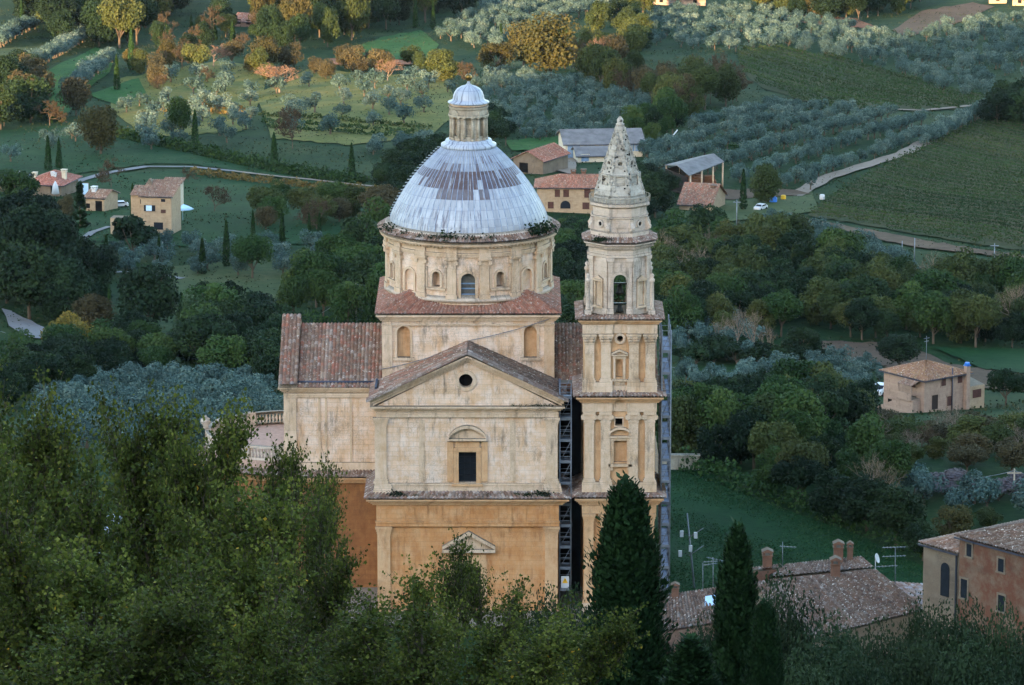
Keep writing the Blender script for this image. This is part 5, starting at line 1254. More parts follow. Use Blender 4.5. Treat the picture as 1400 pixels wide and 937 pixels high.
wood([(840, 20), (880, 14), (890, 70), (850, 90)], 9, 10, [('olivegreen', 3), ('oak', 3)], 36, 36, 'wood_tree', 'tree beside the dirt lane at the top', 'trees beside the top lane', 25)
wood([(150, 102), (330, 62), (362, 98), (200, 140)], 13, 14, [('greybrown', 3), ('olivegreen', 4), ('rust', 2), ('orange', 1)], 34, 32, 'hillside_tree', 'sunlit bushy tree above the left orchard', 'trees above the left orchard', 26, .15)
wood([(0, 140), (46, 128), (54, 168), (0, 184)], 8, 9, [('oak', 5), ('greybrown', 1)], 60, 56, 'wood_tree', 'dark tree at the left edge above the meadow', 'dark trees at the left edge', 27)
wood([(350, 100), (440, 84), (600, 92), (630, 110), (480, 106), (370, 118)], 11, 12, [('greybrown', 3), ('olivegreen', 4), ('rust', 2)], 30, 32, 'hillside_tree', 'bushy tree along the upper rim of the dry grass', 'trees along the rim of the dry grass', 28, .15)
# single trees
one = tree_at
one('orange', 138, 212, 66, 70, 'round_tree', 'round tree with orange lit top and green skirt on the left meadow')
one('green', 246, 192, 42, 58, 'round_tree', 'green round tree beside a cypress on the left slope')
one('rust', 400, 204, 56, 58, 'bare_tree', 'brown bare tree with white trunk on the slope left of the dome')
one('orange', 365, 96, 50, 48, 'autumn_tree', 'orange autumn tree below the top wood with a lit trunk')
one('pink', 382, 128, 62, 42, 'autumn_tree', 'wide pinkish orange leafless tree left of the dry grass')
one('orange', 228, 94, 30, 42, 'autumn_tree', 'narrow golden tree above the left orchard')
one('pink', 292, 92, 58, 32, 'bare_tree', 'low pinkish bare tree on the upper left slope')
one('rust', 68, 172, 44, 38, 'bare_tree', 'grey brown tree with pale trunk at the edge of the left meadow')
one('greybrown', 104, 158, 54, 54, 'autumn_tree', 'grey brown bushy tree above the left meadow')
one('green', 345, 382, 58, 62, 'round_tree', 'yellowish green tree behind the tall cypress in the middle left')
one('bush', 276, 410, 30, 30, 'round_bush', 'left one of two round dark bushes on the rough meadow')
one('bush', 317, 412, 30, 30, 'round_bush', 'right one of two round dark bushes on the rough meadow')
one('oak', 205, 462, 104, 104, 'evergreen_oak', 'large rounded dark tree below the stone villa')
one('oak', 130, 420, 60, 60, 'evergreen_oak', 'dark tree left of the large rounded one')
one('bush', 182, 352, 70, 66, 'evergreen_oak', 'dark bushy evergreen hugging the stone villa')
one('oak', 78, 438, 60, 66, 'evergreen_oak', 'grey green oak right of the grey road')
one('yellow', 92, 502, 74, 74, 'autumn_tree', 'yellowing tree with a pale trunk beside the grey road')
one('greybrown', 128, 460, 60, 60, 'autumn_tree', 'brownish tree behind the yellowing one')
one('green', 150, 490, 70, 56, 'round_tree', 'mid green tree right of the yellowing one')
one('oak', 30, 280, 60, 44, 'evergreen_oak', 'dark tree in front of the red roofed cottage')
one('green', 20, 290, 70, 60, 'round_tree', 'lighter green tree at the left edge below the cottage')
one('rust', 152, 258, 40, 42, 'bare_tree', 'bare tree with pale trunk beside the villa driveway')
one('greybrown', 92, 298, 30, 36, 'autumn_tree', 'grey bare bush between the cottage and the dark fir')
one('conifer', 110, 312, 26, 62, 'fir_tree', 'dark pointed fir in front of the small outbuildings')
one('orange', 752, 106, 92, 86, 'autumn_tree', 'huge golden green autumn tree above the lantern')
one('orange', 716, 92, 62, 62, 'autumn_tree', 'golden tree left of the huge one above the lantern')
one('olivegreen', 817, 42, 44, 42, 'round_tree', 'rounded sunlit tree in front of the top centre grove')
for k, px_ in enumerate((811, 820, 829)): one('pink', px_, 112 - k, 20, 60, 'bare_tree', 'tall pink lit bare tree in the group of three slim trunks', group='three slim bare trees')
one('rust', 952, 130, 42, 56, 'autumn_tree', 'rust brown tree with a pale trunk left of the upper vineyard')
one('rust', 1000, 128, 52, 52, 'autumn_tree', 'dark rust tree touching the left end of the upper vineyard')
one('olivegreen', 606, 112, 58, 46, 'autumn_tree', 'brown green tree with reddish trunk left of the finial ball')
one('rust', 640, 118, 40, 34, 'autumn_tree', 'brown tree directly behind the finial ball')
one('orange', 680, 100, 56, 44, 'autumn_tree', 'brown gold tree right of the finial ball')
one('pink', 530, 112, 40, 30, 'bare_tree', 'orange lit leafless tree at the edge of the dry grass')
one('olivegreen', 1048, 278, 54, 56, 'round_tree', 'round olive brown tree beside the farm track')
one('olive', 1108, 262, 28, 30, 'olive_tree', 'lone olive where the track meets the vineyard corner', 'olive tree')
one('oak', 1230, 506, 72, 50, 'evergreen_oak', 'spreading dark tree behind the pink farmhouse')
one('oak', 1097, 494, 66, 52, 'evergreen_oak', 'rounded dark tree left of the ploughed field')
for k, (px_, py_, w_, h_) in enumerate(((1008, 482, 40, 62), (1030, 488, 44, 62), (985, 478, 36, 50), (1050, 490, 36, 50))): one('bare', px_, py_, w_, h_, 'bare_tree', 'pale leafless tree among olives right of the bell tower', group='pale leafless trees')
one('orange', 1300, 742, 62, 54, 'autumn_tree', 'rounded golden brown tree behind the red plaster house')
one('olivegreen', 1352, 722, 44, 30, 'round_tree', 'low olive green tree above the red house roof')
for k, (px_, py_, w_, h_) in enumerate(((1140, 712, 80, 76), (1185, 728, 84, 80), (1225, 748, 84, 84), (1262, 768, 60, 60), (1090, 690, 70, 66))): one('oak', px_, py_, w_, h_, 'evergreen_oak', 'dense dark tree at the lower edge of the lawn', group='dense trees edging the lawn')
one('bush', 1306, 556, 28, 26, 'garden_bush', 'small round bush in front of the pink farmhouse wall')
one('green', 1460, 540, 90, 70, 'round_tree', 'dark tree at the right edge beside the pink farmhouse')
one('oak', 1375, 555, 60, 50, 'evergreen_oak', 'dark shrubby tree right of the farmhouse annex')
one('oak', 225, 315, 26, 22, 'garden_bush', 'shrub at the right foot of the stone villa')
one('rust', 258, 250, 26, 22, 'autumn_tree', 'orange bush at the end of the pale driveway')
one('greybrown', 480, 430, 44, 40, 'bare_tree', 'grey bare bush behind the left arm roof ridge')
# cypresses
CY = [(160, 124, 11, 48, 'dark cypress standing at the head of the olive file'), (66, 234, 12, 48, 'left one of a pair of cypresses on the left meadow'), (81, 231, 10, 42, 'right one of a pair of cypresses on the left meadow'),
      (375, 228, 13, 46, 'cypress beside the brown tree with the white trunk'), (481, 244, 11, 48, 'lone cypress left of the dome top'), (267, 203, 13, 52, 'cypress touching the green round tree'),
      (310, 366, 13, 64, 'tallest cypress below the stone villa'), (277, 376, 13, 50, 'cypress at the left of the tallest one'), (386, 342, 11, 56, 'cypress left of the wood behind the arm roof'),
      (146, 382, 15, 60, 'broad cypress below the villa garden'), (423, 334, 8, 42, 'thin left cypress of a close pair on the slope'), (437, 331, 8, 40, 'thin right cypress of a close pair on the slope'),
      (346, 326, 8, 38, 'short cypress above the yellowish green tree'), (248, 446, 12, 46, 'bright cypress at the edge of the rough meadow'), (218, 366, 9, 46, 'slim cypress below the villa window'),
      (182, 318, 10, 66, 'tall cypress against the villa wall'), (1016, 288, 12, 56, 'cypress beside the farm track'), (150, 446, 9, 56, 'slim cypress in front of the large rounded tree'),
      (262, 54, 8, 34, 'left cypress near the sunlit farmhouse'), (293, 56, 9, 36, 'middle cypress near the sunlit farmhouse'), (318, 58, 9, 30, 'right cypress near the sunlit farmhouse'),
      (180, 96, 12, 56, 'cypress in front of the upper left wood'), (685, 62, 8, 30, 'left small cypress in the top centre grove'), (701, 66, 8, 30, 'right small cypress in the top centre grove'), (30, 36, 8, 40, 'cypress at the upper left corner'),
      (592, 40, 9, 40, 'cypress right of the bright clearing'), (568, 38, 9, 44, 'cypress above the bright clearing')]
for px_, py_, w_, h_, lab in CY: one('cypress', px_, py_, w_, h_, 'cypress', lab, 'cypress', 'slender cypresses')

# hedges
def hedge(pxs, w, h, label, key='hedge', name='hedge', dens=16, leaf=.22, cat='hedge', group=None, off=0.0):
    P = [ground(*p) for p in pxs]; C_ = []; r = np.random.default_rng(len(label) + int(pxs[0][0])); 
    for a, b in zip(P, P[1:]):
        n = int((b - a).length * dens); t = r.random(n); q = np.array(a)[None] * (1 - t[:, None]) + np.array(b)[None] * t[:, None]
        th = r.random(n) * pi; lump = .8 + .3 * np.sin(t * (b - a).length * 1.1 + r.random()) * np.sin(t * (b - a).length * .43)
        d = np.array(b - a); d[2] = 0; d /= np.linalg.norm(d); s = np.array([-d[1], d[0], 0])
        c = q + s[None] * (np.cos(th) * w / 2)[:, None]; c[:, 2] = height(c[:, 0], c[:, 1]) + off + np.abs(np.sin(th)) ** .7 * h * lump * r.uniform(.5, 1.05, n); C_.append(c)
    C_ = np.concatenate(C_); n = len(C_); T, B = leaf_frame(r.normal(size=(n, 3)) + [0, 0, .4], r, leaf, leaf * .7)
    return tag(link(name, quads_mesh(name, C_, T, B, r.random(n), [LF[key]])), label, cat, group)
hedge([(150, 186), (215, 200), (300, 218), (360, 232), (440, 246), (500, 254)], 3.2, 2.8, 'long dark hedge running along the top of the left meadow', dens=40, leaf=.35)
hedge([(0, 150), (40, 146), (80, 168)], 3, 3, 'dark hedge in the shade at the upper left edge', dens=40, leaf=.35)
hedge([(262, 238), (330, 248), (440, 260), (530, 266)], 1.4, 1.9, 'row of yellow brown vines along the gravel track', 'vineautumn', 'vine_row', 30, .28, 'vine row')
hedge([(415, 442), (522, 444)], 2.5, 2.2, 'clipped green hedge just above the left arm roof ridge', dens=40, leaf=.25)
hedge([(930, 640), (1040, 680), (1150, 716), (1275, 766)], 2.6, 2.4, 'low undergrowth hedge along the lawn edge', dens=60, leaf=.2)
hedge([(980, 200), (1008, 206), (1100, 150), (1230, 150)], 2.0, 1.2, 'low bramble strip under the upper vineyard', dens=10, leaf=.3)
for k, pts in enumerate(([(355, 160), (480, 168), (590, 178)], [(358, 168), (480, 176), (590, 186)], [(364, 176), (480, 184), (588, 192)], [(200, 146), (260, 146), (335, 152)], [(205, 154), (262, 154), (335, 160)])):
    hedge(pts, 1.2, 1.6, 'vine row on the terrace below the sunlit dry grass' if k < 3 else 'vine row among the left orchard olives', 'vineautumn' if k > 2 else 'vine', 'vine_row', 22, .3, 'vine row', 'vine rows on the hillside terraces' if k < 3 else 'vine rows among the left orchard')
# vineyards: each row a plant row of its own
def vineyard(poly, a, b, gap, label, group, h=1.5, dens=15, leaf=.19):
    P = [ground(*p) for p in poly]; A, B_ = ground(*a), ground(*b); d = (B_ - A); d.z = 0; d.normalize(); s = Vector((-d.y, d.x, 0)); vs_ = [(p - A).dot(s) for p in P]; us_ = [(p - A).dot(d) for p in P]
    v = min(vs_) + gap * .5; r = np.random.default_rng(3)
    flat = [(u, w) for u, w in zip(us_, vs_)]
    while v < max(vs_):
        u = np.arange(min(us_), max(us_), 1.0 / dens); u = u + r.normal(size=len(u)) * .2; keep = np.array([inside(q, v, flat) for q in u])
        u = u[keep]
        if len(u) > 20:
            wx = np.arange(u.min(), u.max(), 3.0); wm_ = MB(); wp = [(A.x + d.x * q + s.x * v, A.y + d.y * q + s.y * v) for q in wx]
            for q0, q1 in zip(wp, wp[1:]): wm_.tube((*q0, H(*q0) + 1.0), (*q1, H(*q1) + 1.0), .05, .05, 4)
            n = len(u); w_ = r.normal(size=n) * .22; x = A.x + d.x * u + s.x * (v + w_); y = A.y + d.y * u + s.y * (v + w_); z = height(x, y) + .35 + r.random(n) * (h - .35)
            T, B2 = leaf_frame(r.normal(size=(n, 3)) + [0, 0, .5], r, leaf, leaf * .75)
            patch = .5 + .5 * np.sin(x / 31 + 1) * np.sin(v / 19 + .5)
            tag(link('vine_row', quads_mesh('vine_row', np.stack([x, y, z], 1), T, B2, np.clip(.25 * r.random(n) + .65 * patch, 0, 1), [LF['vine'], M['bark']], trunk=wm_ if wm_.v else None)), label, 'vine row', group)
        v += gap
vineyard(LOV, (1110, 297), (1400, 343), 3.6, 'green vine row in the large shaded vineyard at the right edge', 'vine rows of the lower vineyard')
vineyard(UPV, (1012, 96), (1240, 152), 5.0, 'green vine row in the upper vineyard under the olive grove', 'vine rows of the upper vineyard', dens=13, leaf=.23)

# rough growth between the trees: nobody could count it
_r = np.random.default_rng(77); _n = 130000; _d = 462 + (1420 - 462) * _r.random(_n * 2) ** .8; _x = 4 + (_r.random(_n * 2) - .5) * .245 * _d; _y = _d - 400
_cl = np.sin(_x / 7.3 + 2 * np.sin(_y / 19)) * np.sin(_y / 11.7 + 1.3 * np.sin(_x / 13)) + .6 * np.sin(_x / 2.9) * np.sin(_y / 5.1); _k = _r.random(_n * 2) < np.clip(.28 + .45 * _cl, .03, 1); _x, _y = _x[_k], _y[_k]
_bad = np.array([any(inside(*q, P_) for P_ in (LOV, UPV)) or q[1] > 640 for q in (proj(a, b, 0.0 + H(a, b)) for a, b in zip(_x, _y))]); _x, _y = _x[~_bad], _y[~_bad]; _n = len(_x)
_s = .1 + .15 * _r.random((_n, 1)) ; _T, _B = leaf_frame(_r.normal(size=(_n, 3)) * [1, 1, .5] + [0, 0, .5], _r, 1.0, .7)
tag(link('undergrowth', quads_mesh('undergrowth', np.stack([_x, _y, height(_x, _y) + .12 + _s[:, 0] * _r.random(_n)], 1), _T * _s, _B * _s, _r.random(_n), [LF['weeds']])), 'low rough grass and weeds between the trees', 'undergrowth', kind='stuff')

_n = 60000; _px = [ground(*p) for p in LAWN]; _x = _r.uniform(min(p.x for p in _px), max(p.x for p in _px), _n); _y = _r.uniform(min(p.y for p in _px), max(p.y for p in _px), _n)
_k = np.array([inside(a, b, [(p.x, p.y) for p in _px]) for a, b in zip(_x, _y)]) & (_r.random(_n) < np.clip(.45 + .35 * np.sin(_x / 1.9 + .3 * _y) + .3 * np.sin(_x / 6.1) * np.sin(_y / 4.3), 0, 1)); _x, _y = _x[_k], _y[_k]; _n = len(_x)
_T, _B = leaf_frame(_r.normal(size=(_n, 3)), _r, .1, .05); tag(link('grass', quads_mesh('grass', np.stack([_x, _y, height(_x, _y) + .12], 1), _T, _B, _r.random(_n), [LF['lawn']])), 'short grass tufts on the lawn right of the bell tower', 'grass', kind='stuff')
# ================================================================ houses
def house(px, py, w, d, h, rot, roof, pitch, wall, pal, name, label, wins=(), chim=(), over=.5, ridge='x', z=None, cat='house', Y=None, roofmat=None, depth=.12):
    """px,py: picture point of the foot of the front middle. wins: (side, u, z, w, h, kind) with u along the wall from its middle"""
    p = ground(px, py) if Y is None else atY(px, py, Y); z = (H(p.x, p.y) if Y is None else p.z) if z is None else z
    root = empty(name, (p.x, p.y, z), label, cat, rz=rot); root['_w'] = w
    ca, sa = cos(rot), sin(rot)
    def Wd(x, y, zz): return (p.x + x * ca - y * sa, p.y + x * sa + y * ca, z + zz)
    def part(m, nm, mat, par=root):
        m.v = [Wd(*v) for v in m.v]; return m.build(nm, mat, par)
    x0, x1, y0, y1 = -w / 2, w / 2, 0, d; m = MB().box(x0, x1, y0, y1, -2.0, h)
    rh = pitch * (d if ridge == 'x' else w) / 2
    if roof == 'gable':
        if ridge == 'x': m.prism([(y0 + .02, h), (y1 - .02, h), (d / 2, h + rh - .06)], 'x', x0 + .02, x1 - .02)
        else: m.prism([(x0 + .02, h), (x1 - .02, h), (0, h + rh - .06)], 'y', y0 + .02, y1 - .02)
    if roof == 'shed': m.prism([(y0 + .02, h), (y1 - .02, h), (y1 - .02, h + pitch * d - .05)], 'x', x0 + .02, x1 - .02)
    part(m, 'wall', wall)
    o = over; e = h - o * pitch; T = h + rh
    if roof == 'gable' and ridge == 'x': q = [((x0 - o, d / 2, T), (x1 + o, d / 2, T), (x1 + o, y0 - o, e), (x0 - o, y0 - o, e)), ((x1 + o, d / 2, T), (x0 - o, d / 2, T), (x0 - o, y1 + o, e), (x1 + o, y1 + o, e))]
    elif roof == 'gable': q = [((0, y1 + o, T), (0, y0 - o, T), (x0 - o, y0 - o, e), (x0 - o, y1 + o, e)), ((0, y0 - o, T), (0, y1 + o, T), (x1 + o, y1 + o, e), (x1 + o, y0 - o, e))]
    elif roof == 'shed': q = [((x0 - o, y1 + o, h + pitch * (d + o)), (x1 + o, y1 + o, h + pitch * (d + o)), (x1 + o, y0 - o, e), (x0 - o, y0 - o, e))]
    else:
        k = min(w, d) / 2; T = h + pitch * k
        if w >= d: L_, R_ = (x0 + k, d / 2, T), (x1 - k, d / 2, T)
        else: L_, R_ = (0, k, T), (0, d - k, T)
        A, B, C_, D = (x0 - o, y0 - o, e), (x1 + o, y0 - o, e), (x1 + o, y1 + o, e), (x0 - o, y1 + o, e)
        q = [(L_, R_, B, A), (R_, R_, C_, B), (R_, L_, D, C_), (L_, L_, A, D)] if w >= d else [(L_, L_, B, A), (L_, R_, C_, B), (R_, R_, D, C_), (R_, L_, A, D)]
    qq = [tuple(Wd(*c) for c in f) for f in q]
    if roofmat is None: ro = tile_quads('roof', qq, root, pal, tw=.34, cl=.5, amp=.07, seed=int(px))
    else:
        m = MB()
        for f in qq:
            n_ = (Vector(f[1]) - Vector(f[0])).cross(Vector(f[3]) - Vector(f[0])).normalized(); n_ = -n_ if n_.z < 0 else n_
            vs = [tuple(Vector(c) - n_ * .02) for c in f] + [tuple(Vector(c) + n_ * .14) for c in f]
            m.add(vs, [(3, 2, 1, 0), (4, 5, 6, 7)] + [(i, (i + 1) % 4, 4 + (i + 1) % 4, 4 + i) for i in range(4)])
        ro = m.build('roof', roofmat, root)
    for f in q:
        a, b = f[3], f[2]
        if a != b: part(MB().tube((a[0], a[1], a[2] - .04), (b[0], b[1], b[2] - .04), .07, .07, 5), 'gutter', M['copper'])
    for side, u, zz, ww, hh, kind in wins:
        def S_(x, y, zq): return {'f': (x, y0 - y, zq), 'r': (x1 + y, d / 2 + x, zq), 'l': (x0 - y, d / 2 - x, zq), 'b': (-x, y1 + y, zq)}[side]
        def SB(m, a, b, c, dd, e_, f_):
            vs = [S_(x, y, zq) for zq in (e_, f_) for y in (c, dd) for x in (a, b)]; m.add(vs, [(0, 2, 3, 1), (4, 5, 7, 6), (0, 1, 5, 4), (2, 6, 7, 3), (0, 4, 6, 2), (1, 3, 7, 5)])
        fm = MB(); t = .1
        SB(fm, u - ww / 2 - t, u - ww / 2, -.02, .06, zz, zz + hh); SB(fm, u + ww / 2, u + ww / 2 + t, -.02, .06, zz, zz + hh)
        SB(fm, u - ww / 2 - t, u + ww / 2 + t, -.02, .07, zz + hh, zz + hh + t); SB(fm, u - ww / 2 - t - .05, u + ww / 2 + t + .05, -.02, .1, zz - t, zz)
        fo = part(fm, 'door' if kind == 'door' else 'window', wall)
        pm = MB()
        if kind == 'arch':
            pl_ = arch(u, ww, zz, zz + hh); n = len(pl_); vs = [S_(a, y, b) for y in (-.01, .03) for a, b in pl_]; pm.add(vs, [tuple(range(n))[::-1], tuple(range(n, 2 * n))] + [(i, (i + 1) % n, n + (i + 1) % n, n + i) for i in range(n)])
        else: SB(pm, u - ww / 2 + .003, u + ww / 2 - .003, -.01, .02, zz + .003, zz + hh - .003)
        if kind == 'shut':
            SB(pm, u - ww / 2 + .02, u - .02, .02, .05, zz + .03, zz + hh - .03); SB(pm, u + .02, u + ww / 2 - .02, .02, .05, zz + .03, zz + hh - .03)
        part(pm, 'pane', {'shut': M['shutter'], 'glass': M['glass'], 'arch': M['glass'], 'door': M['wood_dark'], 'blue': M['bluegrey'], 'white': M['lightblue'], 'dark': M['dark']}[kind], fo)
    for cx, cy, cz, cw, ch, mat in chim:
        m = MB().box(cx - cw / 2, cx + cw / 2, cy - cw / 2, cy + cw / 2, cz - .5, cz + ch); m.box(cx - cw * .65, cx + cw * .65, cy - cw * .65, cy + cw * .65, cz + ch + .003, cz + ch + .12)
        for a, b in ((-1, -1), (1, -1), (-1, 1), (1, 1)): m.box(cx + a * cw * .5 - .08, cx + a * cw * .5 + .08, cy + b * cw * .5 - .08, cy + b * cw * .5 + .08, cz + ch + .12, cz + ch + .4)
        m.box(cx - cw * .7, cx + cw * .7, cy - cw * .7, cy + cw * .7, cz + ch + .403, cz + ch + .52)
        part(m, 'chimney', mat)
    del root['_w']
    return root, Wd, part, z
FS, FP = M['farm_stone'], M['farm_pink']
s = pxm(ground(800, 292)); u_ = lambda px: (px - 797) * s
house(797, 292, 126 * s, 8.5, 37 * s, rad(-2), 'hip', .38, FS, TILE_RED + TILE_OLD[:2], 'farmhouse', 'long cream stone farmhouse with red hip roof between dome and bell tower',
      [('f', u_(762), 3.1, 1.0, 1.4, 'shut'), ('f', u_(774), 3.1, 1.1, 1.4, 'shut'), ('f', u_(803), 3.0, 1.2, 1.6, 'shut'), ('f', u_(753), .9, 1.1, 1.3, 'shut'), ('f', u_(773), .9, 1.9, 1.5, 'arch'), ('f', u_(801), .8, 1.3, 1.3, 'shut'), ('f', u_(830), 3.1, 1.1, 1.4, 'shut')],
      [(u_(783), 4.6, 37 * s + 1.5, .8, .5, M['brick']), (u_(797), 5, 37 * s + 1.5, .8, .5, M['brick'])], .6)
s = pxm(ground(728, 240))
house(722, 238, 46 * s, 11, 20 * s, rad(-28), 'gable', .5, M['plaster_tan'], TILE_RED + [(140, 76, 62)], 'barn', 'red roofed barn beside the right shoulder of the dome', [('f', -1, .2, 2, 2, 'dark')], (), .5, 'y')
s = pxm(ground(830, 216))
house(826, 216, 106 * s, 13, 20 * s, rad(6), 'gable', .3, M['plaster_cream'], TILE_OLD, 'farm_shed', 'white walled shed with broad grey roof behind the spire', [('f', -42 * s, .1, 2.6, 3.0, 'blue'), ('f', 34 * s, 1.2, 2.4, 1.5, 'blue'), ('f', 46 * s, 1.3, 2.2, 1.4, 'blue')], (), .6, 'x', roofmat=M['grey_roof'])
house(812, 222, 44 * s, 8, 9 * s, rad(6), 'gable', .3, M['plaster_cream'], TILE_OLD, 'lean_to', 'low cream lean to with grey roof in front of the white walled shed', [('f', -12 * s, .2, 1.6, 1.4, 'blue')], (), .5, 'x', roofmat=M['grey_roof'], cat='shed')
# open barn: roof on posts
p = ground(950, 262); root = empty('open_barn', p, 'open sided barn with grey pitched roof on posts above the ruined shed', 'barn')
zt_ = p.z + 4.4
Bc, Rc, Tc, Lc = atZ(942, 241, zt_), atZ(990, 222, zt_), atZ(962, 213.5, zt_ + .3), atZ(909, 226.5, zt_ + .3)
rg1, rg2 = (Bc + Lc) / 2 + Vector((0, 0, 1.0)), (Rc + Tc) / 2 + Vector((0, 0, 1.0))
m = MB()
for f in ((rg1, rg2, Rc, Bc), (rg2, rg1, Lc, Tc)):
    vs = [tuple(c) for c in f] + [(c.x, c.y, c.z + .16) for c in f]
    m.add(vs, [(3, 2, 1, 0), (4, 5, 6, 7)] + [(i, (i + 1) % 4, 4 + (i + 1) % 4, 4 + i) for i in range(4)])
m.build('roof', M['grey_roof'], root)
for a, b in ((Bc, Rc), (Lc, Tc)):
    for t in (.04, .36, .68, .96):
        q = a.lerp(b, t); MB().tube((q.x, q.y, H(q.x, q.y) - .3), (q.x, q.y, q.z), .17, .17, 6).build('post', M['stone_trim'], root)
m = MB()
for a, b in ((Lc, Tc), (Lc, Bc)):
    d_ = (b - a); n_ = Vector((-d_.y, d_.x, 0)).normalized() * .12; a2_, b2_ = a + d_ * .05, a + d_ * .95; vs = [(q.x + s_ * n_.x, q.y + s_ * n_.y, zz) for zz in (p.z - 1.5, zt_ - .3) for q, s_ in ((a2_, -1), (b2_, -1), (b2_, 1), (a2_, 1))]
    m.add(vs, [(3, 2, 1, 0), (4, 5, 6, 7), (0, 1, 5, 4), (1, 2, 6, 5), (2, 3, 7, 6), (3, 0, 4, 7)])
m.build('back_wall', M['wood_dark'], root)
for k, (t, w_) in enumerate(((.3, .3), (.55, .5), (.8, .35), (.5, .75), (.7, .7))):
    q = (Bc.lerp(Rc, t)).lerp(Lc.lerp(Tc, t), w_); zz = H(q.x, q.y); tag(MB().box(q.x - 1.3, q.x + 1.3, q.y - 1, q.y + 1, zz - .2, zz + 1.3).box(q.x - 1, q.x + 1, q.y - .8, q.y + .8, zz + 1.3, zz + 2.3).build('hay_stack', M['redsoil']), 'brown stack stored under the open barn roof', 'stack', 'stacks in the open barn')
s = pxm(ground(948, 292))
house(950, 290, 44 * s, 12, 11 * s, rad(-16), 'gable', .5, M['farm_stone'], TILE_RED + TILE_OLD, 'ruined_shed', 'small tumbledown shed with red tiled roof below the open barn', [('f', 1, .1, 1.2, 1.1, 'dark')], [(2.4, 5, 24 * s, .8, .6, M['brick'])], .5, 'x', cat='shed')
# the pink farmhouse at the right
g = ground(1262, 566); s = pxm(g); ROT = rad(38)
rt, Wd, part, z = house(1293, 562, 82 * s, 82 * s, 50 * s, ROT, 'hip', .34, FP, [(140, 104, 80), (130, 94, 74), (148, 112, 84), (124, 92, 76), (146, 118, 84)], 'farmhouse', 'pink stone two storey farmhouse with orange hip roof at the right',
      [('f', 1.8 - 82 * s * .3, 3.4, .85, 1.2, 'shut'), ('f', 2.4, 3.4, .85, 1.2, 'shut'), ('f', -2.0, .5, 1.1, 1.9, 'door'), ('f', .6, .6, .9, 1.3, 'shut'),
       ('l', 1.8, 3.3, .9, 1.2, 'shut'), ('l', 1.9, .4, 1.1, 1.8, 'door'), ('l', -2.6, .2, .8, .8, 'dark'), ('l', -.8, .2, .8, .8, 'dark')], (), .5)
W2, D2 = 82 * s / 2, 82 * s
m = MB().tube((W2 * .25, -.12, 0), (W2 * .25, -.12, 50 * s + .9), .1, .1, 6); part(m, 'downpipe', M['copper'])
m = MB().box(W2 - .8, W2 - .2, -.62, -.02, -1, 50 * s + .9); ck = part(m, 'chimney', FP); m = MB().box(W2 - .85, W2 - .15, -.68, .04, 50 * s + .903, 50 * s + 1.0); m.tube((W2 - .5, -.32, 50 * s + 1.0), (W2 - .5, -.32, 50 * s + 1.35), .4, .3, 10); part(m, 'chimney_cowl', M['blue'], ck)
m = MB().tube((0, D2 / 2, 50 * s + 1), (0, D2 / 2, 50 * s + 4.6), .04, .03, 5); m.tube((-.5, D2 / 2, 50 * s + 4.3), (.5, D2 / 2, 50 * s + 4.3), .03, .03, 5); m.tube((-.4, D2 / 2, 50 * s + 3.9), (.4, D2 / 2, 50 * s + 3.9), .03, .03, 5); part(m, 'aerial', M['steelpale'])
# covered balcony at the corner
cx_ = -W2
m = MB(); q_ = [Wd(cx_ - 1.9, D2 * .08, 3.9), Wd(cx_ - .1, D2 * .08, 4.4), Wd(cx_ - .1, D2 * .42, 4.4), Wd(cx_ - 1.9, D2 * .42, 3.9)]
tile_quads('porch_roof', [(q_[1], q_[2], q_[3], q_[0])], rt, TILE_OLD, tw=.3, seed=77)
m = MB()
for yy in (D2 * .1, D2 * .4): m.box(cx_ - 1.75, cx_ - 1.6, yy - .08, yy + .08, 2.0, 3.9)
m.box(cx_ - 1.75, cx_, D2 * .1, D2 * .4, 1.9, 2.05); m.box(cx_ - 1.75, cx_ - 1.65, D2 * .1, D2 * .4, 2.05, 2.9); m.box(cx_ - 1.5, cx_ - .02, D2 * .08, D2 * .42, -1, 1.9)
part(m, 'porch', FP)
m = MB().prism([(D2 * .42, -1), (D2 * .42, 1.9), (D2 * .98, 0), (D2 * .98, -1)], 'x', cx_ - 1.3, cx_ - .05); part(m, 'stair', FP)
p2 = Wd(W2 + 1.4, .3, 0)
m = MB().box(W2 + .02, W2 + 3.4, .4, 4.4, -2, 2.5); m.prism([(.4, 2.5), (4.4, 2.5), (4.4, 3.3)], 'x', W2 + .02, W2 + 3.38); an = part(m, 'annex', M['farm_stone'])
m = MB().box(W2 + 1.3, W2 + 2.8, .35, .42, .9, 2.0); part(m, 'annex_window', M['shutter'], an)
# villa at the left: three stepped blocks
s = pxm(ground(224, 318))
rt, Wd, part, z = house(214, 322, 42 * s, 7.5, 54 * s, rad(-9), 'shed', .2, FS, TILE_OLD, 'villa', 'tall stepped stone villa with dark windows on the left slope',
     [('f', -9 * s, 33 * s, 16 * s, 8.5 * s, 'glass'), ('f', 10 * s, 34 * s - .4, 7 * s, 5 * s, 'shut'), ('f', 3 * s, 8 * s, 13 * s, 10 * s, 'glass'), ('f', 10 * s, 48 * s - .2, 6 * s, 4 * s, 'glass')], (), .4)
m = MB().box(-14 * s, -6 * s, -.06, -.015, 33.6 * s, 41 * s); part(m, 'blind', M['lightblue'])
W2 = 21 * s
m = MB().box(-W2 - 18 * s, -W2 + .5, 2.2, 9.5, -2, 52 * s); m.prism([(2.2, 52 * s), (9.5, 52 * s), (6, 59 * s)], 'x', -W2 - 18 * s, -W2 + .4); wg = part(m, 'wing', FS)
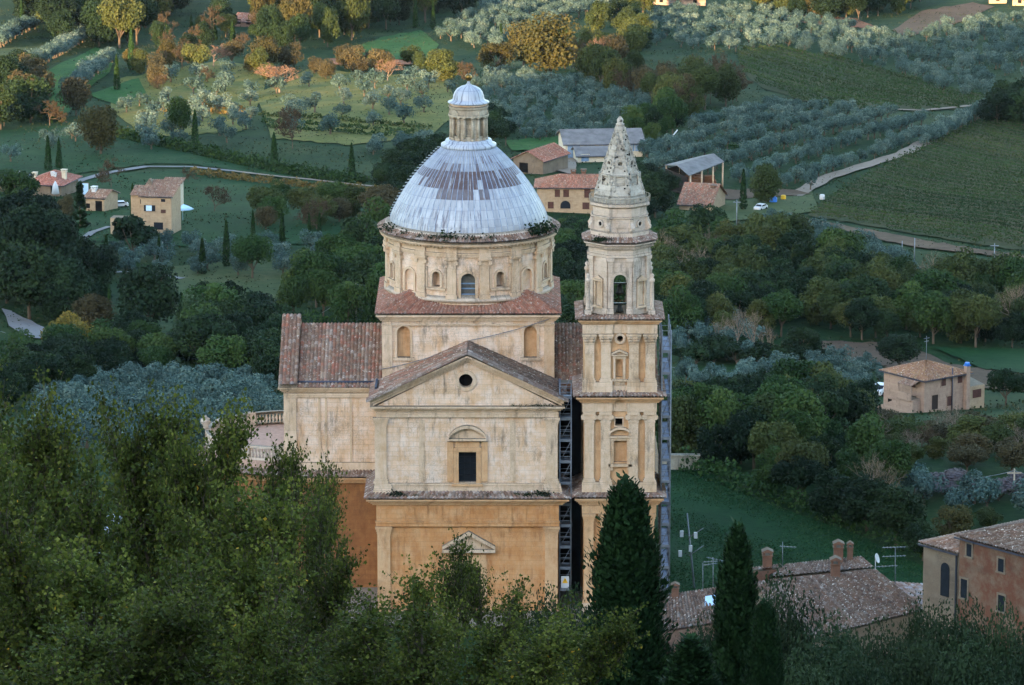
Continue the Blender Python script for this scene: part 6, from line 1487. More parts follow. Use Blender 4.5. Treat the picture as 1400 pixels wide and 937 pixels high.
tile_quads('wing_roof', [(Wd(-W2 - 19 * s, 6, 60 * s), Wd(2 * s, 6, 60 * s), Wd(2 * s, 1.6, 51.5 * s), Wd(-W2 - 19 * s, 1.6, 51.5 * s))], rt, TILE_OLD + TILE_DARK, tw=.34, seed=78)
tile_quads('upper_roof', [(Wd(-6 * s, 10.5, 66 * s), Wd(W2 + .3, 10.5, 66 * s), Wd(W2 + .3, 7.2, 61 * s), Wd(-6 * s, 7.2, 61 * s))], rt, TILE_OLD, tw=.34, seed=79)
m = MB().box(-5 * s, W2 - .1, 7.52, 10.2, 30 * s, 61.5 * s); part(m, 'upper_wall', M['plaster_cream'])
m = MB().box(-W2 - 5 * s, -W2 + 2.5 * s, 2.12, 2.25, 40 * s, 46 * s); part(m, 'window', M['glass'])
m = MB().box(-W2 - 5 * s, -W2 + .2, 4.4, 5.6, 58 * s, 66 * s); m = MB().box(-W2 + 1 * s, -W2 + 6 * s, 5, 6, 56 * s, 66 * s); m.prism([(-W2 + .5 * s, 67 * s), (-W2 + 6.5 * s, 67 * s), (-W2 + 3.5 * s, 71 * s)], 'y', 4.9, 6.1); part(m, 'chimney', M['plaster_tan'])
m = MB().box(-W2 - 44 * s, -W2 - .2, .5, 3.0, -3, 24 * s * .9); part(m, 'terrace_wall', FS)
s = pxm(ground(70, 268))
house(60, 268, 50 * s, 10, 17 * s, rad(-14), 'hip', .42, M['plaster_tan'], [(158, 98, 84), (142, 88, 78), (170, 112, 96)], 'cottage', 'red hip roofed cottage with white chimneys at the left edge', [('f', 8, .2, 2.2, 2.6, 'white'), ('f', 2, .6, 1.2, 1.6, 'dark')],
      [(-20 * s, 3, 17 * s + .6, .7, .5, M['plaster_cream']), (20 * s, 4, 17 * s + .8, .8, .9, M['plaster_cream']), (7 * s, 2.5, 17 * s + .8, .5, .6, M['white']), (10 * s, 2.5, 17 * s + .7, .5, .5, M['white'])], .7)
s = pxm(ground(8, 264)); house(4, 262, 56 * s, 9, 9 * s, rad(-6), 'gable', .3, M['plaster_tan'], TILE_DARK, 'outbuilding', 'low dark roofed building left of the red cottage', [('f', 2, .4, 1, 1, 'dark')], [(16 * s, 3, 9 * s + .8, .7, .9, M['white'])], .5, roofmat=M['slate_roof'])
s = pxm(ground(128, 292)); house(130, 290, 28 * s, 6, 20 * s, rad(-20), 'gable', .35, FS, TILE_OLD, 'outbuilding', 'small tiled outbuilding between the fir and the villa', [('f', .8, .1, 1.4, 2, 'dark'), ('f', -1.4, .6, .8, .9, 'dark')], [(-1, 2, 20 * s + .6, .8, .6, M['white'])], .4)
s = pxm(ground(330, 36)); house(331, 37, 30 * s, 9, 8 * s, rad(-24), 'gable', .4, M['plaster_pink'], TILE_RED + TILE_PALE[:2], 'farmhouse', 'small sunlit farmhouse with pink roof at the top left', [('f', -1, .8, 1.2, 1.4, 'dark'), ('f', 2, .8, 1.2, 1.4, 'dark')], (), .5)
for k, (px_, py_, w_) in enumerate(((904, 7, 22), (950, 8, 30), (880, 6, 14), (1364, 5, 24), (1394, 8, 20))):
    s = pxm(ground(px_, py_)); house(px_, py_, w_ * s, 7, 9 * s, rad((-20, 10, 0, -8, -20)[k]), 'gable', .35, M['farm_pink'] if k < 3 else M['farm_stone'], TILE_RED, 'distant_house',
        ['sunlit house with pale wall at the top centre edge', 'longer sunlit pink house at the top edge right of centre', 'tiny sunlit hut at the top edge left of the other houses', 'pale low house at the top right edge', 'pale house in the extreme top right corner'][k], [('f', 0, .8, 1.2, 1.6, 'dark')], (), .5)
# ---------------------------------------------------------------- the tiled house below the lawn
HS = empty('canon_house', (20, -18, 0), 'low old house with broad weathered tile roofs and brick chimneys beside the lawn', 'house')
def P3(px, py, d): return tuple(atY(px, py, d - 400))
def walls_under(name, top, mat, z0=-.5, inset=.25):
    """closed wall body under a roof outline given as 3d points in order"""
    c = Vector((sum(p[0] for p in top) / len(top), sum(p[1] for p in top) / len(top), 0)); n = len(top); vs = []
    for p in top: q = Vector(p) + (c - Vector((p[0], p[1], 0))).normalized() * inset; vs.append((q.x, q.y, p[2] - .12))
    m = MB().add([(v[0], v[1], z0) for v in vs] + vs, [tuple(range(n))[::-1], tuple(range(n, 2 * n))] + [(i, (i + 1) % n, n + (i + 1) % n, n + i) for i in range(n)]); return m.build(name, mat, HS)
OT = [tuple(int(c * .8) for c in q) for q in TILE_OLD + TILE_DARK] + [(124, 118, 112)]
A, B, C_, D = P3(1028, 797, 385.5), P3(1197, 779, 389), P3(1266, 834, 382.6), P3(1090, 880, 375)
tile_quads('main_roof', [(A, B, C_, D)], HS, OT, tw=.36, cl=.5, amp=.09, seed=90); walls_under('main_wall', [A, B, C_, D], M['plaster_tan'])
a2, b2, c2, d2 = P3(1074, 773, 391.5), P3(1178, 762, 393), P3(1196, 777, 389.6), P3(1050, 791, 386.6)
tile_quads('attic_roof', [(a2, b2, c2, d2)], HS, OT, tw=.36, amp=.09, seed=91); walls_under('attic_wall', [a2, b2, c2, d2], M['brick'])
a3, b3, c3, d3 = P3(900, 816, 386), P3(988, 803, 388), P3(1012, 848, 383), P3(896, 866, 379.5)
tile_quads('side_roof', [(a3, b3, c3, d3)], HS, OT, tw=.36, amp=.09, seed=92); walls_under('side_wall', [a3, b3, c3, d3], M['plaster_pink'])
a4, b4, c4_, d4 = P3(1206, 796, 391), P3(1268, 800, 392), P3(1318, 830, 386), P3(1262, 828, 384.5)
tile_quads('far_roof', [(a4, b4, c4_, d4)], HS, TILE_PALE + TILE_OLD[:3] + [(160, 160, 164)] * 2, tw=.36, amp=.09, seed=93); walls_under('far_wall', [a4, b4, c4_, d4], M['plaster_tan'])
e1, e2, e3, e4 = P3(1028, 777, 390), P3(1068, 772, 391), P3(1071, 776, 389.8), P3(1029, 781, 388.6)
tile_quads('end_roof', [(e1, e2, e3, e4)], HS, OT, tw=.3, amp=.07, seed=94); walls_under('end_wall', [e1, e2, e3, e4], M['brick'], inset=.12)
def stack(px, py_top, py_bot, wpx, dd, name, lab=None):
    b = atY(px, py_bot, dd - 400); t = atY(px, py_top, dd - 400); s = .0615; w = wpx * s / 2; hh = t.z - b.z
    m = MB().box(b.x - w, b.x + w, b.y - w, b.y + w, b.z - .8, b.z + hh * .62); m.box(b.x - w * 1.2, b.x + w * 1.2, b.y - w * 1.2, b.y + w * 1.2, b.z + hh * .62, b.z + hh * .68)
    for i in (-1, 1):
        for j in (-1, 1): m.box(b.x + i * w * .75 - w * .22, b.x + i * w * .75 + w * .22, b.y + j * w * .75 - w * .22, b.y + j * w * .75 + w * .22, b.z + hh * .68, b.z + hh * .84)
    m.box(b.x - w * 1.25, b.x + w * 1.25, b.y - w * 1.25, b.y + w * 1.25, b.z + hh * .84, b.z + hh * .9); m.prism([(b.x - w * 1.3, b.z + hh * .9), (b.x + w * 1.3, b.z + hh * .9), (b.x, b.z + hh * 1.06)], 'y', b.y - w * 1.25, b.y + w * 1.25)
    return m.build('chimney', M['brick'], HS)
stack(1049, 751, 773, 13, 390, 'a'); stack(1146, 740, 763, 13, 391.5, 'b'); stack(1162, 741, 762, 8, 392, 'c'); stack(1142, 762, 786, 13, 387.5, 'd'); stack(923, 797, 816, 10, 386, 'e')
m = MB(); q = atY(1057, 791, -12.6)
m.prism(arch(q.x, .7, q.z - .5, q.z + .3), 'y', q.y - .05, q.y + .6); m.build('attic_window', M['dark'], HS)
q = atY(910, 884, -19.5); MB().box(q.x - .4, q.x + .3, q.y - 1.2, q.y - .95, q.z - .5, q.z + .7).build('window', M['shutter'], HS)
q = P3(977, 820, 385.5); sk = MB().add([(q[0] - .9, q[1] - .8, q[2] - .35), (q[0] + .9, q[1] - .6, q[2] - .2), (q[0] + .5, q[1] + .6, q[2] + .35), (q[0] - .8, q[1] + .4, q[2] + .2), (q[0] - .9, q[1] - .8, q[2] - .6), (q[0] + .9, q[1] - .6, q[2] - .45), (q[0] + .5, q[1] + .6, q[2] - .1), (q[0] - .8, q[1] + .4, q[2] - .1)], [(0, 1, 2, 3), (7, 6, 5, 4), (0, 4, 5, 1), (1, 5, 6, 2), (2, 6, 7, 3), (3, 7, 4, 0)]).build('skylight_cover', M['lightblue'], HS)
def aerial(px, py0, py1, dd, arms, label):
    b = atY(px, py1, dd - 400); t = atY(px, py0, dd - 400); m = MB().tube((b.x, b.y, b.z - .6), (t.x, t.y, t.z), .035, .03, 5)
    for dx0, dx1, fz, slope in arms:
        zz = b.z + (t.z - b.z) * fz; m.tube((b.x + dx0, b.y, zz), (b.x + dx1, b.y + .1, zz + slope), .03, .03, 5)
        n = max(2, int(abs(dx1 - dx0) / .3))
        for k in range(n): x = b.x + dx0 + (dx1 - dx0) * (k + .5) / n; m.tube((x, b.y - .3, zz + slope * (k + .5) / n), (x, b.y + .3, zz + slope * (k + .5) / n), .015, .015, 4)
    return tag(m.build('television_aerial', M['steelpale']), label, 'aerial', 'aerials on the tiled house')
aerial(1070, 741, 768, 391, [(-.3, 1.2, .78, -.12)], 'thin aerial on the ridge between the tiled house chimneys')
aerial(961, 770, 806, 388, [(0, 1.6, .92, .2)], 'bent pole aerial left of the small cypress')
aerial(975, 762, 806, 388.5, [(-.9, 1.2, .85, .1), (-.6, .8, 1.0, -.35)], 'crossed aerial next to the small cypress')
aerial(1224, 748, 795, 390, [(-1.2, .9, .98, .05), (-1.2, .9, .72, .05), (-1.9, .2, .42, .1)], 'tall ladder shaped aerial on the right end of the tiled house')
b = atY(1197, 764, -8.5); m = MB().tube((b.x, b.y, b.z - 1.6), (b.x, b.y, b.z), .04, .04, 5); m.lathe([(.02, 0), (.2, .03), (.36, .1), (.45, .2), (.42, .2), (.2, .06), (.02, .04)], (0, 0), 16)
n_ = 16 * 7; Rm = Matrix.Rotation(rad(70), 3, 'Y') @ Matrix.Rotation(rad(20), 3, 'X')
for i in range(len(m.v) - n_, len(m.v)): m.v[i] = tuple(Vector((b.x, b.y, b.z)) + Rm @ Vector(m.v[i]))
tag(m.build('satellite_dish', M['white']), 'white satellite dish on the tiled house roof', 'satellite dish')
# ---------------------------------------------------------------- the red plaster house at the right edge
RH = empty('red_house', (44, -32, 0), 'old house with peeling red plaster and tiled hip roof at the right edge', 'house')
A = Vector(P3(1304, 733, 372)); ang = rad(-51); u = Vector((cos(ang), sin(ang), 0)); v = Vector((-u.y, u.x, 0)); Lh, Wh = 18.0, 12.0; pz = A.z
def RP(a, b, z): q = A + u * a + v * b; return (q.x, q.y, z)
def wallbox(m, a0, a1, b0, b1, z0, z1): m.add([RP(a, b, z) for z in (z0, z1) for b in (b0, b1) for a in (a0, a1)], [(0, 2, 3, 1), (4, 5, 7, 6), (0, 1, 5, 4), (2, 6, 7, 3), (0, 4, 6, 2), (1, 3, 7, 5)]); return m
wallbox(MB(), .35, Lh, .35, Wh - .35, -1, pz - .1).build('wall', M['plaster_red'], RH)
rz_ = pz + .28 * Wh / 2
tile_quads('roof', [(RP(Wh / 2, Wh / 2, rz_), RP(Lh, Wh / 2, rz_), RP(Lh, 0, pz), RP(0, 0, pz)), (RP(Wh / 2, Wh / 2, rz_), RP(Wh / 2, Wh / 2, rz_), RP(0, 0, pz), RP(0, Wh, pz)), (RP(Lh, Wh / 2, rz_), RP(Wh / 2, Wh / 2, rz_), RP(0, Wh, pz), RP(Lh, Wh, pz))], RH, OT, tw=.36, amp=.09, seed=95)
wallbox(MB(), .0, Lh, .0, .14, pz - .2, pz - .06).build('gutter', M['copper'], RH)
def win(a, b, zt, w, h, parent=RH, arched=False, off=.35):
    fm = MB(); wallbox(fm, a - w / 2 - .16, a - w / 2, off - .06, off + .02, zt - h, zt); wallbox(fm, a + w / 2, a + w / 2 + .16, off - .06, off + .02, zt - h, zt); wallbox(fm, a - w / 2 - .16, a + w / 2 + .16, off - .07, off + .02, zt, zt + .16); wallbox(fm, a - w / 2 - .2, a + w / 2 + .2, off - .14, off + .02, zt - h - .14, zt - h)
    fo = fm.build('window', M['plaster_tan'], parent); pm = MB(); wallbox(pm, a - w / 2, a + w / 2, off - .02, off + .01, zt - h, zt); pm.build('pane', M['glass'], fo)
def on_wall(px, py):          # picture point -> (distance along the wall, height)
    d = ray(px, py); n = v; o_ = A + v * .35; t = (o_ - CAM).dot(n) / d.dot(n); q = CAM + d * t; return (q - A).dot(u), q.z
for (xa, ya, xb, yb) in ((1322, 744, 1329, 761), (1365, 764, 1373, 782), (1314, 792, 1323, 818), (1365, 814, 1374, 836)):
    a0, zt = on_wall((xa + xb) / 2, ya); a1, zb_ = on_wall((xa + xb) / 2, yb); l_, _ = on_wall(xa, ya); r_, _ = on_wall(xb, ya); win(a0, 0, zt, abs(r_ - l_), zt - zb_)
# annex continuing the same wall to the left
za = pz - 1.5; AL = 4.4
wallbox(MB(), -AL + .3, .3, .5, 6, -1, za - .1).build('annex_wall', M['plaster_tan'], RH)
tile_quads('annex_roof', [(RP(-AL + 3, 3, za + .9), RP(.3, 3, za + .9), RP(.3, .1, za), RP(-AL, .1, za)), (RP(-AL + 3, 3, za + .9), RP(-AL + 3, 3, za + .9), RP(-AL, .1, za), RP(-AL, 6.3, za))], RH, TILE_PALE[:2] + TILE_OLD, tw=.36, amp=.09, seed=96)
wallbox(MB(), -AL, .3, .1, .24, za - .2, za - .06).build('annex_gutter', M['copper'], RH)
m = MB(); t0, t1 = RP(.12, .25, za - .2), RP(.12, .25, 2); m.tube(t0, t1, .1, .1, 6); m.build('downpipe', M['iron'], RH)
a0, zt = on_wall(1291, 770); a1, zb_ = on_wall(1291, 816); pl_ = arch(0, 1.0, zb_, zt); m = MB(); n = len(pl_)
m.add([RP(a0 + p[0], b, p[1]) for b in (.44, .52) for p in pl_], [tuple(range(n))[::-1], tuple(range(n, 2 * n))] + [(i, (i + 1) % n, n + (i + 1) % n, n + i) for i in range(n)]); m.build('arched_window', M['glass'], RH)
q = P3(1272, 806, 378); st = MB().box(q[0] - .4, q[0] + .4, q[1] - .4, q[1] + .4, q[2] - 2, q[2]); st.box(q[0] - .5, q[0] + .5, q[1] - .5, q[1] + .5, q[2] + .003, q[2] + .2); st.build('chimney', M['brick'], RH)

# ================================================================ smaller things
def car(px, py, rot, paint, label, sc=1.0, name='parked_car', cat='car'):
    p = ground(px, py); r_ = empty(name, p, label, cat, rz=rot); prof_ = [(-2.0, .35), (-2.05, .75), (-1.9, .95), (-1.2, 1.05), (-.6, 1.45), (.9, 1.48), (1.6, 1.05), (2.0, .98), (2.05, .5), (2.0, .35)]
    ca, sa = cos(rot), sin(rot)
    def W_(m): m.v = [(p.x + (x * ca - y * sa) * sc, p.y + (x * sa + y * ca) * sc, p.z + .1 + z * sc) for x, y, z in m.v]; return m
    W_(MB().prism(prof_, 'y', -.85, .85)).build('body', paint, r_)
    m = MB()
    for s_ in (-1, 1): m.prism([(-1.05, 1.03), (-.55, 1.38), (.85, 1.4), (1.4, 1.03)], 'y', s_ * .86 - .012, s_ * .86 + .012)
    m.prism([(1.0, 1.46), (1.06, 1.48), (1.66, 1.07), (1.6, 1.05)], 'y', -.7, .7); m.prism([(-.68, 1.43), (-.72, 1.45), (-1.24, 1.08), (-1.2, 1.06)], 'y', -.7, .7)
    W_(m).build('windows', M['glass'], r_)
    for x in (-1.25, 1.3):
        for y in (-.86, .86): W_(MB().tube((x, y - .1, .33), (x, y + .1, .33), .33, .33, 12)).build('wheel', M['dark'], r_)
    return r_
car(1205, 541, rad(60), M['white'], 'white parked car at the left end of the pink farmhouse')
p = ground(743, 224); rt = empty('small_truck', p, 'turquoise covered truck parked beside the red roofed barn', 'truck')
def tb(*a): 
    m = MB().box(*a); m.v = [(p.x + x, p.y + y, p.z + z) for x, y, z in m.v]; return m
tb(-1.2, 1.2, -2, 2.2, .8, 2.6).build('cargo_box', M['turq'], rt); tb(-1.1, 1.1, -3.4, -2.05, .6, 2.2).build('cab', M['turq'], rt); tb(-1.0, 1.0, -3.43, -3.41, 1.3, 2.0).build('windscreen', M['glass'], rt); tb(-1.25, 1.25, -2.05, 2.25, 2.61, 2.7).build('cover', M['lightblue'], rt)
for x in (-1.1, 1.1):
    for y in (-2.7, 1.4): m = MB().tube((p.x + x - .12, p.y + y, p.z + .4), (p.x + x + .12, p.y + y, p.z + .4), .42, .42, 12); m.build('wheel', M['dark'], rt)
for k, (px_, py_, rt_, pt, lab) in enumerate(((738, 230, .4, 'white', 'small white car below the turquoise truck'), (1040, 288, 1.0, 'white', 'white car parked beside the cypress on the farm track'), (164, 284, .2, 'white', 'white car with dark roof beside the villa terrace'))): car(px_, py_, rt_, M[pt], lab, .78)
def barrel(px, py, mat, label, r_=.75, h=1.5):
    p = ground(px, py); m = MB().lathe([(r_ * .9, p.z - .1), (r_, p.z + h * .15), (r_, p.z + h * .85), (r_ * .8, p.z + h), (r_ * .3, p.z + h * 1.05)], (p.x, p.y), 14); return tag(m.build('water_tank', mat), label, 'tank')
barrel(1057, 278, M['blue'], 'bright blue water tank below the round olive brown tree', 0.75, 1.2); barrel(1071, 274, M['yellow'], 'small yellow drum right of the blue water tank', .5, 1.0); barrel(1124, 273, M['white'], 'white tank at the corner of the lower vineyard', .5, 1.0)
p = ground(250, 303); m = MB().lathe([(.02, p.z + 3.2), (1.2, p.z + 2.75), (2.1, p.z + 2.3)], (p.x, p.y), 8); m.tube((p.x, p.y, p.z), (p.x, p.y, p.z + 3.2), .05, .05); tag(m.build('parasol', M['lightblue'], fix=True), 'pale blue garden parasol right of the stone villa', 'parasol')
p = ground(76, 272); q_ = empty('garden_parasol', p, 'closed white parasol in front of the red cottage', 'parasol'); MB().lathe([(.1, p.z + 3.4), (.5, p.z + 2.6), (.75, p.z + 1.0), (.6, p.z + .95), (.1, p.z + 1.6)], (p.x, p.y), 10).build('canopy', M['white'], q_); MB().tube((p.x, p.y, p.z), (p.x, p.y, p.z + 3.6), .05, .05).build('pole', M['steelpale'], q_)
for k, (px_, py_) in enumerate(((216, 334), (226, 334))):
    p = ground(px_, py_); r_ = empty('garden_chair', p, ['left white garden chair below the villa', 'right white garden chair below the villa'][k], 'chair', 'white garden chairs')
    m = MB().box(p.x - .45, p.x + .45, p.y - .4, p.y + .4, p.z + .4, p.z + .5); m.build('seat', M['white'], r_); MB().box(p.x - .45, p.x + .45, p.y + .36, p.y + .44, p.z + .5, p.z + 1.1).build('backrest', M['white'], r_)
    for i in (-1, 1):
        for j in (-1, 1): MB().box(p.x + i * .4 - .04, p.x + i * .4 + .04, p.y + j * .35 - .04, p.y + j * .35 + .04, p.z - .05, p.z + .4).build('leg', M['white'], r_)
# poles and wires
POL = {}
def pole(key, px, py0, py1, label, mat='steelpale', r_=.11, arm=True):
    b = ground(px, py1); s = pxm(b); h = (py1 - py0) * s / cos(TILT); m = MB().tube((b.x, b.y, b.z - .4), (b.x, b.y, b.z + h), r_, r_ * .7, 7)
    ro = tag(m.build('utility_pole', M[mat]), label, 'pole', 'poles carrying wires'); 
    if arm: MB().box(b.x - .7, b.x + .7, b.y - .06, b.y + .06, b.z + h - .5, b.z + h - .38).build('crossarm', M[mat], ro)
    POL[key] = Vector((b.x, b.y, b.z + h - .2))
pole('a', 1007, 274, 315, 'white utility pole beside the parked farm cars'); pole('b', 1359, 333, 372, 'pale utility pole below the lower vineyard'); pole('c', 1105, 498, 528, 'pale post among the low olive rows', arm=False)
pole('d', 1386, 642, 680, 'wire post on the slope above the red house', 'stone_grey'); pole('e', 487, 388, 440, 'thin grey pole behind the left arm roof', 'stone_grey', .08); pole('f', 1233, 330, 356, 'thin post under the lower vineyard edge', arm=False); pole('g', 1250, 326, 358, 'second thin post under the lower vineyard edge', arm=False)
def wire(a, b, sag, label, r_=.03):
    a, b = Vector(a), Vector(b); m = MB(); P = [a.lerp(b, t) - Vector((0, 0, sag * 4 * t * (1 - t))) for t in np.linspace(0, 1, 17)]
    for p_, q in zip(P, P[1:]): m.tube(p_, q, r_, r_, 4)
    return tag(m.build('overhead_wire', M['steelpale'], fix=False), label, 'wire', 'overhead wires')
wire(POL['d'], atY(1230, 646, POL['d'].y + 4), .8, 'long wire running left from the post above the red house')
wire(POL['d'], atY(1460, 655, POL['d'].y), .3, 'short wire running right from the post above the red house')
wire(POL['e'], atY(440, 428, POL['e'].y), .4, 'wire falling left from the pole behind the left arm roof')
wire(POL['e'], atY(560, 372, POL['e'].y), .8, 'wire from the grey pole running behind the drum')
wire(POL['c'], atY(918, 502, POL['c'].y + 6), 1.0, 'thin wire above the low olives right of the tower')
g0 = ground(0, 455); wire((g0.x, g0.y, g0.z + .2), atY(125, 482, g0.y - 10), .4, 'slack wire crossing in front of the yellowing tree')
wire(atY(640, 466, 8.0), atY(768, 430, 8.0), .2, 'dark cable slanting across the crossing wall', .035)
wire(atY(520, 505, 8.0), atY(640, 468, 8.0), .3, 'dark cable along the left slope of the front roof', .035)
p = ground(914, 198); m = MB().tube((p.x - .6, p.y, p.z - .2), (p.x + 1.9, p.y, p.z + 3.2), .22, .12, 7); tag(m.build('slanted_pole', M['white']), 'white slanting pole above the olives right of the spire', 'pole')
# floodlight mast between scaffold and lawn
b = ground(946, 806); z1_ = atY(940, 702, b.y).z; r_ = empty('floodlight_mast', b, 'slim metal mast with white floodlights and cross arms on the lawn', 'mast')
MB().tube((b.x + .25, b.y, b.z - .2), (b.x - .5, b.y, z1_), .1, .06, 7).build('mast', M['steelpale'], r_)
for k, (xa, ya, xb, yb) in enumerate(((942, 735, 962, 722), (942, 760, 962, 746))):
    MB().tube(atY(xa, ya, b.y - .1), atY(xb, yb, b.y - .1), .04, .04, 5).build('arm', M['steelpale'], r_)
for k, (px_, py_) in enumerate(((932, 730), (951, 732), (944, 750), (930, 757))):
    q = atY(px_, py_, b.y - .15); MB().box(q.x - .16, q.x + .16, q.y - .12, q.y + .1, q.z - .28, q.z + .28).build('floodlight', M['white'], r_); MB().tube(q, (b.x - .2, b.y, q.z - .1), .03, .03, 5).build('bracket', M['iron'], r_)
# low wall behind the lawn, tufts of weeds on ledges
m = MB(); g1, g2 = ground(902, 644), ground(955, 641); m.box(g1.x, g2.x, g1.y - .3, g1.y + .3, -.3, 1.1); m.box(g1.x - .1, g2.x + .1, g1.y - .4, g1.y + .4, 1.103, 1.25); tag(m.build('garden_wall', M['stone_grey']), 'low stone wall at the far end of the lawn', 'wall')
def tuft(x, y, z, s, label, group):
    r = np.random.default_rng(int(abs(x * 91 + z * 37))); n = 60; C0 = r.normal(size=(n, 3)) * [s * .5, s * .3, s * .28] + [0, 0, s * .3]; C0[:, 2] = np.abs(C0[:, 2]); T, B = leaf_frame(r.normal(size=(n, 3)), r, s * .16, s * .1)
    o = link('weed_tuft', quads_mesh('weed_tuft', C0, T, B, r.random(n), [LF['oak']])); o.location = (x, y, z); return tag(o, label, 'weeds', group)
for a_, s_ in ((-62, .8), (-47, .6), (-32, .5), (-24, .55), (-18, .6), (-14, .95), (-9, .9), (3, .7), (15, .6), (46, 1.0), (50, 1.1), (54, 1.2), (58, 1.1), (62, 1.0), (66, .9), (-70, .8)):
    a_ = rad(a_); tuft(8.0 * sin(a_), yc - 8.0 * cos(a_), 32.75, s_, 'green weeds growing on the tiled ledge under the dome', 'weeds under the dome')
rr = random.Random(8)
for k in range(30):
    x = rr.choice([-6.9, -6.4, -5.9, 5.6, 6.6, 7.0, rr.uniform(-7, 7), rr.uniform(-7, 7)]); tuft(x + rr.uniform(-.3, .3), -.45 - rr.random() * .3, 11.0, rr.uniform(.25, .6), 'weeds sprouting on the ledge across the church front', 'weeds on the front ledge')
for k in range(7): tuft(4.2 + k * .55, -.3, ZC + .1, rr.uniform(.2, .35), 'weeds in the right corner of the pediment', 'weeds in the pediment')
for k in range(10): tuft(tx + rr.uniform(-2.6, -.8), ty - 2.75 - rr.random() * .2, bz1 + .5, rr.uniform(.3, .5), 'grey weeds on the tiled ledge of the bell tower', 'weeds on the bell tower ledge')
# ================================================================ foreground trees
def poplar(seed, n=21000, H_=15.0, leaf=.056, rcrown=1.9, base=.36):
    r = np.random.default_rng(seed); tr = MB(); tw = []
    tr.tube((0, 0, -.5), (.1, 0, H_ * .5), .2, .11, 8); top = np.array([.1, 0, H_ * .5])
    def chain(p, d, L, ra, up, seg=5):
        pts = [p]
        for k in range(seg): d = unit((d + r.normal(size=3) * .16 + np.array([0, 0, up]))[None])[0]; q = pts[-1] + d * L / seg; tr.tube(pts[-1], q, ra * (1 - k / seg * .7), ra * (1 - (k + 1) / seg * .7), 4); pts.append(q)
        return pts
    lead = chain(top, np.array([0, 0, 1.]), H_ * .47, .09, .1, 8)
    for k in range(34):
        t = r.random() ** .8; h = H_ * (base + (.95 - base) * t); a = r.random() * 6.28; spread_ = rcrown * (1.05 - .75 * t ** 1.5) * r.uniform(.7, 1.15)
        p0 = np.array([.1, 0, h]) if h < H_ * .5 else lead[min(8, int((h - H_ * .5) / (H_ * .47) * 8))]
        pts = chain(p0, np.array([cos(a) * .7, sin(a) * .7, .9]), spread_ * 1.7, .035, .3, 6)
        for j in range(14):
            q = pts[1 + r.integers(0, 6)]; dd = unit((r.normal(size=3) * .5 + np.array([cos(a) * .35, sin(a) * .35, .9]))[None])[0]; L = r.uniform(.5, 1.5) * (rcrown / 1.9); e = q + dd * L; tr.tube(q, e, .007, .003, 3); tw.append((q, e))
    for k in range(50):
        q = lead[r.integers(1, 9)]; dd = unit((r.normal(size=3) + np.array([0, 0, .9]))[None])[0]; e = q + dd * r.uniform(.4, .9); tr.tube(q, e, .009, .004, 3); tw.append((q, e))
    tw = np.array(tw); i = r.integers(0, len(tw), n); t = r.random((n, 1)) ** .8; C_ = tw[i, 0] * (1 - t) + tw[i, 1] * t + r.normal(size=(n, 3)) * .09 * [1, 1, .8] + [0, 0, -.02]
    N = r.normal(size=(n, 3)) + [0, -.3, .4]; T, B = leaf_frame(N, r, leaf, leaf * .82)
    tone = r.random(len(tw))[i]; v = np.clip(.38 + .5 * (tone - .5) + .25 * (r.random(n) - .5) + np.where(r.random(n) > .985, .5, 0), 0, 1)
    return C_, T, B, v, tr
PROTO['poplar'] = []
proto('poplar', 'poplar', [poplar(101, 10500), poplar(102, 11000), poplar(103, 10500), poplar(104, 4600, rcrown=1.7), poplar(105, 4600, rcrown=1.7)])
LF['fineleaf'] = leaf_mat('fine_dark_leaves', [(0, lin(16, 28, 18)), (.45, lin(30, 46, 28)), (.8, lin(48, 62, 38)), (1, lin(70, 80, 50))], .25, .3)
proto('fine', 'fineleaf', [crown(111, 15000, 'round', .014, .55, .1, 40), crown(112, 15000, 'irr', .014, .6, .1, 46)])
proto('bigcypress', 'cypress', [cypress(121, 56000, .0058, .024, 1300, .42), cypress(122, 48000, .0062, .03, 950, .46)])
def fore(key, px, py_top, d, wpx, name, label, cat='tree', group=None, base=None, var=None, wm=None):
    t = atY(px, py_top, d - 400); zb = H(t.x, t.y); h = t.z - zb; s = .97 * d / FPX / cos(TILT) * 1.03
    w = wpx * s if wm is None else wm
    if key == 'poplar': o = plant(key, t.x, t.y, h / 15.0, w / 3.6, name, label, cat, group, z=zb - .1, var=var)
    else: o = plant(key, t.x, t.y, h, w, name, label, cat, group, z=zb - .1, var=var)
    return o
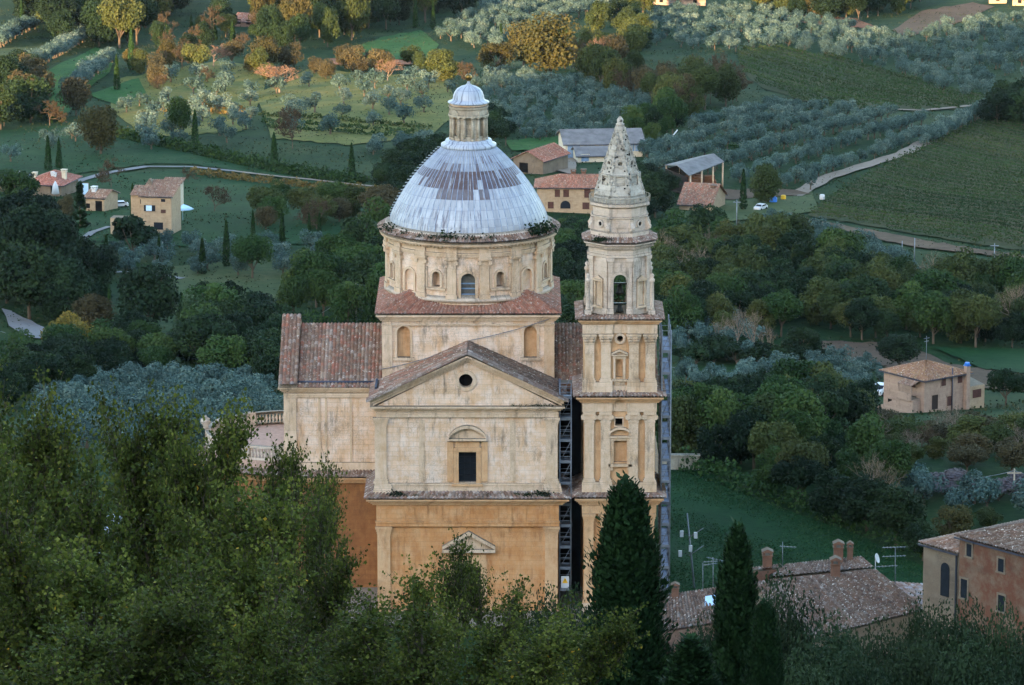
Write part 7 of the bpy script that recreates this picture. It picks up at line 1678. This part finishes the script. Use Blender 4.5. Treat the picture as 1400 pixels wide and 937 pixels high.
PL = [(6, 538, 101, 180, 0), (40, 575, 94, 190, 2), (296, 545, 97, 130, 1), (325, 575, 102, 100, 4), (262, 540, 94, 160), (318, 592, 98, 120, 3), (365, 600, 100, 110, 3), (410, 650, 104, 110, 4), (230, 560, 100, 150), (72, 508, 104, 170), (150, 536, 100, 160), (18, 536, 112, 180), (214, 534, 108, 160), (285, 524, 98, 170), (-30, 556, 96, 200), (340, 630, 104, 140), (400, 596, 112, 110, 4), (385, 660, 100, 150, 3), (110, 590, 92, 200), (250, 600, 92, 190), (442, 640, 106, 110, 3), (30, 630, 88, 210), (180, 670, 86, 210), (305, 680, 88, 190),
      (370, 690, 94, 170, 4), (415, 720, 98, 140, 3), (478, 722, 100, 110, 4), (320, 770, 84, 200), (400, 790, 88, 180), (470, 800, 90, 160, 4), (225, 790, 80, 220), (90, 760, 80, 230), (500, 786, 92, 150, 3), (576, 726, 104, 110, 3), (602, 742, 108, 90, 4), (555, 790, 90, 160), (625, 800, 92, 160),
      (666, 752, 106, 90, 3), (700, 760, 108, 90, 4), (690, 812, 94, 160), (740, 810, 96, 140), (520, 820, 86, 190), (600, 836, 84, 190), (680, 846, 86, 190), (440, 840, 82, 210), (350, 850, 80, 210), (780, 846, 94, 150), (20, 840, 78, 240), (150, 850, 78, 240), (760, 880, 90, 170)]
for k, e_ in enumerate(PL): fore('poplar', *e_[:4], 'poplar_tree', 'leafy poplar with small green and yellowing leaves in the near left foreground', 'poplar tree', 'poplars in the near foreground', var=e_[4] if len(e_) > 4 else k % 3)
fore('bigcypress', 856, 664, 200, 164, 'cypress', 'largest foreground cypress hiding the foot of the bell tower', 'cypress', var=0)
fore('bigcypress', 1008, 722, 212, 104, 'cypress', 'slimmer foreground cypress in front of the tiled house', 'cypress', var=1)
fore('bigcypress', 1046, 826, 206, 90, 'cypress', 'short cypress leaning against the slimmer foreground one', 'cypress', var=0)
fore('bigcypress', 944, 872, 190, 150, 'cypress', 'lowest bright green cypress top at the bottom edge', 'cypress', var=1)
FT = [(745, 800, 250, 110, 'dark bushy tree under the scaffold with the warning sign'), (790, 802, 258, 80, 'dark tree top just left of the largest foreground cypress'), (762, 850, 236, 130, 'dark rounded tree at the bottom left of the largest cypress'),
      (1086, 786, 262, 130, 'light green tree in front of the broad tiled roof'), (968, 838, 262, 100, 'pale feathery tree between the two big cypresses'), (1150, 838, 252, 130, 'dark tree below the middle of the tiled roof'),
      (1130, 852, 236, 170, 'broad dark bush in the lower right foreground'), (1212, 846, 246, 130, 'dark tree below the right end of the tiled roof'), (1262, 812, 262, 100, 'dark tree covering the foot of the annex'),
      (1300, 824, 250, 120, 'dark tree under the arched annex window'), (1345, 822, 262, 110, 'dark tree before the red plaster wall'), (1392, 828, 256, 110, 'dark tree in the lower right corner'), (1260, 866, 232, 150, 'greyish green bush low in the right foreground'),
      (1350, 872, 228, 160, 'grey green bush at the bottom right'), (1180, 884, 226, 150, 'dark bush at the bottom right of centre'), (1100, 892, 222, 140, 'dark bush right of the short cypress'), (1430, 858, 240, 130, 'dark tree cut by the right edge'), (880, 905, 240, 140, 'dark bush at the foot of the largest cypress'), (810, 890, 250, 120, 'dark bush left of the largest cypress foot')]
for px_, py_, d_, w_, lab in FT: fore('fine', px_, py_, d_, w_, 'foreground_tree', lab)

# ================================================================ air
hz = MB().box(-6020, 6020, -1920, 8620, -112, 165).build('haze', bpy.data.materials.new('haze_air')); tag(hz, 'thin evening haze over the valley', 'haze', kind='stuff')
_hm = hz.data.materials[0]; _hm.use_nodes = True; _ht = _hm.node_tree; _ht.nodes.clear()
_ho = _ht.nodes.new('ShaderNodeOutputMaterial'); _hv = _ht.nodes.new('ShaderNodeVolumePrincipled'); _hv.inputs['Density'].default_value = 0.000009; _hv.inputs['Color'].default_value = (.75, .84, .95, 1); _hv.inputs['Anisotropy'].default_value = .2
_ht.links.new(_hv.outputs[0], _ho.inputs['Volume'])
